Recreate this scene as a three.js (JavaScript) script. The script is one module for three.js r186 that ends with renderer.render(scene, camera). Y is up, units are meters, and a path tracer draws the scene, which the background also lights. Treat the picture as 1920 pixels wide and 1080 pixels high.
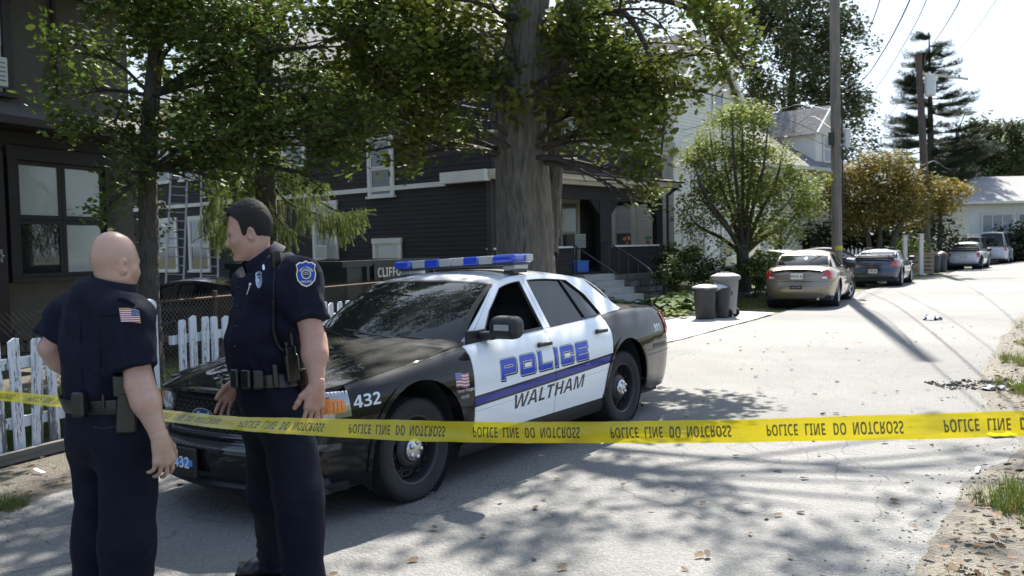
import * as THREE from 'three';
import { mergeGeometries, mergeVertices, toCreasedNormals } from 'three/addons/utils/BufferGeometryUtils.js';
import { RoundedBoxGeometry } from 'three/addons/geometries/RoundedBoxGeometry.js';
import { FontLoader } from 'three/addons/loaders/FontLoader.js';

// ---------------------------------------------------------------- camera, sky, sun, exposure
const scene = new THREE.Scene();
const EYE = 1.68, FPX = 1650, PITCH = 0.046, ROLL = 0.022;            // FPX: focal length in pixels of a 1920 x 1080 picture
const camera = new THREE.PerspectiveCamera(2 * Math.atan(540 / FPX) * 180 / Math.PI, 16 / 9, 0.1, 900);
camera.position.set(0, EYE, 0);
camera.rotation.order = 'YXZ';
camera.rotation.set(-PITCH, 0, -ROLL);
camera.focus = 5.2; camera.userData.fStop = 4.5;
const renderer = new THREE.WebGLRenderer({ antialias: true });
renderer.toneMapping = THREE.LinearToneMapping;
renderer.toneMappingExposure = 3.45;
renderer.shadowMap.enabled = true;
const SUN_EL = 47 * Math.PI / 180;
const SUN = new THREE.Vector3(0.28 * Math.cos(SUN_EL), Math.sin(SUN_EL), -0.96 * Math.cos(SUN_EL)).normalize();
const sun = new THREE.DirectionalLight(new THREE.Color(1, 0.95, 0.86), 4.2);
sun.name = 'sun'; sun.position.copy(SUN).multiplyScalar(80); sun.castShadow = true; sun.target.position.set(0, 0, -8);
Object.assign(sun.shadow.camera, { left: -40, right: 40, top: 40, bottom: -40, near: 1, far: 200 }); sun.shadow.mapSize.set(4096, 4096);
sun.position.add(sun.target.position);
scene.add(sun, sun.target);
{
  const W = 512, H = 256, d = new Float32Array(W * H * 4), dir = new THREE.Vector3();
  for (let j = 0; j < H; j++) for (let i = 0; i < W; i++) {
    const el = ((j + .5) / H - .5) * Math.PI, az = ((i + .5) / W - .5) * 2 * Math.PI;
    dir.set(Math.cos(az) * Math.cos(el), Math.sin(el), Math.sin(az) * Math.cos(el));
    const ang = Math.acos(Math.min(1, dir.dot(SUN))) * 57.3, up = Math.max(0, dir.y), hz = Math.pow(1 - up, 4);
    const g1 = 0.95 * Math.exp(-ang / 22), g2 = 0.30 * Math.exp(-ang / 60);
    let c = [.10 + .26 * hz + g1 + g2, .20 + .27 * hz + g1 + g2, .40 + .19 * hz + g1 * .97 + g2];
    if (dir.y < 0) { const k = Math.min(1, -dir.y * 8); c = c.map((x, n) => x * (1 - k) + [.13, .12, .10][n] * k); }
    for (let n = 0; n < 3; n++) d[(j * W + i) * 4 + n] = c[n] * [.57, .555, .53][n];
    d[(j * W + i) * 4 + 3] = 1;
  }
  const t = new THREE.DataTexture(d, W, H, THREE.RGBAFormat, THREE.FloatType);
  t.mapping = THREE.EquirectangularReflectionMapping; t.magFilter = THREE.LinearFilter; t.needsUpdate = true;
  scene.background = t; scene.environment = t;
}

// ---------------------------------------------------------------- helpers
const V3 = (x, y, z) => new THREE.Vector3(x, y, z);
const W3 = (X, y, Z) => new THREE.Vector3(X, y, -Z);                  // Z metres ahead of the photographer
function rngOf(s) { return () => { s = (s + 0x6d2b79f5) | 0; let t = Math.imul(s ^ (s >>> 15), 1 | s); t = (t + Math.imul(t ^ (t >>> 7), 61 | t)) ^ t; return ((t ^ (t >>> 14)) >>> 0) / 4294967296; }; }
const R0 = rngOf(12345);
const lerp = (a, b, t) => a + (b - a) * t, clamp = (x, a = 0, b = 1) => Math.min(b, Math.max(a, x)), sstep = (a, b, x) => { const t = clamp((x - a) / (b - a)); return t * t * (3 - 2 * t); };
function ray(px, py) {                                                 // direction of a point surveyed in the photograph, at unit depth
  const u0 = px - 960, v0 = py - 540, cr = Math.cos(ROLL), sr = Math.sin(ROLL), u = u0 * cr - v0 * sr, v = u0 * sr + v0 * cr;
  const c = Math.cos(PITCH), s = Math.sin(PITCH), y = -v * c - FPX * s, z = -v * s + FPX * c;
  return [u / z, y / z];
}
const at = (px, py, Z) => { const r = ray(px, py); return V3(r[0] * Z, EYE + r[1] * Z, -Z); };
const gnd = (px, py, y = 0) => { const r = ray(px, py); return at(px, py, (y - EYE) / r[1]); };
const counts = new Map();
function numbered(n) { const k = counts.get(n) || 0; counts.set(n, k + 1); return k ? n + '_' + String(k).padStart(3, '0') : n; }
function tag(o, label, category, group) { o.userData = { label, category }; if (group) o.userData.group = group; return o; }
function thing(name, label, category, pos, turn = 0, group) {
  const o = new THREE.Group(); o.name = numbered(name); scene.add(o);
  if (pos) o.position.copy(pos.isVector3 ? pos : V3(...pos)); o.rotation.y = turn; return tag(o, label, category, group);
}
function part(name, geo, mat, parent, extra) {
  const g = Array.isArray(geo) ? merge(geo) : geo, m = new THREE.Mesh(g, mat);
  m.name = parent === scene ? numbered(name) : name; m.castShadow = m.receiveShadow = true; parent.add(m);
  if (extra) Object.assign(m.userData, extra); return m;
}
const struct = (name, geo, mat) => part(name, geo, mat, scene, { kind: 'structure' });
const STUFF = { kind: 'stuff' };
function norm(g) {
  g = g.index ? g.toNonIndexed() : g;
  for (const k of Object.keys(g.attributes)) if (!['position', 'normal', 'uv'].includes(k)) g.deleteAttribute(k);
  if (!g.attributes.normal) g.computeVertexNormals();
  if (!g.attributes.uv) g.setAttribute('uv', new THREE.BufferAttribute(new Float32Array(g.attributes.position.count * 2), 2));
  return g;
}
function merge(list) { list = list.flat(9).filter(Boolean); return list.length === 1 ? list[0] : mergeGeometries(list.map(norm)); }
function uvm(g, k = 1) {                                               // box projection in metres
  g = norm(g); const p = g.attributes.position, n = g.attributes.normal, uv = g.attributes.uv;
  for (let i = 0; i < p.count; i++) {
    const x = Math.abs(n.getX(i)), y = Math.abs(n.getY(i)), z = Math.abs(n.getZ(i));
    if (y >= x && y >= z) uv.setXY(i, p.getX(i) * k, p.getZ(i) * k); else if (x > z) uv.setXY(i, p.getZ(i) * k, p.getY(i) * k); else uv.setXY(i, p.getX(i) * k, p.getY(i) * k);
  }
  return g;
}
const mv = (g, x = 0, y = 0, z = 0, rx = 0, ry = 0, rz = 0) => { if (rx || ry || rz) g.applyMatrix4(new THREE.Matrix4().makeRotationFromEuler(new THREE.Euler(rx, ry, rz, 'YXZ'))); return g.translate(x, y, z); };
const box = (w, h, d, x = 0, y = 0, z = 0, rx = 0, ry = 0, rz = 0) => uvm(mv(new THREE.BoxGeometry(w, h, d), x, y, z, rx, ry, rz));
const box2 = (x0, x1, y0, y1, z0, z1) => uvm(mv(new THREE.BoxGeometry(Math.abs(x1 - x0), Math.abs(y1 - y0), Math.abs(z1 - z0)), (x0 + x1) / 2, (y0 + y1) / 2, (z0 + z1) / 2));
const rbox = (w, h, d, r, x = 0, y = 0, z = 0, rx = 0, ry = 0, rz = 0, seg = 2) => mv(new RoundedBoxGeometry(w, h, d, seg, Math.min(r, w / 2.01, h / 2.01, d / 2.01)), x, y, z, rx, ry, rz);
const cyl = (r0, r1, h, x = 0, y = 0, z = 0, rx = 0, ry = 0, rz = 0, seg = 16, open = false) => mv(new THREE.CylinderGeometry(r0, r1, h, seg, 1, open), x, y, z, rx, ry, rz);
const sph = (r, x = 0, y = 0, z = 0, sx = 1, sy = 1, sz = 1, w = 16, h = 12) => mv(new THREE.SphereGeometry(r, w, h).scale(sx, sy, sz), x, y, z);
const tube = (pts, r, seg = 24, rad = 8, closed = false) => new THREE.TubeGeometry(new THREE.CatmullRomCurve3(pts, closed, 'centripetal'), seg, r, rad, closed);
function bar(a, b, r, r2 = r, seg = 8) { const d = b.clone().sub(a), l = d.length(), g = new THREE.CylinderGeometry(r2, r, l, seg, 1); g.applyQuaternion(new THREE.Quaternion().setFromUnitVectors(V3(0, 1, 0), d.normalize())); return g.translate((a.x + b.x) / 2, (a.y + b.y) / 2, (a.z + b.z) / 2); }
function plankBetween(a, b, w, h) { const d = b.clone().sub(a), l = d.length(), g = uvm(new THREE.BoxGeometry(w, h, l)); const o = new THREE.Object3D(); o.position.copy(a).add(b).multiplyScalar(.5); o.lookAt(b); o.updateMatrix(); return g.applyMatrix4(o.matrix); }
function extrude(pts, depth, bevel = 0) { const s = new THREE.Shape(pts.map((p) => new THREE.Vector2(p[0], p[1]))); return new THREE.ExtrudeGeometry(s, { depth, bevelEnabled: bevel > 0, bevelSize: bevel, bevelThickness: bevel, bevelSegments: 1, curveSegments: 8 }); }
function limb(pts, radii, radSeg = 10, seg = 0) {                      // tapered tube through points
  const c = new THREE.CatmullRomCurve3(pts, false, 'centripetal'), n = seg || (pts.length - 1) * 5, fr = c.computeFrenetFrames(n, false), pos = [], uv = [], idx = [];
  let len = 0, last = null;
  for (let i = 0; i <= n; i++) {
    const t = i / n, p = c.getPoint(t), k = t * (radii.length - 1), a = Math.floor(Math.min(k, radii.length - 1.001)), r = lerp(radii[a], radii[Math.min(a + 1, radii.length - 1)], k - a);
    if (last) len += p.distanceTo(last); last = p;
    for (let j = 0; j <= radSeg; j++) { const th = j / radSeg * 6.28318, cx = Math.cos(th) * r, cy = Math.sin(th) * r; pos.push(p.x + fr.normals[i].x * cx + fr.binormals[i].x * cy, p.y + fr.normals[i].y * cx + fr.binormals[i].y * cy, p.z + fr.normals[i].z * cx + fr.binormals[i].z * cy); uv.push(j / radSeg * Math.max(1, Math.round(radii[0] * 6.28)), len); }
  }
  for (let i = 0; i < n; i++) for (let j = 0; j < radSeg; j++) { const a = i * (radSeg + 1) + j, b = a + radSeg + 1; idx.push(a, b, a + 1, b, b + 1, a + 1); }
  const g = new THREE.BufferGeometry(); g.setAttribute('position', new THREE.Float32BufferAttribute(pos, 3)); g.setAttribute('uv', new THREE.Float32BufferAttribute(uv, 2)); g.setIndex(idx); g.computeVertexNormals(); return g;
}
// ---- noise and textures
function noiseField(N, cells, oct, seed, gain = .5) {                  // tileable value noise, 0..1
  const out = new Float32Array(N * N); let amp = 1, tot = 0, c = cells; const rnd = rngOf(seed);
  for (let o = 0; o < oct && c <= N; o++, c *= 2, amp *= gain) {
    const g = new Float32Array(c * c); for (let i = 0; i < g.length; i++) g[i] = rnd();
    const ix = new Int32Array(N), fx = new Float32Array(N); for (let x = 0; x < N; x++) { const p = x / N * c, i = Math.floor(p), f = p - i; ix[x] = i; fx[x] = f * f * (3 - 2 * f); }
    for (let y = 0; y < N; y++) { const y0 = ix[y] * c, y1 = ((ix[y] + 1) % c) * c, fy = fx[y]; for (let x = 0; x < N; x++) { const x0 = ix[x], x1 = (x0 + 1) % c, f = fx[x], a = g[y0 + x0], b = g[y0 + x1], d = g[y1 + x0], e = g[y1 + x1]; out[y * N + x] += amp * (a + (b - a) * f + (d - a) * fy + (a - b - d + e) * f * fy); } }
    tot += amp;
  }
  for (let i = 0; i < out.length; i++) out[i] /= tot;
  return out;
}
const s8 = (x) => { x = clamp(x); return Math.round(255 * (x <= .0031308 ? 12.92 * x : 1.055 * Math.pow(x, 1 / 2.4) - .055)); };
function tex(N, fn, srgb = true, M = N) {
  const d = new Uint8Array(N * M * 4);
  for (let y = 0, i = 0; y < M; y++) for (let x = 0; x < N; x++, i++) { const c = fn(i, x, y); if (srgb) { d[i * 4] = s8(c[0]); d[i * 4 + 1] = s8(c[1]); d[i * 4 + 2] = s8(c[2]); } else { d[i * 4] = d[i * 4 + 1] = d[i * 4 + 2] = clamp(c) * 255; } d[i * 4 + 3] = 255; }
  const t = new THREE.DataTexture(d, N, M, THREE.RGBAFormat); t.wrapS = t.wrapT = THREE.RepeatWrapping; t.magFilter = THREE.LinearFilter; t.minFilter = THREE.LinearMipmapLinearFilter; if (srgb) t.colorSpace = THREE.SRGBColorSpace; t.needsUpdate = true; return t;
}
function canvasTex(w, h, draw) { const c = document.createElement('canvas'); c.width = w; c.height = h; const g = c.getContext('2d'); draw(g, w, h); const t = new THREE.CanvasTexture(c); t.colorSpace = THREE.SRGBColorSpace; t.anisotropy = 4; return t; }
const rep = (t, u, v = u) => { t = t.clone(); t.repeat.set(u, v); t.needsUpdate = true; return t; };
const C = (r, g, b) => new THREE.Color().setRGB(r, g, b);
const M = (col, rough = .8, o = {}) => { const P = ['clearcoat', 'transmission', 'sheen', 'ior', 'specularIntensity'].some((k) => k in o); return new (P ? THREE.MeshPhysicalMaterial : THREE.MeshStandardMaterial)({ color: Array.isArray(col) ? C(...col) : col, roughness: rough, ...o }); };
const NF = { a: noiseField(512, 4, 6, 1), b: noiseField(512, 8, 6, 2), fine: noiseField(512, 64, 3, 3), c: noiseField(512, 3, 5, 4, .6) };
const mottle = (c, amt = .25, f = .12, src = NF.a) => tex(512, (i) => { const k = 1 + (src[i] - .5) * 2 * amt + (NF.fine[i] - .5) * 2 * f; return [c[0] * k, c[1] * k, c[2] * k]; });
const bumpFine = tex(512, (i) => NF.fine[i], false), bumpMid = tex(512, (i) => NF.b[i], false);
function matTex(c, amt, rough, o = {}, scale = .5, bump = .004) { return M([1, 1, 1], rough, { map: rep(mottle(c, amt), scale), bumpMap: rep(bumpMid, scale * 1.7), bumpScale: bump, ...o }); }
// ---- sheet cut to an outline on a curved surface
function clipHalf(poly, ax, lim, keepLess) {
  const out = []; for (let i = 0; i < poly.length; i++) { const a = poly[i], b = poly[(i + 1) % poly.length], da = keepLess ? lim - a[ax] : a[ax] - lim, db = keepLess ? lim - b[ax] : b[ax] - lim; if (da >= 0) out.push(a); if ((da > 0 && db < 0) || (da < 0 && db > 0)) { const t = da / (da - db); out.push([lerp(a[0], b[0], t), lerp(a[1], b[1], t)]); } } return out;
}
function panel(poly, map, cell = .07, { flip = false, skirt = .012, off = 0, uvk = [1, 1, 0, 0] } = {}) {
  const us = poly.map((p) => p[0]), vs = poly.map((p) => p[1]), u0 = Math.min(...us), u1 = Math.max(...us), v0 = Math.min(...vs), v1 = Math.max(...vs);
  const cu = Array.isArray(cell) ? cell[0] : cell, cv = Array.isArray(cell) ? cell[1] : cell, nu = Math.max(1, Math.ceil((u1 - u0) / cu)), nv = Math.max(1, Math.ceil((v1 - v0) / cv));
  const pos = [], nor = [], uv = [], e = 1e-3, A = V3(), B = V3(), g1 = V3(), g2 = V3(), gn = V3();
  const pt = (u, v) => { const p = map(u, v); A.subVectors(map(u + e, v), map(u - e, v)); B.subVectors(map(u, v + e), map(u, v - e)); const n = V3().crossVectors(A, B).normalize(); if (flip) n.negate(); if (off) p.addScaledVector(n, off); return [p, n, u, v]; };
  const tri = (a, b, c) => { g1.subVectors(b[0], a[0]); g2.subVectors(c[0], a[0]); gn.crossVectors(g1, g2); if (gn.lengthSq() < 1e-14) return; if (gn.dot(a[1]) < 0) { const t = b; b = c; c = t; } for (const q of [a, b, c]) { pos.push(q[0].x, q[0].y, q[0].z); nor.push(q[1].x, q[1].y, q[1].z); uv.push(q[2] * uvk[0] + uvk[2], q[3] * uvk[1] + uvk[3]); } };
  for (let i = 0; i < nu; i++) {
    let strip = clipHalf(poly, 0, lerp(u0, u1, i / nu), false); strip = clipHalf(strip, 0, lerp(u0, u1, (i + 1) / nu), true); if (strip.length < 3) continue;
    for (let j = 0; j < nv; j++) {
      let c = clipHalf(strip, 1, lerp(v0, v1, j / nv), false); c = clipHalf(c, 1, lerp(v0, v1, (j + 1) / nv), true);
      c = c.filter((p, k) => { const q = c[(k + 1) % c.length]; return Math.hypot(p[0] - q[0], p[1] - q[1]) > 1e-6; }); if (c.length < 3) continue;
      const P = c.map((p) => pt(p[0], p[1]));
      for (const f of THREE.ShapeUtils.triangulateShape(c.map((p) => new THREE.Vector2(p[0], p[1])), [])) tri(P[f[0]], P[f[1]], P[f[2]]);
    }
  }
  if (skirt) for (let i = 0; i < poly.length; i++) {
    const a = poly[i], b = poly[(i + 1) % poly.length], n = Math.max(1, Math.ceil(Math.hypot((a[0] - b[0]) / cu, (a[1] - b[1]) / cv)));
    for (let k = 0; k < n; k++) { const p = pt(lerp(a[0], b[0], k / n), lerp(a[1], b[1], k / n)), q = pt(lerp(a[0], b[0], (k + 1) / n), lerp(a[1], b[1], (k + 1) / n)); const p2 = p[0].clone().addScaledVector(p[1], -skirt), q2 = q[0].clone().addScaledVector(q[1], -skirt); const N = V3().crossVectors(V3().subVectors(q[0], p[0]), p[1]).normalize(); tri([p[0], N, p[2], p[3]], [q[0], N, q[2], q[3]], [q2, N, q[2], q[3]]); tri([p[0], N, p[2], p[3]], [q2, N, q[2], q[3]], [p2, N, p[2], p[3]]); }
  }
  const g = new THREE.BufferGeometry(); g.setAttribute('position', new THREE.Float32BufferAttribute(pos, 3)); g.setAttribute('normal', new THREE.Float32BufferAttribute(nor, 3)); g.setAttribute('uv', new THREE.Float32BufferAttribute(uv, 2)); return g;
}
const arcPts = (cx, cy, rx, ry, a0, a1, n = 12) => Array.from({ length: n + 1 }, (_, i) => { const t = (a0 + (a1 - a0) * i / n) * Math.PI / 180; return [cx + rx * Math.cos(t), cy + ry * Math.sin(t)]; });
function roundRect(x0, y0, x1, y1, r, n = 4) { return [...arcPts(x1 - r, y1 - r, r, r, 0, 90, n), ...arcPts(x0 + r, y1 - r, r, r, 90, 180, n), ...arcPts(x0 + r, y0 + r, r, r, 180, 270, n), ...arcPts(x1 - r, y0 + r, r, r, 270, 360, n)]; }
function curve1(pts) { return (x) => { const n = pts.length, s = Math.sign(pts[n - 1][0] - pts[0][0]); if ((x - pts[0][0]) * s <= 0) return pts[0][1]; for (let i = 0; i < n - 1; i++) if ((x - pts[i + 1][0]) * s <= 0) { const a = pts[Math.max(0, i - 1)], b = pts[i], c = pts[i + 1], d = pts[Math.min(n - 1, i + 2)], h = c[0] - b[0], t = (x - b[0]) / h, m0 = i ? (c[1] - a[1]) / (c[0] - a[0]) * h : (c[1] - b[1]), m1 = i < n - 2 ? (d[1] - b[1]) / (d[0] - b[0]) * h : (c[1] - b[1]); return (2 * t ** 3 - 3 * t * t + 1) * b[1] + (t ** 3 - 2 * t * t + t) * m0 + (-2 * t ** 3 + 3 * t * t) * c[1] + (t ** 3 - t * t) * m1; } return pts[n - 1][1]; }; }

// ---------------------------------------------------------------- ground, road
const sheet = (pts, y, k = 1) => { const s = new THREE.Shape(pts.map((p) => new THREE.Vector2(p[0], p[1]))), g = new THREE.ShapeGeometry(s); g.rotateX(-Math.PI / 2).translate(0, y, 0); const uv = g.attributes.uv, p = g.attributes.position; for (let i = 0; i < p.count; i++) uv.setXY(i, p.getX(i) * k, -p.getZ(i) * k); return g; };
function ragged(pts, amp, step, seed) { const r = rngOf(seed), out = []; for (let i = 0; i < pts.length - 1; i++) { const [a, b] = [pts[i], pts[i + 1]], l = Math.hypot(b[0] - a[0], b[1] - a[1]), n = Math.max(1, Math.round(l / step)), nx = (b[1] - a[1]) / l, ny = -(b[0] - a[0]) / l; for (let k = 0; k < n; k++) { const t = k / n, j = i + k ? (r() - .5) * 2 * amp : 0; out.push([lerp(a[0], b[0], t) + nx * j, lerp(a[1], b[1], t) + ny * j]); } } out.push(pts[pts.length - 1]); return out; }
function paintCracks(N, count, seed, metres) {
  const m = new Float32Array(N * N).fill(1), r = rngOf(seed);
  const dot = (x, y, w, d) => { for (let j = -2; j <= 2; j++) for (let i = -2; i <= 2; i++) { const q = Math.hypot(i, j); if (q <= w) { const k = (((y + j) % N + N) % N | 0) * N + (((x + i) % N + N) % N | 0); m[k] = Math.min(m[k], d + (q / (w + .01)) * .25); } } };
  const walk = (x, y, a, len, w, lvl) => { for (let s = 0; s < len; s++) { a += (r() - .5) * .55; if (r() < .02) a += (r() - .5) * 1.6; x += Math.cos(a); y += Math.sin(a); if (r() < .93) dot(x, y, w * (.6 + r() * .7), .38 + r() * .25); if (lvl < 2 && r() < .006) walk(x, y, a + (r() < .5 ? 1 : -1) * (.6 + r()), len * .35 * r() + 20, w * .7, lvl + 1); } };
  for (let i = 0; i < count; i++) walk(r() * N, r() * N, (r() < .6 ? .95 : -.6) + (r() - .5) * .7, N * (.12 + r() * .4), .7 + r() * .7, 0);
  return m;
}
const roadT = (() => {
  const N = 2048, big = noiseField(N, 4, 4, 21), mid = noiseField(N, 24, 3, 22), cr = paintCracks(N, 44, 23), r = rngOf(24), base = [.175, .173, .168];
  return tex(N, (i) => { const q = r(), sp = q > .985 ? 1.75 : q > .93 ? 1.28 : q < .10 ? .62 : q < .25 ? .84 : 1; const k = (.60 + .62 * big[i] + .22 * mid[i]) * sp * cr[i]; return [base[0] * k * 1.01, base[1] * k, base[2] * k * .985]; });
})();
const gritB = tex(1024, (() => { const r = rngOf(31), n = noiseField(1024, 128, 3, 32); return (i) => n[i] * .7 + r() * .3; })(), false);
const asphalt = M([1, 1, 1], .88, { map: rep(roadT, 1 / 13), bumpMap: rep(gritB, 1 / 2.2), bumpScale: .012 });
const leftEdge = [[-5.5, 3.2], [-3.5, 5.6], [-2.75, 7.6], [-1.5, 10.0], [1.2, 13.2], [2.97, 15.36], [5.58, 19.58], [8.6, 24.4], [13.4, 31.8], [24, 46.5], [38, 64], [60, 90]];
const rightEdge = [[.9, 2.6], [1.91, 4.32], [2.9, 5.7], [4.09, 7.01], [5.11, 9.67], [6.9, 12.6], [10.1, 17.66], [15.5, 25], [25, 37.5], [44, 58], [75, 86]];
const lawnM = matTex([.10, .105, .045], .45, .95, {}, .4, .03), dirtM = M([1, 1, 1], .95, { map: rep(tex(1024, (() => { const a = noiseField(1024, 6, 6, 41), b = noiseField(1024, 90, 3, 42), r = rngOf(43); return (i) => { const k = .62 + .5 * a[i] + .35 * b[i] + (r() > .97 ? .35 : 0), t = a[i]; return [.20 * k, .178 * k + .005 * t, .148 * k]; }; })()), .28), bumpMap: rep(gritB, .5), bumpScale: .03 });
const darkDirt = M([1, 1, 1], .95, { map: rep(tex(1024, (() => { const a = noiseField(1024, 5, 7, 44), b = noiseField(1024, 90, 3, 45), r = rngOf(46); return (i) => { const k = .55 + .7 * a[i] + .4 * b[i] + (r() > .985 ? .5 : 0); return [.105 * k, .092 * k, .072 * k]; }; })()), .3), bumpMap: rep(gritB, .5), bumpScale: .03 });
const concreteM = matTex([.36, .35, .33], .16, .9, {}, .4, .004), stoneM = matTex([.20, .19, .17], .4, .9, {}, .8, .02);
struct('ground', uvm(new THREE.PlaneGeometry(800, 800, 1, 1).rotateX(-Math.PI / 2).translate(0, -.05, -200)), lawnM);
const resample = (pts, n) => { const L = [0]; for (let i = 1; i < pts.length; i++) L.push(L[i - 1] + Math.hypot(pts[i][0] - pts[i - 1][0], pts[i][1] - pts[i - 1][1])); return (t) => { const d = t * L[L.length - 1]; let i = 1; while (i < L.length - 1 && L[i] < d) i++; const k = (d - L[i - 1]) / (L[i] - L[i - 1] || 1); return [lerp(pts[i - 1][0], pts[i][0], k), lerp(pts[i - 1][1], pts[i][1], k)]; }; };
{ // a ribbon between the two edges, finely stepped near the viewer so that the worn edge crumbles
  const l = resample([[-7, -6], ...leftEdge]), q = resample([[.4, -6], ...rightEdge]), n = 1500, cols = [0, .012, .2, .5, .8, .985, 1], pos = [], uv = [], idx = [], N1 = noiseField(1024, 64, 5, 57, .62);
  for (let i = 0; i <= n; i++) { const t = Math.pow(i / n, 1.6), a = l(t), b = q(t), w = N1[i % 1024 + 3 * 1024] - .5, w2 = N1[i % 1024 + 700 * 1024] - .5, wd = Math.hypot(b[0] - a[0], b[1] - a[1]); for (const c of cols) { const k = c + (c > .9 ? w * .34 / wd : c < .1 ? w2 * .22 / wd : 0), x = lerp(a[0], b[0], k), z = lerp(a[1], b[1], k); pos.push(x, c === 0 || c === 1 ? -.0035 : 0, -z); uv.push(x, z); } }
  const m = cols.length; for (let i = 0; i < n; i++) for (let c = 0; c < m - 1; c++) { const k = i * m + c; idx.push(k, k + 1, k + m, k + 1, k + m + 1, k + m); }
  const g = new THREE.BufferGeometry(); g.setAttribute('position', new THREE.Float32BufferAttribute(pos, 3)); g.setAttribute('normal', new THREE.Float32BufferAttribute(pos.map((_, i) => (i % 3 === 1 ? 1 : 0)), 3)); g.setAttribute('uv', new THREE.Float32BufferAttribute(uv, 2)); g.setIndex(idx); struct('road', g, asphalt);
}
struct('verge', sheet([...ragged(rightEdge.map((p) => [p[0] + .75, p[1] - .45]), .2, .4, 53), ...[...rightEdge].reverse().map((p) => [p[0] - .6, p[1] + .4]), [.2, -6], [2.6, -6]], -.004), dirtM);
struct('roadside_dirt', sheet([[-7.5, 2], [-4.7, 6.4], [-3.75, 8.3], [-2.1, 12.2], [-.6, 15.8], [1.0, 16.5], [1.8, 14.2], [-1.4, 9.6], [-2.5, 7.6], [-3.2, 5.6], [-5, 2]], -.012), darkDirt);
struct('pavement', sheet([[1.3, 13.5], ...ragged([[2.97, 15.42], [5.58, 19.66]], .03, .5, 54), [6.2, 20.7], [4.9, 22.3], [3.3, 20.3], [1.2, 17.2]], .006), concreteM);
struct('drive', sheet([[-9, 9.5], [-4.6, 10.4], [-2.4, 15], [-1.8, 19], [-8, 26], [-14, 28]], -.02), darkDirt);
const grassM = M([.15, .20, .04], .7, { side: THREE.DoubleSide, transmission: .4, thickness: 0, specularIntensity: .3 }), grassDryM = M([.30, .26, .10], .8, { side: THREE.DoubleSide, transmission: .3, thickness: 0, specularIntensity: .3 });
function bladeGeo(seed, n, h) { const r = rngOf(seed), pos = []; for (let i = 0; i < n; i++) { const a = r() * 6.28, d = r() * .07, x = Math.cos(a) * d, z = Math.sin(a) * d, hh = h * (.5 + r()), lx = (r() - .5) * h * 1.2, lz = (r() - .5) * h * 1.2, w = .0018 + r() * .0016, b = r() * 3.14, wx = Math.cos(b) * w, wz = Math.sin(b) * w; pos.push(x - wx, 0, z - wz, x + wx, 0, z + wz, x + lx * .35 + wx * .7, hh * .6, z + lz * .35 + wz * .7, x - wx, 0, z - wz, x + lx * .35 + wx * .7, hh * .6, z + lz * .35 + wz * .7, x + lx * .35 - wx * .7, hh * .6, z + lz * .35 - wz * .7, x + lx * .35 - wx * .7, hh * .6, z + lz * .35 - wz * .7, x + lx * .35 + wx * .7, hh * .6, z + lz * .35 + wz * .7, x + lx, hh, z + lz); } const g = new THREE.BufferGeometry(); g.setAttribute('position', new THREE.Float32BufferAttribute(pos, 3)); g.computeVertexNormals(); return g; }
function scatter(name, geo, mat, list, label, category, hue = .25) {
  const m = new THREE.InstancedMesh(geo, mat, list.length), o = new THREE.Object3D(), c = new THREE.Color(), r = rngOf(list.length + 7);
  list.forEach((p, i) => { o.position.set(p[0], p[1], p[2]); o.rotation.set(p[4] || 0, p[3], p[5] || 0); o.scale.setScalar(p[6] || 1); o.updateMatrix(); m.setMatrixAt(i, o.matrix); const k = 1 + (r() - .5) * 2 * hue; c.setRGB(k * (1 + (r() - .5) * .3), k, k * .9); m.setColorAt(i, c); });
  m.name = numbered(name); m.castShadow = m.receiveShadow = true; m.userData = { label, category, kind: 'stuff' }; scene.add(m); return m;
}
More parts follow.
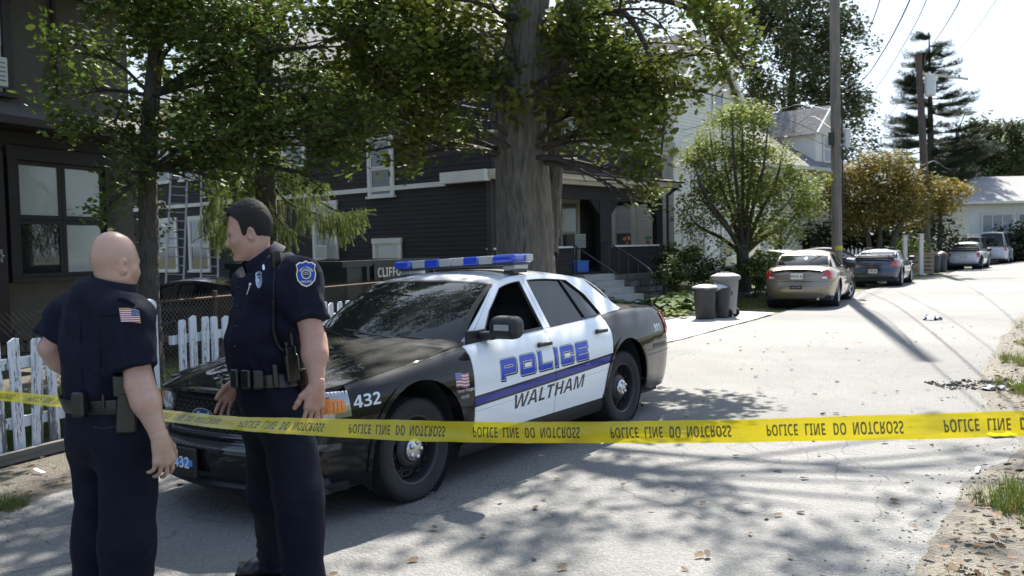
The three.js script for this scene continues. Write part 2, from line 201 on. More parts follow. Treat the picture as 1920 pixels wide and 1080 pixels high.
{
  const r = rngOf(61), A = [], B = [], D = [];
  for (let i = 0; i < 26000; i++) { const t = r(), k = Math.pow(t, 1.7) * (rightEdge.length - 3), j = Math.floor(k), p = [lerp(rightEdge[j][0], rightEdge[j + 1][0], k - j), lerp(rightEdge[j][1], rightEdge[j + 1][1], k - j)], d = Math.pow(r(), .7) * 3.2; const clump = .7 * Math.sin(p[0] * 5 + d * 3) + .7 * Math.sin(p[1] * 3.1 + 2) + (d - .36) * 3.2 + (r() - .5) * .8; if (clump < .15) continue; (r() < .55 ? A : B).push([p[0] + .83 * d + .1, -.02, -(p[1] - .55 * d), r() * 6.28, 0, 0, .5 + r() * .8]); }
  scatter('grass', bladeGeo(5, 26, .11), grassM, A, 'green grass growing on the bank at the right edge of the road', 'grass');
  scatter('dry_grass', bladeGeo(6, 24, .095), grassDryM, B, 'dry yellow grass on the bank at the right edge of the road', 'grass');
  const Y = []; for (let i = 0; i < 4200; i++) { const Z = 7.5 + r() * 11, X = -4.2 + .4 * (Z - 7.3) - .3 - r() * 2.6; if (X > -4.2 + .4 * (Z - 7.3) - .2) continue; if (Z > 13 && X > -3.4 + .4 * (Z - 13.6) - 2) continue; Y.push([X, -.04, -Z, r() * 6.28, 0, 0, .5 + r() * .9]); }
  for (let i = 0; i < 60; i++) Y.push([-3.62 + r() * .3, -.01, -(5.75 + r() * .2), r() * 6.28, 0, 0, .35 + r() * .3]);
  scatter('yard_grass', bladeGeo(7, 16, .16), M([.085, .12, .025], .8, { side: THREE.DoubleSide }), Y, 'green grass of the yard behind the picket fence', 'grass');
  const L = []; for (let i = 0; i < 2600; i++) { const X = 2.6 + r() * 4.6, Z = 19.5 + r() * 8, q = (X - 2.2) * .625 + (Z - 17) * .781; if ((X - 3.3) * .78 - (Z - 20.3) * .62 > .9) continue; L.push([X, -.04, -Z, r() * 6.28, 0, 0, .4 + r() * .5]); }
  for (let i = 0; i < 2200; i++) { const t = r(); L.push([5.6 + t * 7 + r() * -2.2, -.04, -(21.4 + t * 10 + r() * 3), r() * 6.28, 0, 0, .4 + r() * .6]); }
  scatter('front_grass', bladeGeo(8, 14, .12), M([.13, .14, .035], .8, { side: THREE.DoubleSide }), L, 'short grass of the front yards along the pavement', 'grass');
}
// fallen leaves
function leafShape(lobes = 4, w = .5) { const pts = [[0, 0]]; for (let i = 0; i < lobes; i++) { const t = (i + .5) / lobes; pts.push([w * (.55 + .5 * Math.sin(t * 3)) * .9, t * .92 - .02], [w * .42 * Math.sin(t * 3 + .2) + .05, t * .92 + .09]); } pts.push([0, 1]); const left = pts.slice(1, -1).reverse().map((p) => [-p[0], p[1]]); return [...pts, ...left]; }
function leafGeo(size, curl, lobes, w) { const s = new THREE.Shape(leafShape(lobes, w).map((p) => new THREE.Vector2(p[0] * size, p[1] * size))), g = new THREE.ShapeGeometry(s), p = g.attributes.position; for (let i = 0; i < p.count; i++) { const x = p.getX(i), y = p.getY(i); p.setXYZ(i, x, Math.abs(x) * curl + curl * size * Math.pow(y / size - .5, 2), -y); } g.computeVertexNormals(); return norm(g); }
{
  const r = rngOf(71), list = [], dry = [];
  for (let i = 0; i < 240; i++) { const Z = 4 + Math.pow(r(), 1.4) * 13, X = lerp(-3.2 + (Z - 5) * .45, 1.2 + Z * .5, r()); list.push([X, .008, -Z, r() * 6.28, (r() - .5) * .7, (r() - .5) * .7, .7 + r() * .7]); }
  for (let i = 0; i < 2600; i++) { const k = Math.pow(r(), 1.3) * 7, j = Math.floor(k), p = [lerp(rightEdge[j][0], rightEdge[j + 1][0], k - j), lerp(rightEdge[j][1], rightEdge[j + 1][1], k - j)], d = .1 + r() * 1.7; dry.push([p[0] + .83 * d, .005 + r() * .03, -(p[1] - .55 * d), r() * 6.28, (r() - .5), (r() - .5), .5 + r() * .8]); }
  for (let i = 0; i < 500; i++) { const t = r(), Z = 4.5 + t * 9; dry.push([-4.6 + .42 * (Z - 6) + r() * 1.1, .002 + r() * .012, -Z, r() * 6.28, (r() - .5) * .6, (r() - .5) * .6, .45 + r() * .6]); }
  scatter('fallen_leaves', leafGeo(.05, .45, 4, .36), M([.13, .08, .04], .8, { side: THREE.DoubleSide }), list, 'dry brown leaves lying scattered over the asphalt', 'leaves', .5);
  scatter('leaf_litter', leafGeo(.055, .5, 4, .36), M([.11, .062, .03], .85, { side: THREE.DoubleSide }), dry, 'brown leaf litter along both edges of the road', 'leaves', .5);
  const st = []; for (let i = 0; i < 1500; i++) { const k = Math.pow(r(), 1.5) * 7, j = Math.floor(k), p = [lerp(rightEdge[j][0], rightEdge[j + 1][0], k - j), lerp(rightEdge[j][1], rightEdge[j + 1][1], k - j)], d = (r() + r() + r() - 1.5) * .55 + .05 + (r() < .2 ? r() * .9 : 0); st.push([p[0] + .83 * d, .0, -(p[1] - .55 * d), r() * 6.28, r() * 6, r() * 6, .18 + r() * r() * .9]); }
  scatter('pebbles', new THREE.IcosahedronGeometry(.014, 0), M([.3, .28, .25], .9), st, 'small stones on the dirt at the right edge of the road', 'stones');
}

// ---------------------------------------------------------------- houses
const trimWhite = matTex([.62, .60, .55], .12, .6, {}, .9, .002), creamTrim = matTex([.52, .47, .38], .15, .6, {}, .9, .002), brownTrim = matTex([.020, .015, .015], .3, .6, {}, .9, .002);
const paneM = M([.018, .021, .024], .03, { clearcoat: 1, clearcoatRoughness: .02 }), shadeM = M([.52, .53, .49], .75), curtainM = M([.42, .42, .40], .9), screenM = M([.05, .05, .05], .5);
// clapboards in the plane z = 0, facing +z, as long strips whose lower edges stand proud
function siding(x0, x1, y0, y1, ex, lip = .014, holes = []) {
  const out = []; const n = Math.round((y1 - y0) / ex), h = (y1 - y0) / n;
  for (let i = 0; i < n; i++) { const a = y0 + i * h, b = a + h; let segs = [[x0, x1]]; for (const q of holes) if (b > q[2] + .02 && a < q[3] - .02) segs = segs.flatMap(([s, e]) => q[1] <= s || q[0] >= e ? [[s, e]] : [[s, q[0]], [q[1], e]].filter((k) => k[1] - k[0] > .01)); for (const [s, e] of segs) { const g = new THREE.BufferGeometry(); g.setAttribute('position', new THREE.Float32BufferAttribute([s, a, lip, e, a, lip, e, b, 0, s, a, lip, e, b, 0, s, b, 0, s, a, 0, e, a, 0, e, a, lip, s, a, 0, e, a, lip, s, a, lip], 3)); g.computeVertexNormals(); out.push(uvm(g)); } }
  return out;
}
const xf = (list, m4) => list.map((g) => norm(g).clone().applyMatrix4(m4));
const turnTo = (x, y, z, ry) => new THREE.Matrix4().makeRotationY(ry).setPosition(x, y, z);
// a window in the plane z = 0 of its own axes, facing +z, centred at its sill's middle
function addWindow(parent, m4, w, h, o = {}) {
  const g = new THREE.Group(); g.name = 'window'; g.applyMatrix4(m4); parent.add(g);
  const t = o.t || .11, fm = o.mat || trimWhite, rows = o.rows || 2, cols = o.cols || 1, d = o.d || .05;
  part('frame', [box2(-w / 2 - t, -w / 2, 0, h, 0, d), box2(w / 2, w / 2 + t, 0, h, 0, d), box2(-w / 2 - t - .02, w / 2 + t + .02, h, h + t * 1.25, 0, d + .012), box2(-w / 2 - t - .04, w / 2 + t + .04, -.06, 0, 0, d + .045)], fm, g);
  for (let c = 0; c < cols; c++) for (let r = 0; r < rows; r++) {
    const x0 = -w / 2 + c * w / cols + .003, x1 = -w / 2 + (c + 1) * w / cols - .003, y0 = r * h / rows + .003, y1 = (r + 1) * h / rows - .003, z = r ? .012 : 0, s = o.s || .045;
    part('sash', [box2(x0, x0 + s, y0, y1, z, z + .028), box2(x1 - s, x1, y0, y1, z, z + .028), box2(x0 + s, x1 - s, y0, y0 + s, z, z + .028), box2(x0 + s, x1 - s, y1 - s, y1, z, z + .028)], o.sash || fm, g);
    const sh = o.shade && o.shade(c, r); part('pane', box2(x0 + s, x1 - s, y0 + s, y1 - s, z + .004, z + .012), sh ? M(sh, .35, { clearcoat: .8, clearcoatRoughness: .04 }) : paneM, g);
  }
  if (o.ac) { const a = o.ac; part('air_conditioner', [rbox(a[2], a[3], .34, .015, a[0], a[1] + a[3] / 2, .18)], M([.55, .55, .52], .6), g); const s = []; for (let i = 0; i < 5; i++) s.push(box(a[2] * .86, .012, .01, a[0], a[1] + a[3] * (.2 + .15 * i), .353)); part('grille', s, screenM, g); }
  return g;
}
const shingleM = (() => { const N = 512, a = noiseField(N, 8, 5, 81), r = rngOf(82), v = Array.from({ length: 1024 }, () => r()); return M([1, 1, 1], .95, { map: tex(N, (i, x, y) => { const row = Math.floor(y / 32), c = Math.floor((x + (row % 2) * 16) / 32), k = .72 + .35 * v[(row * 17 + c * 5) % 1024] + .4 * (a[i] - .5), e = y % 32 < 2 || (x + (row % 2) * 16) % 32 < 1 ? .6 : 1; return [.17 * k * e, .165 * k * e, .165 * k * e]; }), bumpMap: rep(bumpMid, 2), bumpScale: .01 }); })();
const roofUV = (g, k) => { g = norm(g); const p = g.attributes.position, n = g.attributes.normal, uv = g.attributes.uv; for (let i = 0; i < p.count; i++) { const ax = Math.abs(n.getX(i)) > Math.abs(n.getZ(i)); uv.setXY(i, (ax ? p.getZ(i) : p.getX(i)) * k, p.getY(i) * k * 1.4); } return g; };
const polyGeo = (pts, faces) => { const pos = []; for (const f of faces) for (let i = 1; i < f.length - 1; i++) for (const k of [f[0], f[i], f[i + 1]]) pos.push(...pts[k]); const g = new THREE.BufferGeometry(); g.setAttribute('position', new THREE.Float32BufferAttribute(pos, 3)); g.computeVertexNormals(); return uvm(g); };

// the brown house with two porches, one above the other
{
  const br = matTex([.017, .013, .0135], .22, .8, {}, .5, .003), brDark = matTex([.011, .009, .009], .2, .8, {}, .5, .003);
  const h = thing('brown_house', 'dark brown clapboard house with white trim and stacked front porches behind the big tree', 'house', W3(-.44, 0, 21.05), .896);
  const D = 18, EAVE = 6.45, L = 8.3, PD = 2.4, side = turnTo(0, 0, 0, -Math.PI / 2); // local wall x -> house -z... side wall faces -x
  const sideM = (q, y) => turnTo(-.015, y, -q, -Math.PI / 2);
  part('clapboards', [...xf(siding(-D, 0, .5, EAVE - .3, .115), new THREE.Matrix4().makeRotationY(-Math.PI / 2).multiply(new THREE.Matrix4().makeTranslation(0, 0, 0)))].map((g) => g), br, h, STUFF);
  part('wall', [box2(.0, .12, .4, EAVE, -D, -PD), box2(.12, L, .4, EAVE, -D, -D + .12), box2(L - .12, L, .4, EAVE, -D + .12, -PD), box2(.01, L, 0, .45, -D, -.01)], brDark, h);
  // back walls of the two porches
  part('clapboards', [...siding(.12, L - .12, .95, 3.3, .115, .012).map((g) => g.translate(0, 0, -PD)), ...siding(.12, L - .12, 3.7, EAVE - .1, .115, .012).map((g) => g.translate(0, 0, -PD))], br, h, STUFF);
  part('wall', box2(.12, L - .12, .95, EAVE, -PD - .12, -PD - .002), brDark, h);
  part('porch_floor', [box2(0, L, .82, .95, -PD, .0)], brDark, h); part('porch_ceiling', box2(0, L, 3.30, 3.34, -PD, -.02), brDark, h); part('upper_porch_floor', box2(0, L, 3.46, 3.6, -PD, 0), brDark, h);
  // porch front: half walls, chamfered openings, posts
  const front = (x0, x1, y0, y1) => siding(x0, x1, y0, y1, .115, .012);
  const cham = (x0, x1, y, c) => [extrude([[x0, y - c], [x0, y], [x0 + c * 1.1, y]], .14).translate(0, 0, -.15), extrude([[x1, y - c], [x1 - c * 1.1, y], [x1, y]], .14).translate(0, 0, -.15)];
  part('clapboards', [...front(0, 3.3, .95, 1.63), ...front(5.32, 7.92, .95, 1.63), ...front(4.72, 5.32, .95, 3.3), ...front(7.92, L, .95, 3.3), ...front(0, .55, 1.66, 3.3), ...front(.55, 4.72, 2.95, 3.3), ...front(5.32, 7.92, 2.95, 3.3), ...front(0, L, 3.6, 4.42)], br, h, STUFF);
  part('porch_wall', [box2(0, 3.3, .95, 1.63, -.15, -.003), box2(5.32, 7.92, .95, 1.63, -.15, -.003), box2(4.72, 5.32, .95, 3.3, -.15, -.003), box2(7.92, L, .95, 3.3, -.15, -.003), box2(0, .55, 1.63, 3.3, -.15, -.003), box2(.55, 4.72, 2.95, 3.3, -.15, -.003), box2(5.32, 7.92, 2.95, 3.3, -.15, -.003), box2(0, L, 3.6, 4.42, -.15, -.003), ...cham(.55, 4.72, 2.95, .42), ...cham(5.32, 7.92, 2.95, .42), box2(L - .14, L - .002, .95, 3.3, -PD, -1.9), box2(L - .14, L - .002, .95, 1.63, -1.9, -.15), box2(L - .14, L - .002, 2.95, 3.3, -1.9, -.15), box2(L - .14, L - .002, 3.6, 4.42, -PD, -.15), box2(.002, .14, .95, 4.42, -PD, -.15)], brDark, h);
  for (const [x0, x1] of [[-.02, 3.32], [5.28, 7.96]]) part('porch_sill', box2(x0, x1, 1.632, 1.68, -.19, .07), trimWhite, h);
  part('upper_sill', box2(-.03, L + .03, 4.422, 4.48, -.2, .06), creamTrim, h);
  for (const x of [.15, 2.7, 5.45, 8.15]) part('porch_post', box2(x - .1, x + .1, 4.48, 6.3, -.2, -.02), x > 5 ? creamTrim : brDark, h);
  part('porch_cornice', [box2(-.1, L + .45, 3.42, 3.55, .015, .42), box2(-.1, L + .45, 3.32, 3.42, .015, .2)], creamTrim, h);
  part('gutter', [mv(new THREE.CylinderGeometry(.07, .07, L + .6, 8, 1, false, 0, Math.PI), L / 2 + .2, 3.56, .47, 0, 0, Math.PI / 2), bar(V3(L + .4, 3.5, .45), V3(L + .1, 3.2, .12), .04), bar(V3(L + .1, 3.2, .12), V3(L + .1, .3, .12), .04)], brownTrim, h);
  part('eave', [box2(-.55, L + .7, EAVE - .02, EAVE + .10, -D - .5, .65), box2(-.3, L + .3, EAVE - .30, EAVE - .02, -D, .15)], creamTrim, h);
  part('eave_gutter', [bar(V3(-.6, EAVE + .1, .72), V3(L + .75, EAVE + .1, .72), .075), bar(V3(-.6, EAVE + .1, .72), V3(-.6, EAVE + .1, -D - .5), .075)], brownTrim, h);
  part('roof', roofUV(polyGeo([[-.6, EAVE + .13, .72], [L + .75, EAVE + .13, .72], [L + .75, EAVE + .13, -D - .5], [-.6, EAVE + .13, -D - .5], [L / 2, EAVE + 3.1, -4.2], [L / 2, EAVE + 3.1, -D + 4]], [[0, 1, 4], [1, 2, 5, 4], [2, 3, 5], [3, 0, 4, 5]]), .5), shingleM, h);
  part('belt_board', box2(-.06, -.016, 3.24, 3.36, -D, -1.45), trimWhite, h); part('cornice_return', [box2(-.25, -.016, 3.28, 3.55, -1.44, -.0)], trimWhite, h);
  part('corner_board', box2(-.045, .0, .45, 3.3, -.13, .02), brownTrim, h);
  // side windows
  const wn = (q, y, w, hh, o) => addWindow(h, sideM(q, y), w, hh, { mat: trimWhite, ...o });
  wn(3.77, 3.12, .78, 1.46, { shade: (c, r) => (r ? null : [.03, .03, .035]) });
  wn(3.6, 1.2, .86, .66, { rows: 1, shade: () => [.40, .41, .40] });
  wn(6.1, 1.46, .86, 1.5, { ac: [.18, .02, .5, .38], shade: (c, r) => (r ? [.10, .11, .11] : null) });
  wn(14.45, 1.15, 1.2, 1.65, {}); wn(12.45, 1.15, 1.0, 1.65, {}); wn(9.3, 1.25, .9, 1.6, {});
  for (const q of [14.6, 12.9, 9.2, 7.4]) wn(q, 4.15, .86, 1.55, { shade: (c, r) => (r ? [.25, .25, .24] : null) });
  // porch windows and door
  addWindow(h, turnTo(2.75, 1.3, -PD + .012, 0), .92, 1.7, { mat: creamTrim });
  addWindow(h, turnTo(6.62, 1.12, -PD + .012, 0), .86, 1.95, { mat: creamTrim, ac: [.12, .50, .6, .44], shade: (c, r) => (r ? [.10, .105, .10] : [.07, .072, .07]) });
  for (const x of [1.6, 4.2, 6.6]) addWindow(h, turnTo(x, 4.3, -PD + .012, 0), .9, 1.5, { mat: creamTrim });
  part('door', [box2(3.75, 4.6, .96, 3.0, -PD + .013, -PD + .05)], brDark, h);
  // foundation stones
  const r = rngOf(91), mats = [.8, 1, 1.25].map((k) => matTex([.155 * k, .148 * k, .135 * k], .35, .95, {}, .9, .02));
  for (let row = 0; row < 4; row++) { let x = 4.75; while (x < L) { const w = .25 + r() * .35; part('foundation_stone', rbox(Math.min(w, L - x + .05) - .02, .19, .2, .035, x + w / 2, .12 + row * .205, -.05 + r() * .03), mats[Math.floor(r() * 3)], h); x += w; } }
  part('foundation', [box2(0, 4.7, 0, .82, -.2, -.04), box2(-.02, .1, 0, .5, -D, -.2)], mats[1], h);
  // steps down to the pavement and their rail
  const stepM = matTex([.34, .335, .32], .25, .9, {}, .8, .006);
  for (let i = 0; i < 5; i++) part('step', rbox(1.5, .185, .42, .015, 4.05, .86 - i * .18 - .06, .2 + i * .31), stepM, h);
  for (const x of [3.12, 4.98]) part('cheek_wall', [rbox(.32, .62, .9, .03, x, .3, .45), rbox(.32, .3, .8, .03, x, .14, 1.25)], mats[0], h);
  part('handrail', [tube([V3(4.85, 1.75, -.1), V3(4.85, 1.72, .2), V3(4.85, .98, 1.5), V3(4.85, .85, 1.56)], .022, 20, 6), ...[0, 1, 2, 3, 4].map((i) => bar(V3(4.85, .75 - i * .17, .2 + i * .31), V3(4.85, 1.70 - i * .175, .2 + i * .31), .011, .011, 5)), bar(V3(3.28, .8, .1), V3(3.28, 1.7, .1), .014), bar(V3(3.28, 1.7, .1), V3(3.28, .95, 1.4), .016)], M([.10, .105, .12], .45, { metalness: .5 }), h);
  h.updateMatrixWorld();
  const pc = (x, y, z) => h.localToWorld(V3(x, y, z));
  // clutter by the porch door
  const ch = thing('folding_chair', 'dark folding chair standing on the porch by the stairs', 'chair', pc(3.65, .95, -.55), .896);
  part('seat', rbox(.46, .05, .42, .02, 0, .45, 0), screenM, ch); part('backrest', rbox(.46, .42, .04, .02, 0, .85, -.24, -.2), M([.03, .035, .06], .8), ch);
  for (const [x, z] of [[-.2, .18], [.2, .18], [-.2, -.18], [.2, -.18]]) part('leg', bar(V3(x, 0, z * 1.2), V3(x, .46, z), .013), screenM, ch);
  const bx = thing('blue_crate', 'blue plastic crate on the porch floor at the top of the steps', 'crate', pc(4.0, .95, -.3), .896); part('body', [rbox(.56, .03, .38, .01, 0, .02, 0), rbox(.56, .3, .02, .008, 0, .16, .18), rbox(.56, .3, .02, .008, 0, .16, -.18), rbox(.02, .3, .36, .008, -.27, .16, 0), rbox(.02, .3, .36, .008, .27, .16, 0)], M([.03, .12, .38], .45), bx); part('rim', [rbox(.6, .03, .03, .01, 0, .31, .19), rbox(.6, .03, .03, .01, 0, .31, -.19)], M([.04, .15, .45], .45), bx);
  const bg = thing('brown_cushions', 'pile of brown cushions on the porch beside the folding chair', 'cushions', pc(3.0, .95, -.6), .8); for (let i = 0; i < 3; i++) part('cushion', rbox(.6, .16, .5, .07, i * .02, .08 + i * .155, 0, 0, i * .2, 0, 3), M([.16 - i * .02, .12 - i * .015, .10], .95), bg);
  for (const [x, c] of [[6.2, [.6, .25, .12]], [7.5, [.06, .2, .06]]]) { const p = thing('flower_pot', c[0] > .3 ? 'small pot of orange flowers on the white porch sill' : 'small pot of green leaves on the right end of the porch sill', 'flower pot', pc(x, 1.68, -.06), 0); part('pot', mv(new THREE.LatheGeometry([[0, 0], [.05, 0], [.07, .1], [.078, .1]].map((q) => new THREE.Vector2(...q)), 14)), M([.25, .1, .05], .8), p); const f = []; for (let i = 0; i < 22; i++) f.push(sph(.02 + R0() * .015, (R0() - .5) * .2, .13 + R0() * .12, (R0() - .5) * .14, 1, .6, 1, 6, 5)); part('flowers', f, M(c, .8), p, STUFF); }
}
// the stucco house at the left edge
{
  const st = M([1, 1, 1], .95, { map: rep(tex(512, (i) => { const k = .75 + .4 * NF.a[i] + .2 * (NF.fine[i] - .5); return [.135 * k, .125 * k, .098 * k]; }), .35), bumpMap: rep(gritB, .9), bumpScale: .02 });
  const h = thing('stucco_house', 'grey brown stucco house with dark brown trim at the left edge', 'house', W3(-6.85, 0, 16.05), Math.atan2(.928, .371));  // local x runs away along the wall, which faces +z
  part('wall', box2(-14, 0, .55, 7.4, -9, 0), st, h);
  const r = rngOf(95), fm = [.8, 1.1].map((k) => matTex([.11 * k, .105 * k, .09 * k], .4, .95, {}, .8, .02));
  for (let row = 0; row < 3; row++) { let x = -5; while (x < 0) { const w = .3 + r() * .35; part('foundation_stone', rbox(w - .02, .18, .16, .03, x + w / 2, .09 + row * .19, -.02 + r() * .03), fm[Math.floor(r() * 2)], h); x += w; } }
  part('foundation', box2(-14, -.02, 0, .55, -9, -.06), fm[0], h);
  // double window with white blinds
  addWindow(h, turnTo(-1.56, 1.36, .004, 0), 1.72, 1.86, { mat: brownTrim, sash: brownTrim, cols: 2, rows: 2, t: .16, s: .07, d: .09, shade: (c, q) => (c === 0 && q === 0 ? null : [.40, .42, .40]) });
  addWindow(h, turnTo(-3.02, 4.22, .004, 0), .95, 1.42, { mat: brownTrim, sash: trimWhite, t: .15, s: .04, d: .08, ac: [-.05, .04, .74, .44], shade: (c, q) => (q ? null : [.45, .46, .46]) });
  part('wall_trim', [box2(-9, .05, 3.46, 3.66, .003, .06), box2(-.16, .02, .6, 3.45, .003, .045), box2(-9, .03, 1.02, 1.16, .003, .035)].slice(0, 1), brownTrim, h);
  part('downpipe', [bar(V3(-1.55, 4.3, .06), V3(-1.6, 6.1, .06), .04)], brownTrim, h);
  // doorway block at the far left
  part('door_surround', [box2(-3.15, -2.75, .4, 3.3, .003, .22), box2(-5, -3.15, .4, 3.3, .003, .10)], brownTrim, h); part('door_handle', [sph(.03, -2.86, 1.72, .25), rbox(.04, .2, .02, .008, -2.86, 1.72, .228)], M([.3, .3, .3], .4, { metalness: .8 }), h);
  // skirt roof between the storeys and the main eave
  part('skirt_roof', roofUV(polyGeo([[-10, 3.78, .72], [.5, 3.78, .72], [.5, 3.78, -9], [-10, 3.78, -9], [-10, 4.12, 0.01], [.01, 4.12, .01], [.01, 4.12, -9], [-10, 4.12, -9]], [[0, 1, 5, 4], [1, 2, 6, 5]]), .5), matTex([.10, .095, .09], .3, .95, {}, .6, .02), h);
  part('skirt_fascia', [box2(-10, .52, 3.66, 3.78, .60, .74), box2(.38, .52, 3.66, 3.78, -9, .60), box2(-10, .38, 3.665, 3.70, .06, .60)], brownTrim, h);
  part('eave', [box2(-14.5, 1.0, 6.0, 6.12, .003, 1.0), box2(.003, 1.0, 6.0, 6.12, -9, .003), box2(-14.5, 1.0, 6.12, 6.24, .86, 1.04)], brownTrim, h);
  part('roof', polyGeo([[-14.5, 6.25, 1.05], [1.05, 6.25, 1.05], [1.05, 6.25, -10], [-14.5, 6.25, -10], [-7, 9, -4.5]], [[0, 1, 4], [1, 2, 4], [2, 3, 4], [3, 0, 4]]), shingleM, h);
}
// white clapboard house with the front gable
const clapW = matTex([.66, .64, .585], .08, .7, {}, .4, .002);
{
  const h = thing('white_gable_house', 'tall white clapboard house with front gable beside the brown house', 'house', W3(5.75, 0, 31.0), .896);
  const gab = (x0, x1, y0, pk) => extrude([[x0, .4], [x1, .4], [x1, y0], [(x0 + x1) / 2, pk], [x0, y0]], .12).translate(0, 0, -.13);
  part('wall', [gab(0, 5.6, 6.9, 9.5), box2(0, .12, .4, 6.9, -12, -.13), box2(5.48, 5.6, .4, 6.9, -12, -.13)], clapW, h);
  const rows = []; for (let y = .5; y < 9.3; y += .12) { const k = y < 6.85 ? 0 : (y + .12 - 6.9) / 2.6 * 2.8; if (5.6 - 2 * k < .3) break; rows.push(...siding(k + .06, 5.54 - k, y, y + .12, .12, .016)); }
  part('clapboards', rows, clapW, h, STUFF);
  part('clapboards', xf(siding(-12, 0, .5, 6.9, .12, .016), new THREE.Matrix4().makeRotationY(-Math.PI / 2)), clapW, h, STUFF);
  part('corner_board', [box2(-.05, .10, .4, 6.9, .0, .04)], trimWhite, h); part('corner_board', [box2(5.5, 5.65, .4, 6.9, .0, .04)], trimWhite, h);
  part('cornice', [box2(-.5, 1.3, 4.9, 5.15, .02, .35), box2(-.4, 1.2, 4.75, 4.9, .02, .25)], trimWhite, h); part('bay', [box2(-.3, 1.05, .5, 4.74, .02, .16)], clapW, h); part('bay_corner', box2(.98, 1.12, .5, 4.74, .16, .2), trimWhite, h);
  part('roof', roofUV(polyGeo([[-.3, 6.72, .3], [2.8, 9.66, .3], [5.9, 6.72, .3], [-.3, 6.72, -12], [2.8, 9.66, -12], [5.9, 6.72, -12]], [[0, 1, 4, 3], [1, 2, 5, 4]]), .5), shingleM, h);
  addWindow(h, turnTo(-.018, 1.15, -2.05, -Math.PI / 2), .72, 2.0, { t: .16, shade: (c, r) => (r ? [.45, .46, .47] : [.12, .125, .13]) });
  const rk = [plankBetween(V3(-.3, 6.68, .26), V3(2.8, 9.6, .26), .1, .22), plankBetween(V3(2.8, 9.6, .26), V3(5.9, 6.68, .26), .1, .22)]; part('rake_board', rk[0], trimWhite, h); part('rake_board', rk[1], trimWhite, h);
  for (const [x, y, w, hh] of [[1.95, 3.6, .62, 1.45], [3.55, 6.35, .75, 1.0], [4.3, 3.6, .7, 1.45], [1.9, 1.2, .7, 1.5], [4.2, 1.1, .8, 1.6]]) addWindow(h, turnTo(x, y, .018, 0), w, hh, { t: .12 });
}
{
  const h = thing('white_dormer_house', 'white house with grey gabled dormer behind the slender street tree', 'house', W3(11.6, 0, 41), .75);
  part('wall', [box2(0, 9, 0, 5.4, -9, 0)], clapW, h); part('clapboards', siding(.05, 8.95, .4, 5.4, .13, .016), clapW, h, STUFF);
  part('roof', roofUV(polyGeo([[-.4, 5.3, .5], [9.4, 5.3, .5], [9.4, 8.4, -4.5], [-.4, 8.4, -4.5], [-.4, 5.3, -9.5], [9.4, 5.3, -9.5]], [[0, 1, 2, 3], [3, 2, 5, 4]]), .5), shingleM, h);
  part('eave', box2(-.4, 9.4, 5.15, 5.32, .02, .52), trimWhite, h);
  part('dormer', [extrude([[5.6, 5.4], [8.2, 5.4], [8.2, 7.3], [6.9, 8.5], [5.6, 7.3]], 3).translate(0, 0, -3.2)], clapW, h);
  part('dormer_roof', roofUV(polyGeo([[5.3, 7.1, .15], [6.9, 8.65, .15], [8.5, 7.1, .15], [5.3, 7.1, -4], [6.9, 8.65, -4], [8.5, 7.1, -4]], [[0, 1, 4, 3], [1, 2, 5, 4]]), .5), shingleM, h);
  part('rake_board', plankBetween(V3(5.3, 7.06, .1), V3(6.9, 8.6, .1), .1, .2), trimWhite, h); part('rake_board', plankBetween(V3(6.9, 8.6, .1), V3(8.5, 7.06, .1), .1, .2), trimWhite, h);
  addWindow(h, turnTo(6.9, 5.75, -.19, 0), .9, 1.25, { t: .12 }); for (const x of [1.5, 4.2, 7.2]) { addWindow(h, turnTo(x, 1.2, .018, 0), .9, 1.5, { t: .12 }); addWindow(h, turnTo(x, 3.5, .018, 0), .9, 1.3, { t: .12 }); }
}
{
  const Z = 62, o = at(1818, 488, Z), h = thing('white_ranch_house', 'low white bungalow with grey roof at the far end of the street', 'house', V3(o.x, 0, o.z), .06);
  part('wall', box2(0, 16, 0, 4.2, -8, 0), clapW, h); part('clapboards', siding(.02, 16, .6, 4.2, .16, .018), clapW, h, STUFF);
  part('roof', roofUV(polyGeo([[-.8, 4.15, .7], [17, 4.15, .7], [17, 6.2, -4], [-.2, 6.2, -4], [-.8, 4.15, -8.7], [17, 4.15, -8.7]], [[0, 1, 2, 3], [3, 2, 5, 4], [0, 3, 4]]), .4), matTex([.30, .29, .28], .2, .95, {}, .4, .01), h);
  part('fascia', box2(-.8, 17, 4.0, 4.16, .5, .72), trimWhite, h);
  addWindow(h, turnTo(2.0, 2.0, .02, 0), 2.2, 1.25, { cols: 3, rows: 1, t: .12, shade: () => [.22, .23, .24] }); const sh = addWindow(h, turnTo(4.0, 2.0, .02, 0), .9, 1.25, { t: .1 });
  for (const x of [4.85]) part('shutter', box2(x, x + .42, 1.95, 3.35, .02, .07), M([.02, .022, .025], .6), h);
}

// ---------------------------------------------------------------- trees and shrubs
const leafM = (c, t = .45, o = {}) => M(c, .72, { side: THREE.DoubleSide, transmission: t, thickness: 0, ior: 1.35, specularIntensity: .4, ...o });
function barkTex(seed, c, us = 10) { const N = 512, f1 = noiseField(N, us * 3 > 40 ? 48 : 32, 3, seed), b = noiseField(N, 32, 4, seed + 1), a = noiseField(N, 5, 4, seed + 2); return (bump) => tex(N, (i, x, y) => { const wob = Math.floor((a[i] - .5) * 40 + N) , q = f1[((y * .22) | 0) * N + ((x + wob) % N)], r = Math.pow(1 - Math.abs(2 * q - 1), 1.3), k = .42 + .8 * r * (.65 + .7 * b[i]); return bump ? k * .8 : [c[0] * k * (.85 + .3 * a[i]), c[1] * k * (.87 + .26 * a[i]), c[2] * k]; }, !bump); }
const bk1 = barkTex(101, [.125, .110, .092], 16), bk2 = barkTex(111, [.075, .065, .055]);
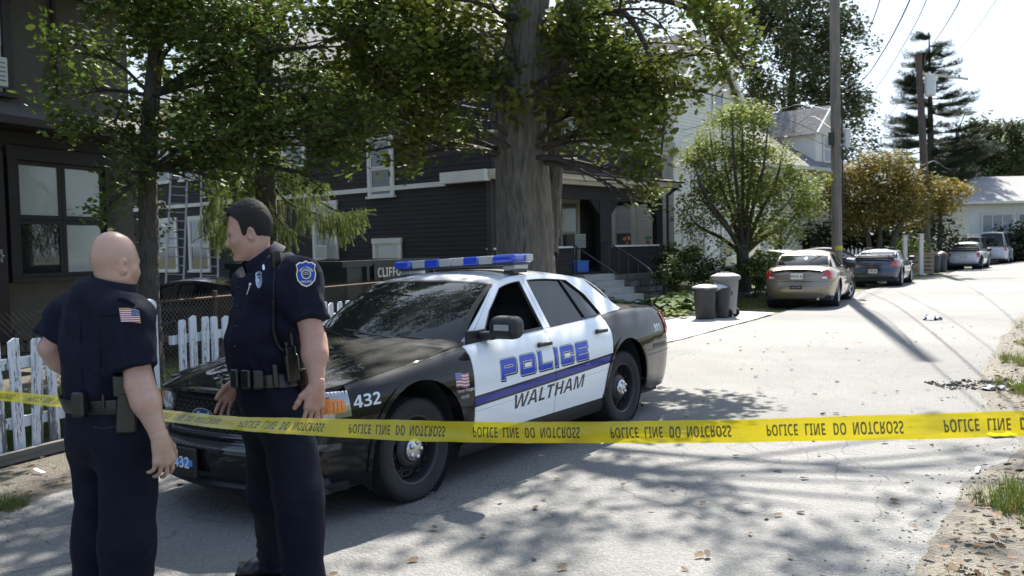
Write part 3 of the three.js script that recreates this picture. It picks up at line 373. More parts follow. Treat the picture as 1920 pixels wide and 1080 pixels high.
const barkOak = M([1, 1, 1], .95, { map: rep(bk1(false), .34, .22), bumpMap: rep(bk1(true), .34, .22), bumpScale: .03 }), barkDark = M([1, 1, 1], .95, { map: rep(bk2(false), 1, .5), bumpMap: rep(bk2(true), 1, .5), bumpScale: .02 });
function clusterGeo(seed, n, R, size, lobes, w, curl = .3) {          // a twig's worth of leaves
  const r = rngOf(seed), L = leafGeo(size, curl, lobes, w), list = [], o = new THREE.Object3D();
  for (let i = 0; i < n; i++) { const a = r() * 6.28, e = (r() - .5) * 2.2, d = R * Math.pow(r(), .6); o.position.set(Math.cos(a) * Math.cos(e) * d, Math.sin(e) * d * .75, Math.sin(a) * Math.cos(e) * d); o.rotation.set((r() - .3) * 1.5, r() * 6.28, (r() - .5) * 1.4); o.scale.setScalar(.6 + r() * .65); o.updateMatrix(); list.push(L.clone().applyMatrix4(o.matrix)); }
  return merge(list);
}
function inBlob(r, b, shell) { for (;;) { const x = r() * 2 - 1, y = r() * 2 - 1, z = r() * 2 - 1, q = x * x + y * y + z * z; if (q > 1 || q < shell * r()) continue; return V3(b.c.x + x * b.r[0], b.c.y + y * b.r[1], b.c.z + z * b.r[2]); } }
function foliage(root, name, geo, mat, blobs, dens, seed, o = {}) {
  const r = rngOf(seed), pts = []; const base = root.position;
  for (const b of blobs) { const n = Math.max(6, Math.round(b.r[0] * b.r[1] * b.r[2] * 4.19 * dens * (b.d || 1))); for (let i = 0; i < n; i++) { const p = inBlob(r, b, o.shell || .35), k = o.gap || 1.1, v = Math.sin(p.x * 2.3 * k + p.y * 1.1) + Math.sin(p.y * 2.7 * k + p.z * 1.3 + 1) + Math.sin(p.z * 2.1 * k + p.x * .9 + 2); if (v < (o.cut ?? -.9)) continue; pts.push(p); } }
  const m = new THREE.InstancedMesh(geo, mat, pts.length), q = new THREE.Object3D(), c = new THREE.Color(), hu = o.hue || .3;
  pts.forEach((p, i) => { q.position.copy(p).sub(base); q.rotation.set((r() - .5) * .9, r() * 6.28, (r() - .5) * .9); q.scale.setScalar((o.scale || 1) * (.7 + r() * .6)); q.updateMatrix(); m.setMatrixAt(i, q.matrix); const k = 1 + (r() - .5) * 2 * hu, y = r(); if (o.mix && y < o.mixP) c.setRGB(o.mix[0] * k, o.mix[1] * k, o.mix[2] * k); else c.setRGB(k * (.9 + y * .35), k, k * (.8 + .3 * r())); m.setColorAt(i, c); });
  m.name = name; m.castShadow = m.receiveShadow = true; m.userData = { kind: 'stuff' }; root.add(m); return m;
}
const blob = (px, py, Z, rx, ry = rx, rz = rx, d = 1) => ({ c: at(px, py, Z), r: [rx, ry, rz], d }), blobW = (X, y, Z, rx, ry = rx, rz = rx, d = 1) => ({ c: W3(X, y, Z), r: [rx, ry, rz], d });
function trunkGeo(pts, radii, seed, ridge) {                           // ridged bark standing out of the trunk in broken, wandering plates
  const g = limb(pts, radii, 160, 200), p = g.attributes.position, n = g.attributes.normal, N = 256, f = noiseField(N, 32, 3, seed), w = noiseField(N, 6, 4, seed + 9), S = 161;
  for (let i = 0; i < p.count; i++) { const j = i % S % 160, k = Math.floor(i / S), u = Math.floor(j / 160 * N), wob = Math.floor((w[(k % N) * N + u] - .5) * 34 + N), q = f[(Math.floor(k * .8) % N) * N + (u + wob) % N], r = Math.pow(1 - Math.abs(2 * q - 1), 1.2), d = ridge * 1.5 * (r - .6) + ridge * 1.6 * (w[(k * 2 % N) * N + u] - .5); p.setXYZ(i, p.getX(i) + n.getX(i) * d, p.getY(i) + n.getY(i) * d, p.getZ(i) + n.getZ(i) * d); }
  for (let k = 0; k * S < p.count; k++) p.setXYZ(k * S + 160, p.getX(k * S), p.getY(k * S), p.getZ(k * S));
  g.computeVertexNormals(); return g;
}
const rel = (root, pts) => pts.map((p) => p.clone().sub(root.position));
function branches(root, from, blobs, r0, seed, mat, each = 1) {
  const r = rngOf(seed), out = []; for (const b of blobs) for (let k = 0; k < each; k++) { const s = from(b.c), e = V3(b.c.x + (r() - .5) * b.r[0], b.c.y + (r() - .5) * b.r[1] * .8, b.c.z + (r() - .5) * b.r[2]), l = s.distanceTo(e), mid = s.clone().lerp(e, .5).add(V3((r() - .5) * l * .2, l * .08, (r() - .5) * l * .2)); out.push(limb([s, mid, e], [r0 * (.5 + .06 * l), r0 * .5, r0 * .12], 6, 8)); for (let q = 0; q < 3; q++) { const a = mid.clone().lerp(e, q / 3), t = e.clone().add(V3((r() - .5) * b.r[0] * 2, (r() - .5) * b.r[1] * 1.4, (r() - .5) * b.r[2] * 2)); out.push(limb([a, a.clone().lerp(t, .5).add(V3(0, .1, 0)), t], [r0 * .3, r0 * .2, r0 * .06], 5, 6)); } }
  return out.map((g) => norm(g).translate(-root.position.x, -root.position.y, -root.position.z));
}
const nearest = (pts) => (c) => { let best = null, d = 1e9; for (const p of pts) { const q = p.distanceTo(c) + Math.max(0, p.y - c.y) * 1.5; if (q < d) { d = q; best = p; } } return best.clone(); };
const oakLeaf = clusterGeo(201, 18, .36, .125, 4, .36), smallLeaf = clusterGeo(202, 20, .28, .085, 3, .42), bigClump = clusterGeo(203, 26, .75, .24, 3, .42), farClump = clusterGeo(204, 34, 1.1, .34, 2, .45), pearLeaf = clusterGeo(205, 16, .26, .085, 2, .34), bushLeaf = clusterGeo(206, 16, .2, .1, 2, .4);
// the big oak on the verge
{
  const t = thing('oak_tree', 'big oak with thick ridged grey trunk standing behind the police car', 'tree', W3(.2, 0, 14));
  const ax = [V3(.26, -.1, -14), at(985, 545, 14), at(984, 420, 14), at(979, 300, 14), at(980, 180, 14), at(988, 60, 14), at(998, -80, 14), at(1005, -220, 14), at(1000, -420, 14)], ax2 = [at(1000, 470, 14.35), at(1018, 330, 14.5), at(1030, 200, 14.6), at(1046, 90, 14.7), at(1080, -40, 14.8), at(1150, -230, 15)];
  part('trunk', trunkGeo(rel(t, ax), [.53, .485, .455, .42, .37, .325, .30, .25, .15], 301, .019), barkOak, t); part('stem', trunkGeo(rel(t, ax2), [.40, .32, .27, .23, .18, .12], 302, .018), barkDark, t);
  const B = [blob(640, 40, 13.4, 1.0, .7, 1), blob(720, 70, 13.2, 1.0, .7, 1.1), blob(800, 150, 13.4, .8, .55, .9), blob(850, 30, 13.3, .8, .6, 1), blob(905, 100, 13.2, .5, .7, .6), blob(740, 230, 13.3, .8, .4, .6, .8), blob(830, 240, 13.4, .5, .4, .5, .6), blob(770, 290, 13.2, .35, .35, .4, .6), blob(690, 180, 13.3, .7, .5, .7), blob(880, 200, 13.3, .35, .35, .4, .8), blob(660, 290, 13.2, .3, .5, .4, .5), blob(750, 300, 13.2, .16, .2, .2, .8), blob(880, 260, 13.3, .3, .2, .3, .6),
    blob(1110, 50, 13.6, .7, .7, .9, 1.5), blob(1200, 80, 13.4, .9, .7, 1, 1.5), blob(1290, 50, 13.2, .8, .7, 1, 1.5), blob(1375, 100, 13.2, .6, .35, .6, .7), blob(1340, 170, 13.1, .45, .22, .4, .6), blob(1160, 170, 13.2, .7, .55, .8, 1.5), blob(1250, 170, 13.2, .6, .4, .6, 1.5), blob(1075, 250, 13.3, .32, .5, .4, 1.5), blob(1130, 260, 13.1, .45, .35, .5, 1.5), blob(1205, 260, 12.9, .5, .35, .5, .9), blob(1225, 330, 12.8, .3, .35, .35, 1.5), blob(1210, 380, 12.7, .25, .18, .25, 1.3), blob(1180, 230, 13, .6, .4, .6, 1.3), blob(1100, 120, 13.4, .5, .4, .6, 1.4), blob(1070, 190, 13.2, .3, .3, .4, 1.5), blob(1100, 320, 13, .22, .22, .25, .9), blob(950, 205, 13.2, .25, .12, .2, .6), blob(915, 40, 13.2, .5, .5, .6, 1.2), blob(890, 120, 13.1, .5, .4, .6, 1.2), blob(820, 90, 13.3, .6, .5, .8), blob(1040, 170, 13.4, .25, .45, .3)];
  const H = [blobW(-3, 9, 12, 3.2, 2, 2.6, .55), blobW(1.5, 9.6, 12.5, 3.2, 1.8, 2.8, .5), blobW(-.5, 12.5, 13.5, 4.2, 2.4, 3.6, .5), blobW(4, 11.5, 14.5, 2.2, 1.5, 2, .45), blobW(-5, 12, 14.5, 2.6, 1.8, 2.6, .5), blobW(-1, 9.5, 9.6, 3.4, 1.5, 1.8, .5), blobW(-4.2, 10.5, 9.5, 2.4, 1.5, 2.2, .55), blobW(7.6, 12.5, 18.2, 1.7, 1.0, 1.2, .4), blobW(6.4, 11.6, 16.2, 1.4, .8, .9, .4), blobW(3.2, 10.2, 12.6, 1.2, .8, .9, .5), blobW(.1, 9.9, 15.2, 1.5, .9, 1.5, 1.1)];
  const up = rel(t, []).concat(ax.slice(3), ax2.slice(2));
  part('branches', [...branches(t, nearest(up), B, .075, 303, barkDark), ...branches(t, nearest(up), H, .13, 304, barkDark), ...[[at(940, 150, 13.9), at(880, 95, 13.7), at(835, 40, 13.6), at(805, -20, 13.5)], [at(930, 170, 13.8), at(860, 82, 13.5), at(780, 88, 13.3), at(700, 70, 13.2)], [at(1060, 60, 14.5), at(1160, 20, 13.8), at(1215, 95, 13.3), at(1245, 190, 13), at(1240, 290, 12.8)], [at(1090, -20, 14.6), at(1300, 20, 13.4), at(1400, 130, 13)]].map((p) => norm(limb(p, [.065, .05, .04, .015], 8, 20)).translate(-t.position.x, -t.position.y, -t.position.z))], barkDark, t, STUFF);
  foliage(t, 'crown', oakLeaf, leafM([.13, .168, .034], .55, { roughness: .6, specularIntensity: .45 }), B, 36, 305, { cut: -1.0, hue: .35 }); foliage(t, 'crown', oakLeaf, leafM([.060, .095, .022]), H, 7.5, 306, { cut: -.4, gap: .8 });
}
// the leafy tree in the yard on the left
{
  const b0 = at(281, 600, 11.6), t = thing('yard_tree', 'leafy tree with straight dark trunk beside the stucco house', 'tree', V3(b0.x, 0, b0.z));
  const ax = [V3(b0.x, -.1, b0.z), at(280, 560, 11.6), at(279, 430, 11.6), at(277, 320, 11.6), at(285, 180, 11.7), at(300, 20, 11.8), at(320, -160, 12)];
  part('trunk', trunkGeo(rel(t, ax), [.17, .13, .125, .12, .1, .085, .06], 311, .012), barkDark, t);
  const B = [blob(170, 110, 11.3, .6, .5, .7, .8), blob(115, 180, 11, .38, .2, .4, .8), blob(200, 210, 11, .5, .35, .6), blob(300, 70, 11.2, .75, .6, .9), blob(310, 190, 11.2, .7, .5, .8), blob(240, 30, 11.2, .6, .4, .8), blob(400, 110, 11.3, .8, .6, 1), blob(420, 240, 11.4, .75, .5, .8), blob(300, 290, 11.2, .5, .35, .5, .9), blob(500, 60, 11.6, .8, .6, 1), blob(520, 190, 11.7, .8, .55, .9), blob(610, 110, 12, .75, .6, .9), blob(620, 230, 12, .7, .45, .7), blob(700, 60, 12.2, .6, .5, .7), blob(560, 280, 12, .5, .3, .5, .7), blob(235, 330, 11.1, .22, .3, .3, .7), blob(180, 395, 10.9, .2, .1, .2, .8), blob(120, 230, 10.9, .25, .12, .3, .5), blob(420, 340, 11.5, .35, .25, .4, .8), blob(360, 20, 11.4, .7, .4, .9), blob(640, 330, 12, .25, .3, .3, .6), blob(250, 250, 11, .35, .3, .4), blob(450, 300, 11.6, .5, .3, .5, .8), blob(560, 325, 12, .35, .2, .4, .7), blob(690, 240, 12.2, .4, .35, .5, .8), blob(640, 285, 12.2, .35, .25, .4, .8), blob(360, 330, 11.4, .3, .22, .3, .7)];
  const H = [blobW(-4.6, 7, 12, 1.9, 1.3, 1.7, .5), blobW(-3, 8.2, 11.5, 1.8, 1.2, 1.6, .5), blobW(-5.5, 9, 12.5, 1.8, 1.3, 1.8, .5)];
  part('branches', [...branches(t, nearest(ax.slice(3)), B, .05, 313, barkDark), ...branches(t, nearest(ax.slice(5)), H, .07, 314, barkDark)], barkDark, t, STUFF);
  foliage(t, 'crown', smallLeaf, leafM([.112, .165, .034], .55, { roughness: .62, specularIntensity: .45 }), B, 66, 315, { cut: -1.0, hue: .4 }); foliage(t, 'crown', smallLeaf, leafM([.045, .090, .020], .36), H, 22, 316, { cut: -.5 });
}
// the drooping spruce
{
  const b0 = at(500, 560, 15), t = thing('spruce_tree', 'drooping spruce with hanging sprays behind the taller officer', 'tree', V3(b0.x, 0, b0.z));
  part('trunk', limb(rel(t, [V3(b0.x, -.1, b0.z), at(498, 300, 15), at(495, 0, 15), at(493, -250, 15)]), [.2, .17, .13, .06], 16, 24), barkDark, t);
  const r = rngOf(321), strand = (() => { const pos = [], q = rngOf(322); for (let i = 0; i < 90; i++) { const y = -q() * .34, a = q() * 6.28, l = .02 + q() * .018, x = Math.cos(a), z = Math.sin(a), w = .0035; pos.push(-z * w, y, x * w, z * w, y, -x * w, x * l, y - .022, z * l); } for (let k = 0; k < 3; k++) { const a = k * 2.1; pos.push(-.004 * Math.cos(a), 0, -.004 * Math.sin(a), .004 * Math.cos(a), 0, .004 * Math.sin(a), 0, -.35, 0); } const g = new THREE.BufferGeometry(); g.setAttribute('position', new THREE.Float32BufferAttribute(pos, 3)); g.computeVertexNormals(); return norm(g); })();
  const lines = [[[500, 300], [560, 350], [620, 390], [650, 400], [680, 390]], [[498, 250], [530, 300], [560, 330], [610, 345]], [[500, 330], [540, 380], [590, 400], [625, 415], [655, 425]], [[496, 320], [450, 380], [420, 420], [400, 440]], [[496, 200], [450, 240], [415, 280], [395, 330]], [[497, 150], [560, 190], [620, 215], [650, 240]], [[497, 100], [430, 140], [380, 180], [350, 230]], [[498, 50], [580, 110], [650, 140], [700, 160]], [[500, 260], [470, 320], [455, 360], [440, 400]], [[500, 350], [510, 390], [530, 420], [545, 440]], [[496, 290], [430, 330], [395, 380], [385, 420]], [[495, 380], [460, 420], [440, 450]]];
  const limbs = [], mats = [], o = new THREE.Object3D();
  lines.forEach((L, k) => { const d = 15 - .9 * Math.sin(k * 1.7) * .7, P = L.map((p, i) => at(p[0], p[1], lerp(15, d, i / (L.length - 1)))), c = new THREE.CatmullRomCurve3(P); limbs.push(norm(limb(P, [.035, .02, .008], 6, 14)).translate(-t.position.x, -t.position.y, -t.position.z)); const n = Math.round(c.getLength() * 95); for (let i = 0; i < n; i++) { const p = c.getPoint(.12 + .88 * Math.pow(r(), .85)).sub(t.position); const s = (r() - .5) * .5; o.position.set(p.x + (r() - .5) * .16, p.y - r() * .05 + (r() - .5) * .08, p.z + s); o.rotation.set((r() - .5) * .7, r() * 6.28, (r() - .5) * .7 + (r() < .18 ? 1.2 : 0)); o.scale.setScalar(.6 + r() * .6); o.updateMatrix(); mats.push(o.matrix.clone()); } });
  part('branches', limbs, barkDark, t, STUFF);
  const m = new THREE.InstancedMesh(strand, leafM([.20, .25, .07], .4), mats.length), c = new THREE.Color(); mats.forEach((q, i) => { m.setMatrixAt(i, q); const k = .7 + r() * .7; m.setColorAt(i, c.setRGB(k, k, k * .9)); }); m.name = 'sprays'; m.userData = { kind: 'stuff' }; t.add(m);
}
// the slender many-stemmed street tree
{
  const b0 = at(1396, 545, 27.5), t = thing('street_tree', 'slender light green tree with many upright stems beside the tan sedan', 'tree', V3(b0.x, 0, b0.z)), Z = 27.5;
  const st = [[1300, 300], [1330, 240], [1352, 225], [1372, 205], [1392, 200], [1415, 210], [1440, 235], [1470, 270], [1505, 320], [1320, 350], [1500, 390], [1290, 400]];
  part('trunk', limb(rel(t, [V3(b0.x, -.1, b0.z), at(1394, 510, Z), at(1392, 470, Z)]), [.27, .2, .19], 16, 12), barkDark, t);
  st.forEach((s, i) => part('stem', limb(rel(t, [at(1393, 478, Z), at(lerp(1393, s[0], .35), lerp(470, s[1], .3), Z + (i % 3 - 1) * .4), at(lerp(1393, s[0], .8), lerp(470, s[1], .65), Z + (i % 3 - 1) * .9), at(s[0], s[1], Z + (i % 3 - 1) * 1.2)]), [.09, .065, .045, .012], 7, 16), barkDark, t));
  const B = [blob(1380, 250, Z, 1.1, .9, 1.2, .6), blob(1330, 310, Z, 1.0, .9, 1, .7), blob(1430, 310, Z, 1.1, .9, 1.1, .7), blob(1480, 360, Z, .8, .8, .9, .8), blob(1310, 400, Z, .7, .8, .8, .8), blob(1380, 370, Z, 1.1, 1, 1.2, .55), blob(1450, 430, Z, 1, .6, .9, .7), blob(1510, 390, Z, .5, .5, .6), blob(1300, 470, Z, .5, .4, .6, .7), blob(1400, 210, Z, .7, .4, .7, .7), blob(1345, 470, Z, .7, .4, .8, .5), blob(1530, 340, Z + 1, .4, .4, .5, .6), blob(1300, 310, Z, .4, .5, .5, .7)];
  foliage(t, 'crown', pearLeaf, leafM([.21, .265, .07], .55), B, 95, 331, { cut: -.9, hue: .3, gap: 2, scale: 1.25 });
}
// bushes
function bush(label, Zs, dens, col, seed, geo = bushLeaf, o = {}) { const b0 = Zs[0], t = thing('bush', label, 'bush', V3(b0.c.x, 0, b0.c.z)); const st = []; const r = rngOf(seed); for (let i = 0; i < 8; i++) st.push(bar(V3((r() - .5) * .2, 0, (r() - .5) * .2), V3((r() - .5) * b0.r[0] * 1.4, b0.c.y, (r() - .5) * b0.r[2]), .015, .006, 5)); part('stems', st, barkDark, t, STUFF); foliage(t, 'leaves', geo, leafM(col, o.t || .3), Zs, dens, seed, { shell: .5, cut: -1.4, ...o }); return t; }
bush('dark green bush against the right corner of the brown porch', [blob(1262, 515, 24.5, .55, .5, .5), blob(1290, 500, 25.5, .6, .55, .6), blob(1252, 480, 26, .4, .4, .4)], 80, [.06, .09, .022], 341);
bush('dark bush under the slender street tree', [blob(1415, 520, 26.6, .8, .5, .8), blob(1345, 520, 28.5, .7, .45, .8), blob(1440, 500, 28, .6, .6, .6)], 55, [.06, .10, .022], 342);
bush('low dark shrubs in front of the white gable house', [blob(1310, 505, 29.5, .9, .4, .7), blob(1270, 500, 29, .5, .4, .5)], 50, [.035, .05, .02], 343);
bush('light green bush beside the white post', [blob(1707, 470, 43, .9, .8, .9), blob(1690, 480, 42, .5, .5, .5)], 30, [.10, .15, .03], 344, pearLeaf, { scale: 1.6 });
bush('dark hedge across the front of the white bungalow', [blob(1905, 462, 60, 1.4, 1.3, 1.0), blob(1940, 465, 60, 1.8, 1.25, 1.0), blob(1985, 465, 60, 2, 1.3, 1.0)], 9, [.03, .045, .018], 345, bigClump);
bush('dark evergreen bushes behind the parked blue coupe', [blob(1640, 455, 46, 2.2, 1.1, 1.4), blob(1600, 440, 47, 1.6, 1.5, 1.4), blob(1700, 450, 48, 2, 1.2, 1.4), blob(1755, 455, 50, 1.8, 1.3, 1.4), blob(1535, 455, 44, 1.4, 1.1, 1.2)], 5, [.028, .045, .018], 346, bigClump);
bush('dark bushes between the brown house and the dumpster', [blob(250, 420, 19, .9, 1.4, .8, .6)], 20, [.03, .05, .018], 347);
// broad leaved plants by the pavement
function hosta(label, X, Z, n, s, col, seed) {
  const t = thing('leafy_plant', label, 'plant', W3(X, 0, Z)), r = rngOf(seed), sh = new THREE.Shape([[0, 0], [.09, .1], [.12, .2], [.08, .31], [0, .4], [-.08, .31], [-.12, .2], [-.09, .1]].map((p) => new THREE.Vector2(p[0] * s, p[1] * s)));
  const g = new THREE.ShapeGeometry(sh); const p = g.attributes.position; for (let i = 0; i < p.count; i++) { const x = p.getX(i), y = p.getY(i); p.setXYZ(i, x, .15 * y - y * y * .55 / s + Math.abs(x) * .4, -y); } g.computeVertexNormals(); const N = norm(g), o = new THREE.Object3D(), m = [0, 1, 2].map((k) => leafM(col.map((c) => c * (.75 + k * .28)), .3, { roughness: .8, specularIntensity: .15 }));
  for (let i = 0; i < n; i++) { const a = r() * 6.28, d = Math.pow(r(), .6) * s * 1.15, l = new THREE.Mesh(N, m[i % 3]); l.name = 'leaf'; l.position.set(Math.cos(a) * d, (.5 - .32 * d / s) * s * (.5 + r() * .6), Math.sin(a) * d * .8); l.rotation.order = 'YXZ'; l.rotation.set(-.1 + r() * .5 - .5 * (1 - d / s), -a - 1.57 + (r() - .5), (r() - .5) * .6); l.scale.setScalar(.6 + r() * .6); l.castShadow = true; t.add(l); }
  part('stems', Array.from({ length: 10 }, () => bar(V3(0, 0, 0), V3((r() - .5) * s, .3 * s, (r() - .5) * s), .008, .005, 4)), M(col, .7), t, STUFF);
}
hosta('large dark green leafy plant right of the stone steps', 3.9, 21.6, 110, 1.0, [.045, .085, .018], 351);
hosta('broad leafy plant between the steps and the police car roof', 2.35, 20.4, 80, .8, [.05, .09, .018], 352);
hosta('small yellow green plant at the edge of the pavement', 3.55, 20.1, 60, .5, [.085, .12, .016], 353);
hosta('leafy light green plant behind the round bins', 4.6, 22.6, 90, .9, [.045, .08, .015], 354);
// trees further down the street
{
  const b0 = at(1648, 490, 42), t = thing('dogwood_tree', 'low spreading tree with yellow and rust leaves behind the blue coupe', 'tree', V3(b0.x, 0, b0.z));
  for (const [x, y] of [[1590, 380], [1650, 350], [1720, 370]]) part('trunk', limb(rel(t, [V3(b0.x + (x - 1650) * .008, -.1, b0.z), at(lerp(1650, x, .4), 440, 42), at(x, y, 42)]), [.16, .12, .04], 8, 14), barkDark, t);
  const B = [blob(1600, 350, 42, 1.5, 1, 1.5), blob(1660, 325, 42, 1.6, .9, 1.6), blob(1640, 400, 42, 1.7, .6, 1.6), blob(1570, 390, 42, .9, .7, 1), blob(1690, 380, 42, 1.2, .8, 1.3), blob(1600, 430, 42, .9, .4, .9, .6), blob(1720, 350, 43, .9, .7, 1), blob(1700, 410, 43, 1, .5, 1)];
  foliage(t, 'crown', pearLeaf, leafM([.18, .18, .045], .5), B, 32, 361, { scale: 1.9, cut: -1.2, hue: .3, mix: [1.15, .78, .6], mixP: .28 });
  const t2 = t.clone(false); const b1 = at(1760, 480, 49), u = thing('dogwood_tree', 'small yellow leaved tree right of the dark utility pole', 'tree', V3(b1.x, 0, b1.z));
  part('trunk', limb(rel(u, [V3(b1.x, -.1, b1.z), at(1762, 430, 49), at(1768, 370, 49)]), [.16, .12, .05], 8, 12), barkDark, u);
  foliage(u, 'crown', pearLeaf, leafM([.24, .21, .035], .5), [blob(1765, 365, 49, 1.2, 1, 1.2), blob(1800, 365, 49, .7, .6, .8), blob(1740, 390, 49, .9, .8, .9)], 30, 362, { scale: 1.9, cut: -1.3 });
}
function farTree(name, label, base, tops, B, dens, col, seed, geo, o) { const t = thing(name, label, 'tree', V3(base.x, 0, base.z)); part('trunk', limb(rel(t, [V3(base.x, -.1, base.z), ...tops]), [.5, .4, .12], 10, 16), barkDark, t); part('branches', branches(t, nearest(tops), B, .16, seed + 1, barkDark), barkDark, t, STUFF); foliage(t, 'crown', geo, leafM(col, .3), B, dens, seed, o); return t; }
farTree('maple_tree', 'tall dark broad tree rising behind the white houses', at(1480, 480, 62), [at(1480, 300, 62), at(1490, 60, 62)], [blob(1420, 60, 60, 3.2, 2.6, 3), blob(1500, 30, 62, 3.4, 3, 3), blob(1570, 90, 61, 2.6, 2.4, 2.6), blob(1390, 150, 60, 2.2, 1.6, 2), blob(1480, 150, 60, 3, 2.2, 3), blob(1580, 200, 61, 2, 2, 2.2), blob(1540, 200, 60, 2.6, 2, 2.5), blob(1600, 270, 61, 1.6, 1.6, 1.8), blob(1450, -60, 62, 4, 2.5, 3), blob(1560, 270, 60, 2, 1.6, 2), blob(1625, 190, 61, 1, .9, 1.2), blob(1420, 230, 62, 2.4, 1.5, 2)], 2.3, [.095, .125, .058], 371, bigClump, { cut: -.85, gap: .5, hue: .35 });
farTree('maple_tree', 'bushy mid green tree left of the bungalow roof', at(1830, 480, 92), [at(1830, 380, 92), at(1830, 290, 92)], [blob(1820, 300, 92, 3.4, 3, 3), blob(1870, 290, 94, 3.2, 3.6, 3), blob(1850, 350, 92, 3.6, 2.6, 3), blob(1790, 350, 92, 2.6, 2.4, 3), blob(1840, 250, 93, 1.8, 1.6, 2)], 1.9, [.075, .105, .04], 373, farClump, { cut: -1, gap: .5 });
farTree('maple_tree', 'dark tree behind the bungalow at the right edge', at(1925, 480, 98), [at(1925, 380, 98), at(1925, 290, 98)], [blob(1915, 270, 98, 2.8, 2.2, 2.6), blob(1940, 310, 98, 3.4, 3, 3), blob(1900, 330, 98, 2.6, 2.4, 3)], 1.9, [.05, .07, .03], 375, farClump, { cut: -1, gap: .5 });
farTree('maple_tree', 'dark green tree behind the roof of the brown house', at(1150, 480, 44), [at(1150, 200, 44), at(1150, 20, 44)], [blob(1130, 20, 44, 2.6, 1.8, 2.4), blob(1200, -10, 45, 2.6, 1.8, 2.4), blob(1080, 50, 44, 1.6, 1.3, 2)], 1.2, [.06, .085, .03], 377, bigClump, { cut: -.6, gap: .6 });
farTree('maple_tree', 'tree with pale gaps of sky behind the left end of the brown house', at(480, 480, 40), [at(480, 200, 40), at(480, 20, 40)], [blob(420, 60, 40, 3, 2, 2.6), blob(560, 30, 40, 3, 2, 2.6), blob(300, 120, 40, 2.6, 2.4, 2.4), blob(660, 60, 41, 2.4, 1.6, 2.4), blob(330, 220, 40, 1.8, 1.6, 1.8)], .8, [.055, .08, .028], 379, bigClump, { cut: -.3, gap: .6 });
{
  const b0 = at(1748, 470, 68), t = thing('conifer_tree', 'tall ragged conifer against the white sky behind the second pole', 'tree', V3(b0.x, 0, b0.z));
  const top = at(1742, 60, 68), H = top.y; part('trunk', limb(rel(t, [V3(b0.x, -.1, b0.z), V3(b0.x, -.1, b0.z).lerp(top, .5), top]), [.42, .26, .03], 10, 30), barkDark, t);
  const r = rngOf(381), br = [], cl = [], o = new THREE.Object3D(), spray = (() => { const pos = [], q = rngOf(382); for (let i = 0; i < 80; i++) { const x = q() * .9, a = (q() - .5) * 2.4, l = .1 + q() * .16, w = .014, y = (q() - .6) * .2; pos.push(x, y, 0, x + .03, y + w, w, x + l * .8, y + (q() - .4) * .2, Math.sin(a) * l * 1.6); } const g = new THREE.BufferGeometry(); g.setAttribute('position', new THREE.Float32BufferAttribute(pos, 3)); g.computeVertexNormals(); return norm(g); })();
  for (let y = 3.2; y < H - .2; y += .36 + r() * .22) { const k = 1 - y / H, n = 4 + Math.floor(r() * 3); for (let i = 0; i < n; i++) { const a = r() * 6.28, l = (.35 + 5.2 * Math.pow(k, .72)) * (.45 + r() * .65); if (r() < .12) continue; const e = V3(Math.cos(a) * l, y + l * .10 - .02 * l * l, Math.sin(a) * l), s = V3((top.x - b0.x) * y / H, y, 0), m = s.clone().lerp(e, .55).add(V3(0, -.08 * l, 0)); br.push(norm(limb([s, m, e], [.05, .035, .01], 5, 6))); const cnt = Math.round(l * 8); for (let q = 0; q < cnt; q++) { const tt = .25 + .75 * r(), p = tt < .55 ? s.clone().lerp(m, tt / .55) : m.clone().lerp(e, (tt - .55) / .45); o.position.copy(p); o.rotation.set((r() - .5) * .5, -a + (r() - .5) * 1.5, .15 + (r() - .5) * .5); o.scale.setScalar(.7 + r() * .7); o.updateMatrix(); cl.push(o.matrix.clone()); } } }
  part('branches', br, barkDark, t, STUFF); const m = new THREE.InstancedMesh(spray, leafM([.04, .058, .035], .25), cl.length); cl.forEach((q, i) => m.setMatrixAt(i, q)); m.name = 'needles'; m.userData = { kind: 'stuff' }; t.add(m);
}

// ---------------------------------------------------------------- cars
const glassDark = M([.55, .6, .6], .02, { transmission: 1, thickness: 0, ior: 1.5 });
const glassTint = M([.05, .06, .06], .012, { transmission: .75, thickness: 0, ior: 1.52, specularIntensity: 1 });
const rubber = M([.022, .022, .024], .82, { bumpMap: rep(bumpFine, 6), bumpScale: .002 });
const blackPlastic = M([.02, .02, .022], .5), trimBlack = M([.012, .012, .013], .35), chrome = M([.55, .55, .56], .2, { metalness: 1 }), alloy = M([.5, .5, .52], .3, { metalness: .9 });
const interiorM = M([.025, .026, .03], .8), seatM = M([.03, .031, .036], .9, { bumpMap: rep(bumpFine, 4), bumpScale: .002 });
const lampRed = M([.55, .02, .015], .12, { clearcoat: 1, clearcoatRoughness: .05 }), lampClear = M([.75, .76, .78], .15, { clearcoat: 1 }), lampAmber = M([.85, .26, .03], .15, { clearcoat: 1 });
const paint = (c, metal = 0, o = {}) => M(c, metal ? .35 : .4, { metalness: metal, clearcoat: 1, clearcoatRoughness: .03, ...o });
const steelWheel = M([.025, .025, .028], .45);

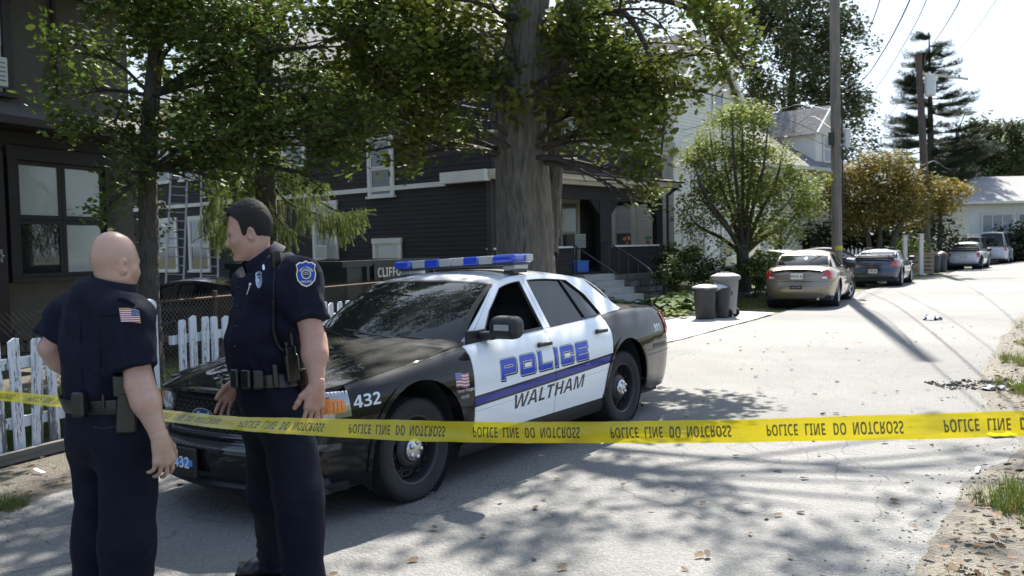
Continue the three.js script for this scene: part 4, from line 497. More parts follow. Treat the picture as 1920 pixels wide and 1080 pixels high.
function wheelGeo(R, w, style) {
  const r0 = R * .66, h = w / 2, prof = [[r0, -h * .82], [R * .8, -h], [R * .93, -h * .96], [R * .985, -h * .8], [R, -h * .55], [R, h * .55], [R * .985, h * .8], [R * .93, h * .96], [R * .8, h], [r0, h * .82]];
  const tyre = [mv(new THREE.LatheGeometry(prof.map((p) => new THREE.Vector2(p[0], p[1])), 48), 0, 0, 0, Math.PI / 2)];
  for (let i = 0; i < 60; i++) { const a = i / 60 * 6.2832; for (const s of [-1, 1]) tyre.push(mv(box(.014, R * .016, w * .3, 0, R * .996, s * w * .3), 0, 0, 0, 0, 0, a)); }
  const rim = [mv(new THREE.LatheGeometry([[r0 * 1.02, h * .84], [r0 * .97, h * .86], [r0 * .93, h * .7], [r0 * .9, h * .3], [r0 * .88, -h * .7]].map((p) => new THREE.Vector2(p[0], p[1])), 40), 0, 0, 0, Math.PI / 2)];
  const cap = [];
  if (style === 'steel') {
    const s = new THREE.Shape(); s.absarc(0, 0, r0 * .91, 0, 6.2832, false);
    for (let i = 0; i < 10; i++) { const a = i / 10 * 6.2832 + .1, p = new THREE.Path(); p.absellipse(Math.cos(a) * r0 * .7, Math.sin(a) * r0 * .7, r0 * .075, r0 * .095, 0, 6.2832, true, a); s.holes.push(p); }
    rim.push(new THREE.ExtrudeGeometry(s, { depth: .012, bevelEnabled: true, bevelSize: .004, bevelThickness: .006, bevelSegments: 2, curveSegments: 24 }).translate(0, 0, h * .28));
    rim.push(mv(new THREE.LatheGeometry([[r0 * .56, h * .38], [r0 * .5, h * .56], [r0 * .4, h * .62], [r0 * .1, h * .62]].map((p) => new THREE.Vector2(p[0], p[1])), 32), 0, 0, 0, Math.PI / 2));
    cap.push(mv(new THREE.LatheGeometry([[r0 * .36, h * .6], [r0 * .355, h * .74], [r0 * .31, h * .82], [r0 * .14, h * .9], [0, h * .92]].map((p) => new THREE.Vector2(p[0], p[1])), 28), 0, 0, 0, Math.PI / 2));
    for (let i = 0; i < 5; i++) { const a = i / 5 * 6.2832; cap.push(sph(r0 * .085, Math.cos(a) * r0 * .22, Math.sin(a) * r0 * .22, h * .87, 1, 1, .7, 10, 8)); }
  } else {
    for (let i = 0; i < 5; i++) rim.push(mv(rbox(r0 * .34, r0 * .82, .025, .01, 0, r0 * .48, h * .55), 0, 0, 0, 0, 0, i / 5 * 6.2832));
    rim.push(mv(cyl(r0 * .28, r0 * .28, .05, 0, h * .5, 0, 0, 0, 0, 20), 0, 0, 0, Math.PI / 2));
    cap.push(mv(cyl(r0 * .16, r0 * .18, .03, 0, h * .62, 0, 0, 0, 0, 18), 0, 0, 0, Math.PI / 2));
  }
  const drum = mv(cyl(r0 * .86, r0 * .86, .02, 0, -h * .1, 0, 0, 0, 0, 28), 0, 0, 0, Math.PI / 2);
  return { tyre: merge(tyre), rim: merge(rim), cap: merge(cap), drum };
}
function outlineOf(pts) {                                              // pts: [along, half width] from the middle of the front to the middle of the back
  const full = [[pts[0][0], -pts[1][1]], ...pts, [pts[pts.length - 1][0], -pts[pts.length - 2][1]]].map((p) => V3(p[0], p[1], 0));
  full[0].x = pts[1][0]; full[full.length - 1].x = pts[pts.length - 2][0];
  const c = new THREE.CatmullRomCurve3(full, false, 'centripetal'), N = 1400, P = c.getPoints(N), i0 = P.findIndex((p) => p.y >= 0); let i1 = P.length - 1; while (P[i1].y < 0) i1--;
  const Q = P.slice(i0, i1 + 1), s = [0]; for (let i = 1; i < Q.length; i++) s.push(s[i - 1] + Q[i].distanceTo(Q[i - 1]));
  const k15 = Q.findIndex((p) => p.x < -1.5), uF = -1.5 + s[k15], uR = uF - s[s.length - 1];
  const raw = (u) => { const d = clamp(uF - u, 0, s[s.length - 1] - 1e-6); let lo = 0, hi = s.length - 1; while (hi - lo > 1) { const m = (lo + hi) >> 1; if (s[m] <= d) lo = m; else hi = m; } const t = (d - s[lo]) / (s[hi] - s[lo] || 1), a = Q[lo], b = Q[hi]; const j0 = Math.max(0, lo - 6), j1 = Math.min(Q.length - 1, hi + 6), tx = Q[j1].x - Q[j0].x, ty = Q[j1].y - Q[j0].y, l = Math.hypot(tx, ty); return [lerp(a.x, b.x, t), lerp(a.y, b.y, t), ty / l, -tx / l]; };
  const O = (u) => { if (u > uF) { const r = raw(2 * uF - u); return [r[0], -r[1], r[2], -r[3]]; } if (u < uR) { const r = raw(2 * uR - u); return [r[0], -r[1], r[2], -r[3]]; } return raw(u); };
  const uAt = (a) => { let lo = uR, hi = uF; for (let i = 0; i < 40; i++) { const m = (lo + hi) / 2; if (raw(m)[0] > a) hi = m; else lo = m; } return (lo + hi) / 2; };
  return { O, uF, uR, uAt, bAt: (a) => raw(uAt(a))[1] };
}
function carForms(S) {
  const ol = outlineOf(S.outline), yE = curve1(S.top), side = curve1(S.side), fr = curve1(S.front), re = curve1(S.rear), rail = curve1(S.rail);
  const inset = (u, y, o) => { const wf = sstep(.35, .95, o[2]), wr = sstep(.35, .95, -o[2]), e = yE(o[0]); return lerp(lerp(side(y), fr(y), wf), re(y), wr) + (S.round || .045) * Math.exp((y - e) / .03); };
  const L = (u, y) => { const o = ol.O(u), i = inset(u, y, o); return V3(o[0] - o[2] * i, y, -(o[1] - o[3] * i)); };
  const edgeB = (a) => { const u = ol.uAt(a); return -L(u, yE(a)).z; };
  const hc = curve1(S.crown);
  const Tp = (a, b) => { const r = Math.min(1, Math.abs(b) / edgeB(a)); return V3(a, yE(a) + hc(a) * (1 - Math.pow(r, 3)) + (S.hoodLine ? .012 * Math.exp(-(((Math.abs(b) - .52) / .06) ** 2)) * sstep(-.5, 0, a) : 0), -b); };
  const gb = (a, y) => S.g[0] - S.g[1] * (y - S.g[2]) - S.gf * clamp((a - S.gfa) / .65) * clamp(1 - (y - S.g[2]) / .5) - S.gr * clamp((S.gra - a) / .4);
  const G = (a, y) => V3(a, y, -gb(a, y));
  const Roof = (s, t) => { const a = lerp(S.ws.t, S.bl.t, t) + (t < .5 ? 1 : -1) * .05 * (1 - s * s) * (1 - 4 * t * (1 - t)), y = rail(a), k = Math.min(1, Math.abs(s)); return V3(a, y + S.roofCrown * (1 - Math.pow(k, 2.6)) * (.75 + t * (1 - t)), -s * gb(a, y)); };
  const glass = (w, t0, up) => (s, t) => { const top = Roof(s, t0), base = V3(w.b - w.db * s * s, w.y - .012 * s * s, -s * w.w); const p = base.lerp(top, t), k = .035 * 4 * t * (1 - t); p.y += k * .7; p.x += up * k; return p; };
  return { ...ol, yE, L, Tp, gb, G, Roof, WS: glass(S.ws, 0, 1), BL: glass(S.bl, 1, -1), rail, edgeB };
}
const mirrorZ = (f) => (u, v) => { const p = f(u, v); p.z = -p.z; return p; };
const BASE_S = {
  outline: [[1.02, 0], [1.0, .3], [.93, .58], [.78, .79], [.5, .915], [0, .968], [-.8, .988], [-1.6, .99], [-2.4, .985], [-3.0, .965], [-3.6, .915], [-4.05, .82], [-4.25, .6], [-4.33, .3], [-4.35, 0]],
  top: [[.95, .80], [.6, .855], [.2, .905], [-.2, .95], [-.6, .985], [-1.2, 1.0], [-1.8, 1.025], [-2.6, 1.05], [-3.0, 1.07], [-3.6, 1.06], [-4.2, 1.02], [-4.35, .98]],
  crown: [[.95, .03], [.5, .05], [-.3, .055], [-3, .03], [-4.3, .02]], hoodLine: 1,
  side: [[.18, .10], [.26, .055], [.36, .028], [.5, .008], [.62, 0], [.78, .004], [.9, .03], [1.0, .075], [1.1, .10]],
  front: [[.2, .12], [.27, .03], [.36, 0], [.48, 0], [.53, .03], [.56, .06], [.7, .07], [.8, .10], [.9, .15]],
  rear: [[.2, .16], [.3, .05], [.4, .01], [.6, 0], [.68, .02], [.72, .06], [.9, .08], [1.0, .11], [1.1, .14]],
  g: [.885, .58, 1.0], gf: .10, gfa: -1.3, gr: .06, gra: -2.5, roofCrown: .05,
  rail: [[-1.25, 1.395], [-1.45, 1.435], [-1.7, 1.452], [-2.0, 1.452], [-2.35, 1.425], [-2.68, 1.375]],
  ws: { b: -.42, db: .25, y: 1.0, w: .79, t: -1.25 }, bl: { b: -3.32, db: -.18, y: 1.09, w: .70, t: -2.66 },
  wb: 2.91, tr: .80, R: .345, tw: .235, arch: [.43, .455, .36], rock: .33, qEnd: -3.86, doorF: -.545, doorS: -1.61, doorR: -2.60,
};
const F_L = { flip: true }, side2 = [1, -1];
function buildCar(S, root, mats, opt = {}) {
  const K = carForms(S), wb = S.wb, [ax, ay, ac] = S.arch, cell = opt.cell || .08, uF = K.uF, uR = K.uR, sk = { flip: true, skirt: .012 };
  const E = (a) => K.yE(a) - .001, edge = (a0, a1, n = 10) => Array.from({ length: n + 1 }, (_, i) => { const a = lerp(a0, a1, i / n); return [a, E(a)]; });
  const g0 = .004, hl = S.hl || .6, arcF0 = Math.asin((.56 - ac) / ay) * 57.3;
  for (const sd of side2) {
    const mp = (f) => (sd > 0 ? f : mirrorZ(f)), o = (x = {}) => ({ flip: sd > 0, skirt: .012, ...x });
    // fender
    part('front_fender', [panel([[S.doorF + g0, S.rock], ...edge(S.doorF + g0, hl), [hl, .56], ...arcPts(0, ac, ax, ay, arcF0, 180, 16), [-ax, S.rock]], mp(K.L), cell, o(opt.fenderUV && sd > 0 ? { uvk: opt.fenderUV } : {})), panel(arcPts(0, ac, ax, ay, -8, 188, 20).concat(arcPts(0, ac, ax + .035, ay + .035, 188, -8, 20)), mp(K.L), cell, o({ off: .010 }))], sd > 0 && mats.fenderL ? mats.fenderL : mats.fender, root);
    // doors
    const dr = S.doorS ? [[S.doorF, S.doorS], [S.doorS, S.doorR]] : [[S.doorF, S.doorR]];
    dr.forEach(([a0, a1], i) => {
      const last = i === dr.length - 1, low = last ? [...arcPts(-wb, ac, ax + .03, ay + .03, 40, 0, 6).reverse(), [-wb + ax + .06, S.rock]] : [[a1 + g0, S.rock]];
      const rearUp = last ? [[a1 + .0, E(a1)], [a1 - .02, E(a1) - .16], [a1 + .015, E(a1) - .33]] : [[a1 + g0, E(a1)]];
      const geo = [panel([[a0 - g0, S.rock], ...edge(a0 - g0, rearUp[0][0], 8), ...(last ? rearUp.slice(1) : []), ...(last ? arcPts(-wb, ac, ax + .03, ay + .03, 50, 8, 6) : []), ...low.slice(-1)], mp(K.L), cell, o({ uvk: opt.doorUV || [1, 1, 0, 0] }))];
      const W = S.win[i]; if (W) for (const f of W.frames) geo.push(panel(f, mp(K.G), cell, o({ uvk: opt.doorUV || [1, 1, 0, 0], skirt: .02 })));
      const d = part('door', geo, sd > 0 ? mats.doorL || mats.door : mats.door, root);
      if (W) { W.panes.forEach((p, k) => { if (!(sd > 0 && W.open)) part('window', panel(p, mp(K.G), .15, o({ off: -.012, skirt: 0 })), mats.sideGlass || glassTint, d); }); for (const t of W.trim || []) part('window_trim', panel(t, mp(K.G), cell, o({ off: .003, skirt: .012 })), trimBlack, d); }
      const h = S.handles && S.handles[i]; if (h) { const p = K.L(h[0], h[1]), z = sd > 0 ? -1 : 1; part('handle', [rbox(.20, .034, .03, .014, p.x, p.y, sd * (p.z - .022)), rbox(.05, .042, .02, .01, p.x + .06, p.y, sd * (p.z - .012))], mats.handle || blackPlastic, d); }
    });
    part('rocker_panel', panel([[-ax, .2], [-ax, S.rock - g0], [-wb + ax, S.rock - g0], [-wb + ax, .2]], mp(K.L), .3, o()), mats.rocker || mats.fender, root);
    // quarter panel
    part('quarter_panel', [panel([[S.doorR - g0 * 2, E(S.doorR)], ...edge(S.doorR - g0 * 2, S.qEnd, 12), [S.qEnd, S.bump || .715], ...arcPts(-wb, ac, ax, ay, 180 - Math.asin(((S.bump || .715) - ac) / ay) * 57.3, 45, 10), [S.doorR + .01, E(S.doorR) - .33], [S.doorR - .028, E(S.doorR) - .16]], mp(K.L), cell, o(opt.quarterUV && sd > 0 ? { uvk: opt.quarterUV } : {})), panel(arcPts(-wb, ac, ax, ay, -8, 188, 20).concat(arcPts(-wb, ac, ax + .035, ay + .035, 188, -8, 20)), mp(K.L), cell, o({ off: .010 }))], sd > 0 && mats.quarterL ? mats.quarterL : mats.quarter, root);
    // pillars
    for (const p of S.pillars) part('pillar', panel(p.poly, mp(K.G), cell, o({ skirt: .015 })), mats.roof, root);
    // mirror
    if (S.mirror) { const [mx, my, mz] = S.mirror, z = -sd; part('door_mirror', [rbox(.17, .17, .25, .065, mx, my, z * mz, 0, 0, 0, 4), rbox(.12, .06, .14, .02, mx + .02, my - .06, z * (mz - .14)), rbox(.24, .12, .03, .012, mx + .08, my - .075, z * (mz - .225))], mats.mirror || blackPlastic, root); }
    // wheels
    for (const a of [0, -wb]) {
      const q = opt.wheel || (opt.wheel = wheelGeo(S.R, S.tw, S.wheelStyle || 'alloy')), w = new THREE.Group(); w.name = 'wheel'; root.add(w); w.position.set(a, S.R, -sd * S.tr); w.rotation.y = (sd > 0 ? Math.PI : 0) + (a === 0 ? (S.steer || 0) : 0); w.rotation.z = a ? .5 : 0;
      part('tyre', q.tyre, rubber, w); part('rim', merge([q.rim.clone()]), mats.rim || alloy, w); part('hub_cap', q.cap, mats.cap || chrome, w); part('brake_drum', q.drum, blackPlastic, w);
      part('wheel_well', [mv(new THREE.CylinderGeometry(.45, .45, .5, 20, 1, true, Math.PI * 1.5 - 1.45, 2.9), a, .39, -sd * .62, Math.PI / 2), box2(a - .45, a + .45, .22, .80, -sd * .39, -sd * .40)], interiorM, root);
    }
  }
  // front fascia, hood, glass, roof, rear
  const m2 = (u) => 2 * uF - u, r2 = (u) => 2 * uR - u, bp = S.bump || .715, uQ = K.uAt(S.qEnd);
  const aF = arcPts(0, ac, ax, ay, arcF0, -28, 6), aR = arcPts(-wb, ac, ax, ay, 180 - Math.asin((bp - ac) / ay) * 57.3, 205, 8);
  part('front_bumper', panel([[hl, .56 - g0], ...aF, [.5, .22], [m2(.5), .22], ...aF.map((p) => [m2(p[0]), p[1]]).reverse(), [m2(hl), .56 - g0], [m2(hl), .785], [hl, .785]], K.L, cell, sk), mats.bumper || mats.fender, root);
  part('rear_bumper', panel([...aR.map((p) => [p[0], Math.max(p[1], .3)]), [-wb - ax + .01, .30], [-wb - ax - .25, .24], [r2(-wb - ax - .25), .24], [r2(-wb - ax + .01), .30], ...aR.map((p) => [r2(p[0]), Math.max(p[1], .3)]).reverse()], K.L, cell, sk), mats.rearBumper || mats.quarter, root);
  const yq = Math.min(E(S.qEnd), K.yE(K.O(uR)[0]));
  part('rear_panel', panel([[uQ, bp + g0], [uQ, E(S.qEnd)], ...Array.from({ length: 13 }, (_, i) => { const u = lerp(uQ, r2(uQ), i / 12); return [u, K.yE(K.O(u)[0])]; }), [r2(uQ), bp + g0]], K.L, cell, sk), mats.quarter, root);
  const hoodEdge = (a0, a1, n, k) => Array.from({ length: n + 1 }, (_, i) => { const a = lerp(a0, a1, i / n); return [a, k * (K.edgeB(a) + .002)]; });
  const aH = S.hoodFront || .9, aC = S.ws.b - S.ws.db;
  part('hood', panel([...hoodEdge(aC - .05, aH, 12, 1), [aH + .045, .5], [aH + .07, 0], [aH + .045, -.5], ...hoodEdge(aH, aC - .05, 12, -1)], K.Tp, cell, { skirt: .02 }), mats.hood || mats.fender, root);
  const gR = [[-1, 0], [1, 0], [1, 1], [-1, 1]];
  part('windshield', panel(gR.map(([s, t]) => [s * .955, .01 + t * .96]), K.WS, .1, { off: 0, skirt: 0 }), mats.ws || glassTint, root);
  part('windshield_frame', [panel([[-1.005, 0], [-.95, 0], [-.95, .97], [-1.005, .97]], K.WS, .1, { off: .002 }), panel([[1.005, 0], [.95, 0], [.95, .97], [1.005, .97]], K.WS, .1, { off: .002 }), panel([[-1, .965], [1, .965], [1, 1], [-1, 1]], K.WS, .1, { off: .002 }), panel([[-1, -.04], [1, -.04], [1, .012], [-1, .012]], K.WS, .1, { off: .002 })], trimBlack, root);
  part('roof', panel(gR.map(([s, t]) => [s, t]), K.Roof, .1, { skirt: .02 }), mats.roof, root);
  part('rear_window', panel(gR.map(([s, t]) => [s * .94, .03 + t * .94]), K.BL, .1, { skirt: 0 }), mats.bl || glassTint, root);
  part('rear_window_frame', [panel([[-1, 0], [-.93, 0], [-.93, 1], [-1, 1]], K.BL, .1, { off: .002 }), panel([[1, 0], [.93, 0], [.93, 1], [1, 1]], K.BL, .1, { off: .002 })], mats.roof, root);
  const aD = S.bl.b - S.bl.db + .06, aB = S.outline[S.outline.length - 1][0] + .12;
  if (aB < aD - .05) part('trunk_lid', panel([...hoodEdge(aD, aB, 10, 1), ...hoodEdge(aB, aD, 10, -1)], K.Tp, cell, { skirt: .02 }), mats.trunk || mats.quarter, root);
  // floor, seats
  part('underbody', [box2(.75, -wb - .9, .2, .3, -.8, .8), box2(-.5, -wb - .1, .3, .5, -.66, .66)], interiorM, root);
  const seats = []; for (const z of [-.38, .38]) seats.push(rbox(.5, .16, .5, .06, -1.45, .62, z), rbox(.16, .62, .5, .07, -1.78, .9, z, 0, 0, .18), rbox(.1, .2, .28, .05, -1.86, 1.28, z, 0, 0, .1));
  seats.push(rbox(.5, .16, 1.3, .06, -2.35, .6, 0), rbox(.16, .55, 1.3, .07, -2.68, .88, 0, 0, 0, .25));
  part('seats', seats, seatM, root); part('dashboard', [rbox(.4, .25, 1.45, .08, -.72, .86, 0), rbox(.5, .06, 1.3, .03, -2.95, 1.02, 0)], interiorM, root);
  part('steering_wheel', mv(new THREE.TorusGeometry(.19, .016, 8, 28), -1.0, .98, -.38, 0, Math.PI / 2, .35), interiorM, root);
  return K;
}
// window openings: front door, rear door
const G0 = BASE_S, railPts = (S, a0, a1, n = 6, d = 0) => { const r = curve1(S.rail); return Array.from({ length: n + 1 }, (_, i) => { const a = lerp(a0, a1, i / n); return [a, r(a) - d]; }); };
function sedanWindows(S, o) {                                          // o: as surveyed along the car's side
  const yB = curve1(S.top), B = (a) => yB(a) - .002, up = .035;
  const fr = { fl: o.fl, ft: o.ft, rt: o.S + .055, div: o.div, end: o.end };
  const wt = (a) => curve1(S.rail)(a) - up - .008;
  const ftop = [fr.ft, wt(fr.ft)], topF = Array.from({ length: 6 }, (_, i) => { const a = lerp(fr.ft, fr.rt, i / 5); return [a, wt(a)]; });
  const outerF = [[o.fl + .13, B(o.fl + .13)], [(o.fl + fr.ft) / 2 + .085, (B(o.fl) + wt(fr.ft)) / 2 + .025], [fr.ft + .045, wt(fr.ft) + up], ...railPts(S, fr.ft, o.S + .004, 5, .006), [o.S + .004, B(o.S)]];
  const openF = [[o.fl, B(o.fl)], [(o.fl + fr.ft) / 2 + .02, (B(o.fl) + wt(fr.ft)) / 2 + .02], ...topF, [fr.rt, B(fr.rt)]];
  const F1 = [...outerF, ...openF.slice().reverse()];
  const topR = Array.from({ length: 7 }, (_, i) => { const a = lerp(o.S - .055, o.rt, i / 6); return [a, wt(a)]; });
  const openR = [[o.S - .055, B(o.S)], ...topR, [lerp(o.rt, o.end, .5) - .03, lerp(wt(o.rt), B(o.end), .5) + .02], [o.end, B(o.end) + .012], [o.end + .02, B(o.end)]];
  const outerR = [[o.S - .004, B(o.S)], ...railPts(S, o.S - .004, o.rt, 6, .006), [lerp(o.rt, o.end, .5) - .09, lerp(wt(o.rt), B(o.end), .5) + .045], [o.end - .06, B(o.end)]];
  const R1 = [...outerR, ...openR.slice().reverse()];
  const trim = (op, w) => { const c = op.reduce((s, p) => [s[0] + p[0] / op.length, s[1] + p[1] / op.length], [0, 0]); return [...op, op[0], ...[op[0], ...op.slice().reverse()].map((p) => [c[0] + (p[0] - c[0]) * (1 - w), c[1] + (p[1] - c[1]) * (1 - w)])]; };
  S.win = [{ frames: [F1], panes: [openF], trim: [trim(openF, .055)], open: o.open }, { frames: [R1], panes: [openR], trim: [trim(openR, .05), [[o.div + .008, wt(o.div)], [o.div - .008, wt(o.div)], [o.div - .1 - .008, B(o.div)], [o.div - .1 + .008, B(o.div)]]] }];
  const A = [[S.ws.b - S.ws.db + .03, B(-.62)], [S.ws.t + .012, curve1(S.rail)(S.ws.t)], [fr.ft, curve1(S.rail)(fr.ft) - .002], [fr.ft + .05, wt(fr.ft) + up], [(o.fl + fr.ft) / 2 + .09, (B(o.fl) + wt(fr.ft)) / 2 + .025], [o.fl + .135, B(o.fl)]];
  const Cp = [[o.end - .065, B(o.end)], [lerp(o.rt, o.end, .5) - .095, lerp(wt(o.rt), B(o.end), .5) + .045], [o.rt - .004, curve1(S.rail)(o.rt) - .006], ...railPts(S, o.rt, S.bl.t, 4, 0), [S.bl.t - .005, curve1(S.rail)(S.bl.t)], [S.bl.b - S.bl.db + .02, S.bl.y - .01], [S.bl.b - S.bl.db + .05, B(S.bl.b - S.bl.db + .05)]];
  S.pillars = [{ poly: A }, { poly: Cp }, { poly: [...railPts(S, S.ws.t, S.bl.t, 12, .008), ...railPts(S, S.bl.t, S.ws.t, 12, -.002)] }];
}

// ---- the black and white patrol car
{
  const S = { ...BASE_S, wheelStyle: 'steel', qEnd: -3.86, handles: [[-1.48, .905], [-2.42, .925]], mirror: [-.845, 1.095, 1.07] };
  sedanWindows(S, { fl: -.86, ft: -1.30, S: -1.68, rt: -2.33, div: -2.235, end: -2.66, open: true });
  const root = thing('police_car', 'black and white police sedan with blue light bar parked across the road', 'police car', W3(-1.397, -.012, 6.345), Math.PI / 2 - 3.7596);
  root.rotation.order = 'YXZ'; root.rotation.x = .012;
  const DU = [-1 / 2.4, 1 / .8, -.5 / 2.4, -.3 / .8], FU = [-1 / 1.2, 1 / .4, .62 / 1.2, -.5 / .4], QU = [-1 / 1.4, 1 / .5, -2.6 / 1.4, -.62 / .5];
  const doorT = canvasTex(2048, 682, (g, w, h) => {
    const X = (a) => (-a - .5) / 2.4 * w, Y = (y) => (1 - (y - .3) / .8) * h;
    g.fillStyle = '#e9ebee'; g.fillRect(0, 0, w, h);
    const sl = (y) => (a) => y + (-a - .55) * .043, band = (y0, y1, c) => { g.fillStyle = c; g.beginPath(); g.moveTo(X(-.5), Y(sl(y0)(-.5))); g.lineTo(X(-2.9), Y(sl(y0)(-2.9))); g.lineTo(X(-2.9), Y(sl(y1)(-2.9))); g.lineTo(X(-.5), Y(sl(y1)(-.5))); g.fill(); };
    band(.546, .626, '#1c1e24'); band(.563, .609, '#23348f');
    g.strokeStyle = '#9a9ea3'; g.lineWidth = 3; g.beginPath(); g.moveTo(X(-.56), Y(.512)); g.lineTo(X(-2.5), Y(.58)); g.stroke(); g.strokeStyle = '#ffffff'; g.beginPath(); g.moveTo(X(-.56), Y(.506)); g.lineTo(X(-2.5), Y(.574)); g.stroke();
    const word = (txt, font, x0, x1, yb0, yb1, cap, draw) => { g.save(); g.font = font; const m = g.measureText(txt).width, sx = (x1 - x0) / m; g.translate(x0, yb0); g.transform(sx, (yb1 - yb0) / m, 0, cap, 0, 0); draw(); g.restore(); };
    { const gl = { P: [[[.14, 1], [.14, .14], [.86, .14], [.86, .60], [.14, .60]]], O: [[[.5, .14], [.86, .14], [.86, .86], [.14, .86], [.14, .14], [.5, .14]]], L: [[[.14, 0], [.14, .86], [1, .86]]], I: [[[.5, 0], [.5, 1]]], C: [[[.86, .40], [.86, .14], [.14, .14], [.14, .86], [.86, .86], [.86, .66]]], E: [[[1, .14], [.14, .14], [.14, .86], [1, .86]], [[.14, .5], [.94, .5]]] };
      const xs = [-.86, -1.105, -1.36, -1.585, -1.69, -1.93, -2.155], wd = [.215, .225, .20, .085, .215, .205];
      const draw = (lw, c, ox, oy) => { g.strokeStyle = c; g.lineJoin = 'round'; g.lineCap = 'butt'; [...'POLICE'].forEach((ch, i) => { const x0 = X(xs[i]), w1 = X(xs[i] - wd[i]) - x0, yb = .700 + (-xs[i] - .86) * .0145, y1 = Y(yb), hh = y1 - Y(yb + .142), rise = Y(yb) - Y(yb + wd[i] * .0145); for (const p of gl[ch]) { g.lineWidth = lw * hh; g.beginPath(); const q = p.map((v) => [x0 + (ch === 'I' ? .5 : v[0]) * w1 + ox + (.5 - v[1]) * hh * .05, y1 - hh + v[1] * hh - v[0] * rise + oy]); const ends = q[0][0] === q[q.length - 1][0] && q[0][1] === q[q.length - 1][1]; q.forEach((v, k) => g[k ? 'lineTo' : 'moveTo'](v[0], v[1])); if (ends) g.closePath(); g.stroke(); if (lw > .3 && !ends) for (const [e, f] of [[q[0], q[1]], [q[q.length - 1], q[q.length - 2]]]) { const l = Math.hypot(e[0] - f[0], e[1] - f[1]), k = (lw - .27) * hh / 2; g.beginPath(); g.moveTo(e[0], e[1]); g.lineTo(e[0] + (e[0] - f[0]) / l * k, e[1] + (e[1] - f[1]) / l * k); g.stroke(); } } }); };
      draw(.46, '#14161c', 5, 5); draw(.44, '#14161c', 0, 0); draw(.385, '#dfe3ea', 0, 0); draw(.32, '#14206a', 0, 0); draw(.27, '#2b49bd', 0, 0); }
    word('WALTHAM', 'bold 100px sans-serif', X(-1.0), X(-2.06), Y(.453), Y(.482), 1.28, () => { g.transform(1, 0, -.2, 1, 0, 0); g.fillStyle = '#2a2b30'; g.fillText('WALTHAM', 0, 0); });
  });
  const fendT = canvasTex(1024, 342, (g, w, h) => {
    const X = (a) => (.62 - a) / 1.2 * w, Y = (y) => (1 - (y - .5) / .4) * h;
    g.fillStyle = '#0d0d0f'; g.fillRect(0, 0, w, h); g.fillStyle = '#dfe4ea';
    g.save(); g.translate(X(.565), Y(.712)); g.transform(1.15, -.02, 0, 1.0, 0, 0); g.font = 'bold 92px sans-serif'; g.fillText('432', 0, 0); g.restore();
    const fx = X(-.345), fy = Y(.815), fw = X(-.485) - fx, fh = Y(.715) - fy; g.save(); g.translate(fx, fy); g.transform(1, .06, 0, 1, 0, 0);
    for (let i = 0; i < 9; i++) { g.fillStyle = i % 2 ? '#d8d0d4' : '#b35a62'; g.beginPath(); const y = i * fh / 9; g.moveTo(0, y); g.quadraticCurveTo(fw * .3, y - 8, fw * .5, y + 2); g.quadraticCurveTo(fw * .75, y + 10, fw, y); g.lineTo(fw + 3, y + fh / 9); g.quadraticCurveTo(fw * .75, y + 10 + fh / 9, fw * .5, y + 2 + fh / 9); g.quadraticCurveTo(fw * .3, y - 8 + fh / 9, 0, y + fh / 9); g.fill(); }
    g.fillStyle = '#54608f'; g.fillRect(0, -2, fw * .45, fh * .5); g.fillStyle = '#e8e8f0'; for (let i = 0; i < 12; i++) g.fillRect(4 + (i % 4) * fw * .11, 2 + Math.floor(i / 4) * fh * .15, 4, 4); g.restore();
    g.fillStyle = '#c9ccd2'; g.font = 'italic bold 27px serif'; g.fillText('Never Forget', X(-.335), Y(.675)); g.font = 'italic bold 25px serif'; g.fillText('09/11/01', X(-.365), Y(.63));
  });
  const quarT = canvasTex(512, 184, (g, w, h) => { const X = (a) => (-a - 2.6) / 1.4 * w, Y = (y) => (1 - (y - .62) / .5) * h; g.fillStyle = '#0d0d0f'; g.fillRect(0, 0, w, h); g.fillStyle = '#d5d8dd'; g.font = 'bold 40px sans-serif'; g.fillText('911', X(-3.60), Y(.81)); });
  const black = paint([.0045, .0045, .0055], 0, { specularIntensity: .2, roughness: .7, clearcoat: .75, clearcoatRoughness: .015 }), white = paint([.80, .81, .83]);
  const decal = (t) => paint([1, 1, 1], 0, { map: t, specularIntensity: .25, roughness: .7, clearcoat: .75, clearcoatRoughness: .015 });
  const mats = { fender: black, hood: black, door: white, doorL: decal(doorT), fenderL: decal(fendT), quarterL: decal(quarT), roof: white, quarter: black, rim: steelWheel, rocker: M([.015, .015, .017], .5), rearBumper: M([.02, .02, .022], .3, { clearcoat: .6, clearcoatRoughness: .15 }) };
  const K = buildCar(S, root, mats, { doorUV: DU, fenderUV: FU, quarterUV: QU, cell: .06 });
  const P = (poly, map, off, o = {}) => panel(poly, map, .06, { flip: true, off, skirt: .012, ...o }), uF = K.uF, m = (u) => 2 * uF - u;
  // grille with its blue oval
  const uG = K.uAt(.2) && ((b) => { let lo = .6, hi = uF; for (let i = 0; i < 40; i++) { const q = (lo + hi) / 2; if (K.O(q)[1] > b) lo = q; else hi = q; } return lo; });
  const gI = uG(.44), ring = roundRect(gI, .535, m(gI), .785, .05), inner = roundRect(gI + .03, .565, m(gI + .03), .755, .03);
  const gr = part('grille', [P([...ring, ring[0], inner[0], ...inner.slice().reverse()], K.L, .018, { skirt: .03 })], paint([.02, .021, .025]), root);
  const bars = []; for (let i = 0; i < 15; i++) for (let r = 0; r < 7; r++) { const u = lerp(gI + .04, m(gI + .04), (i + (r % 2) * .5) / 15), p = K.L(u, .578 + r * .027); bars.push(box(.012, .006, .05, p.x + .006, p.y, p.z, .5), box(.012, .006, .05, p.x + .006, p.y, p.z + .03, -.5)); }
  part('grille_mesh', bars, blackPlastic, gr); part('grille_backing', P(inner, K.L, .004, { skirt: 0 }), M([.004, .004, .004], .9), gr);
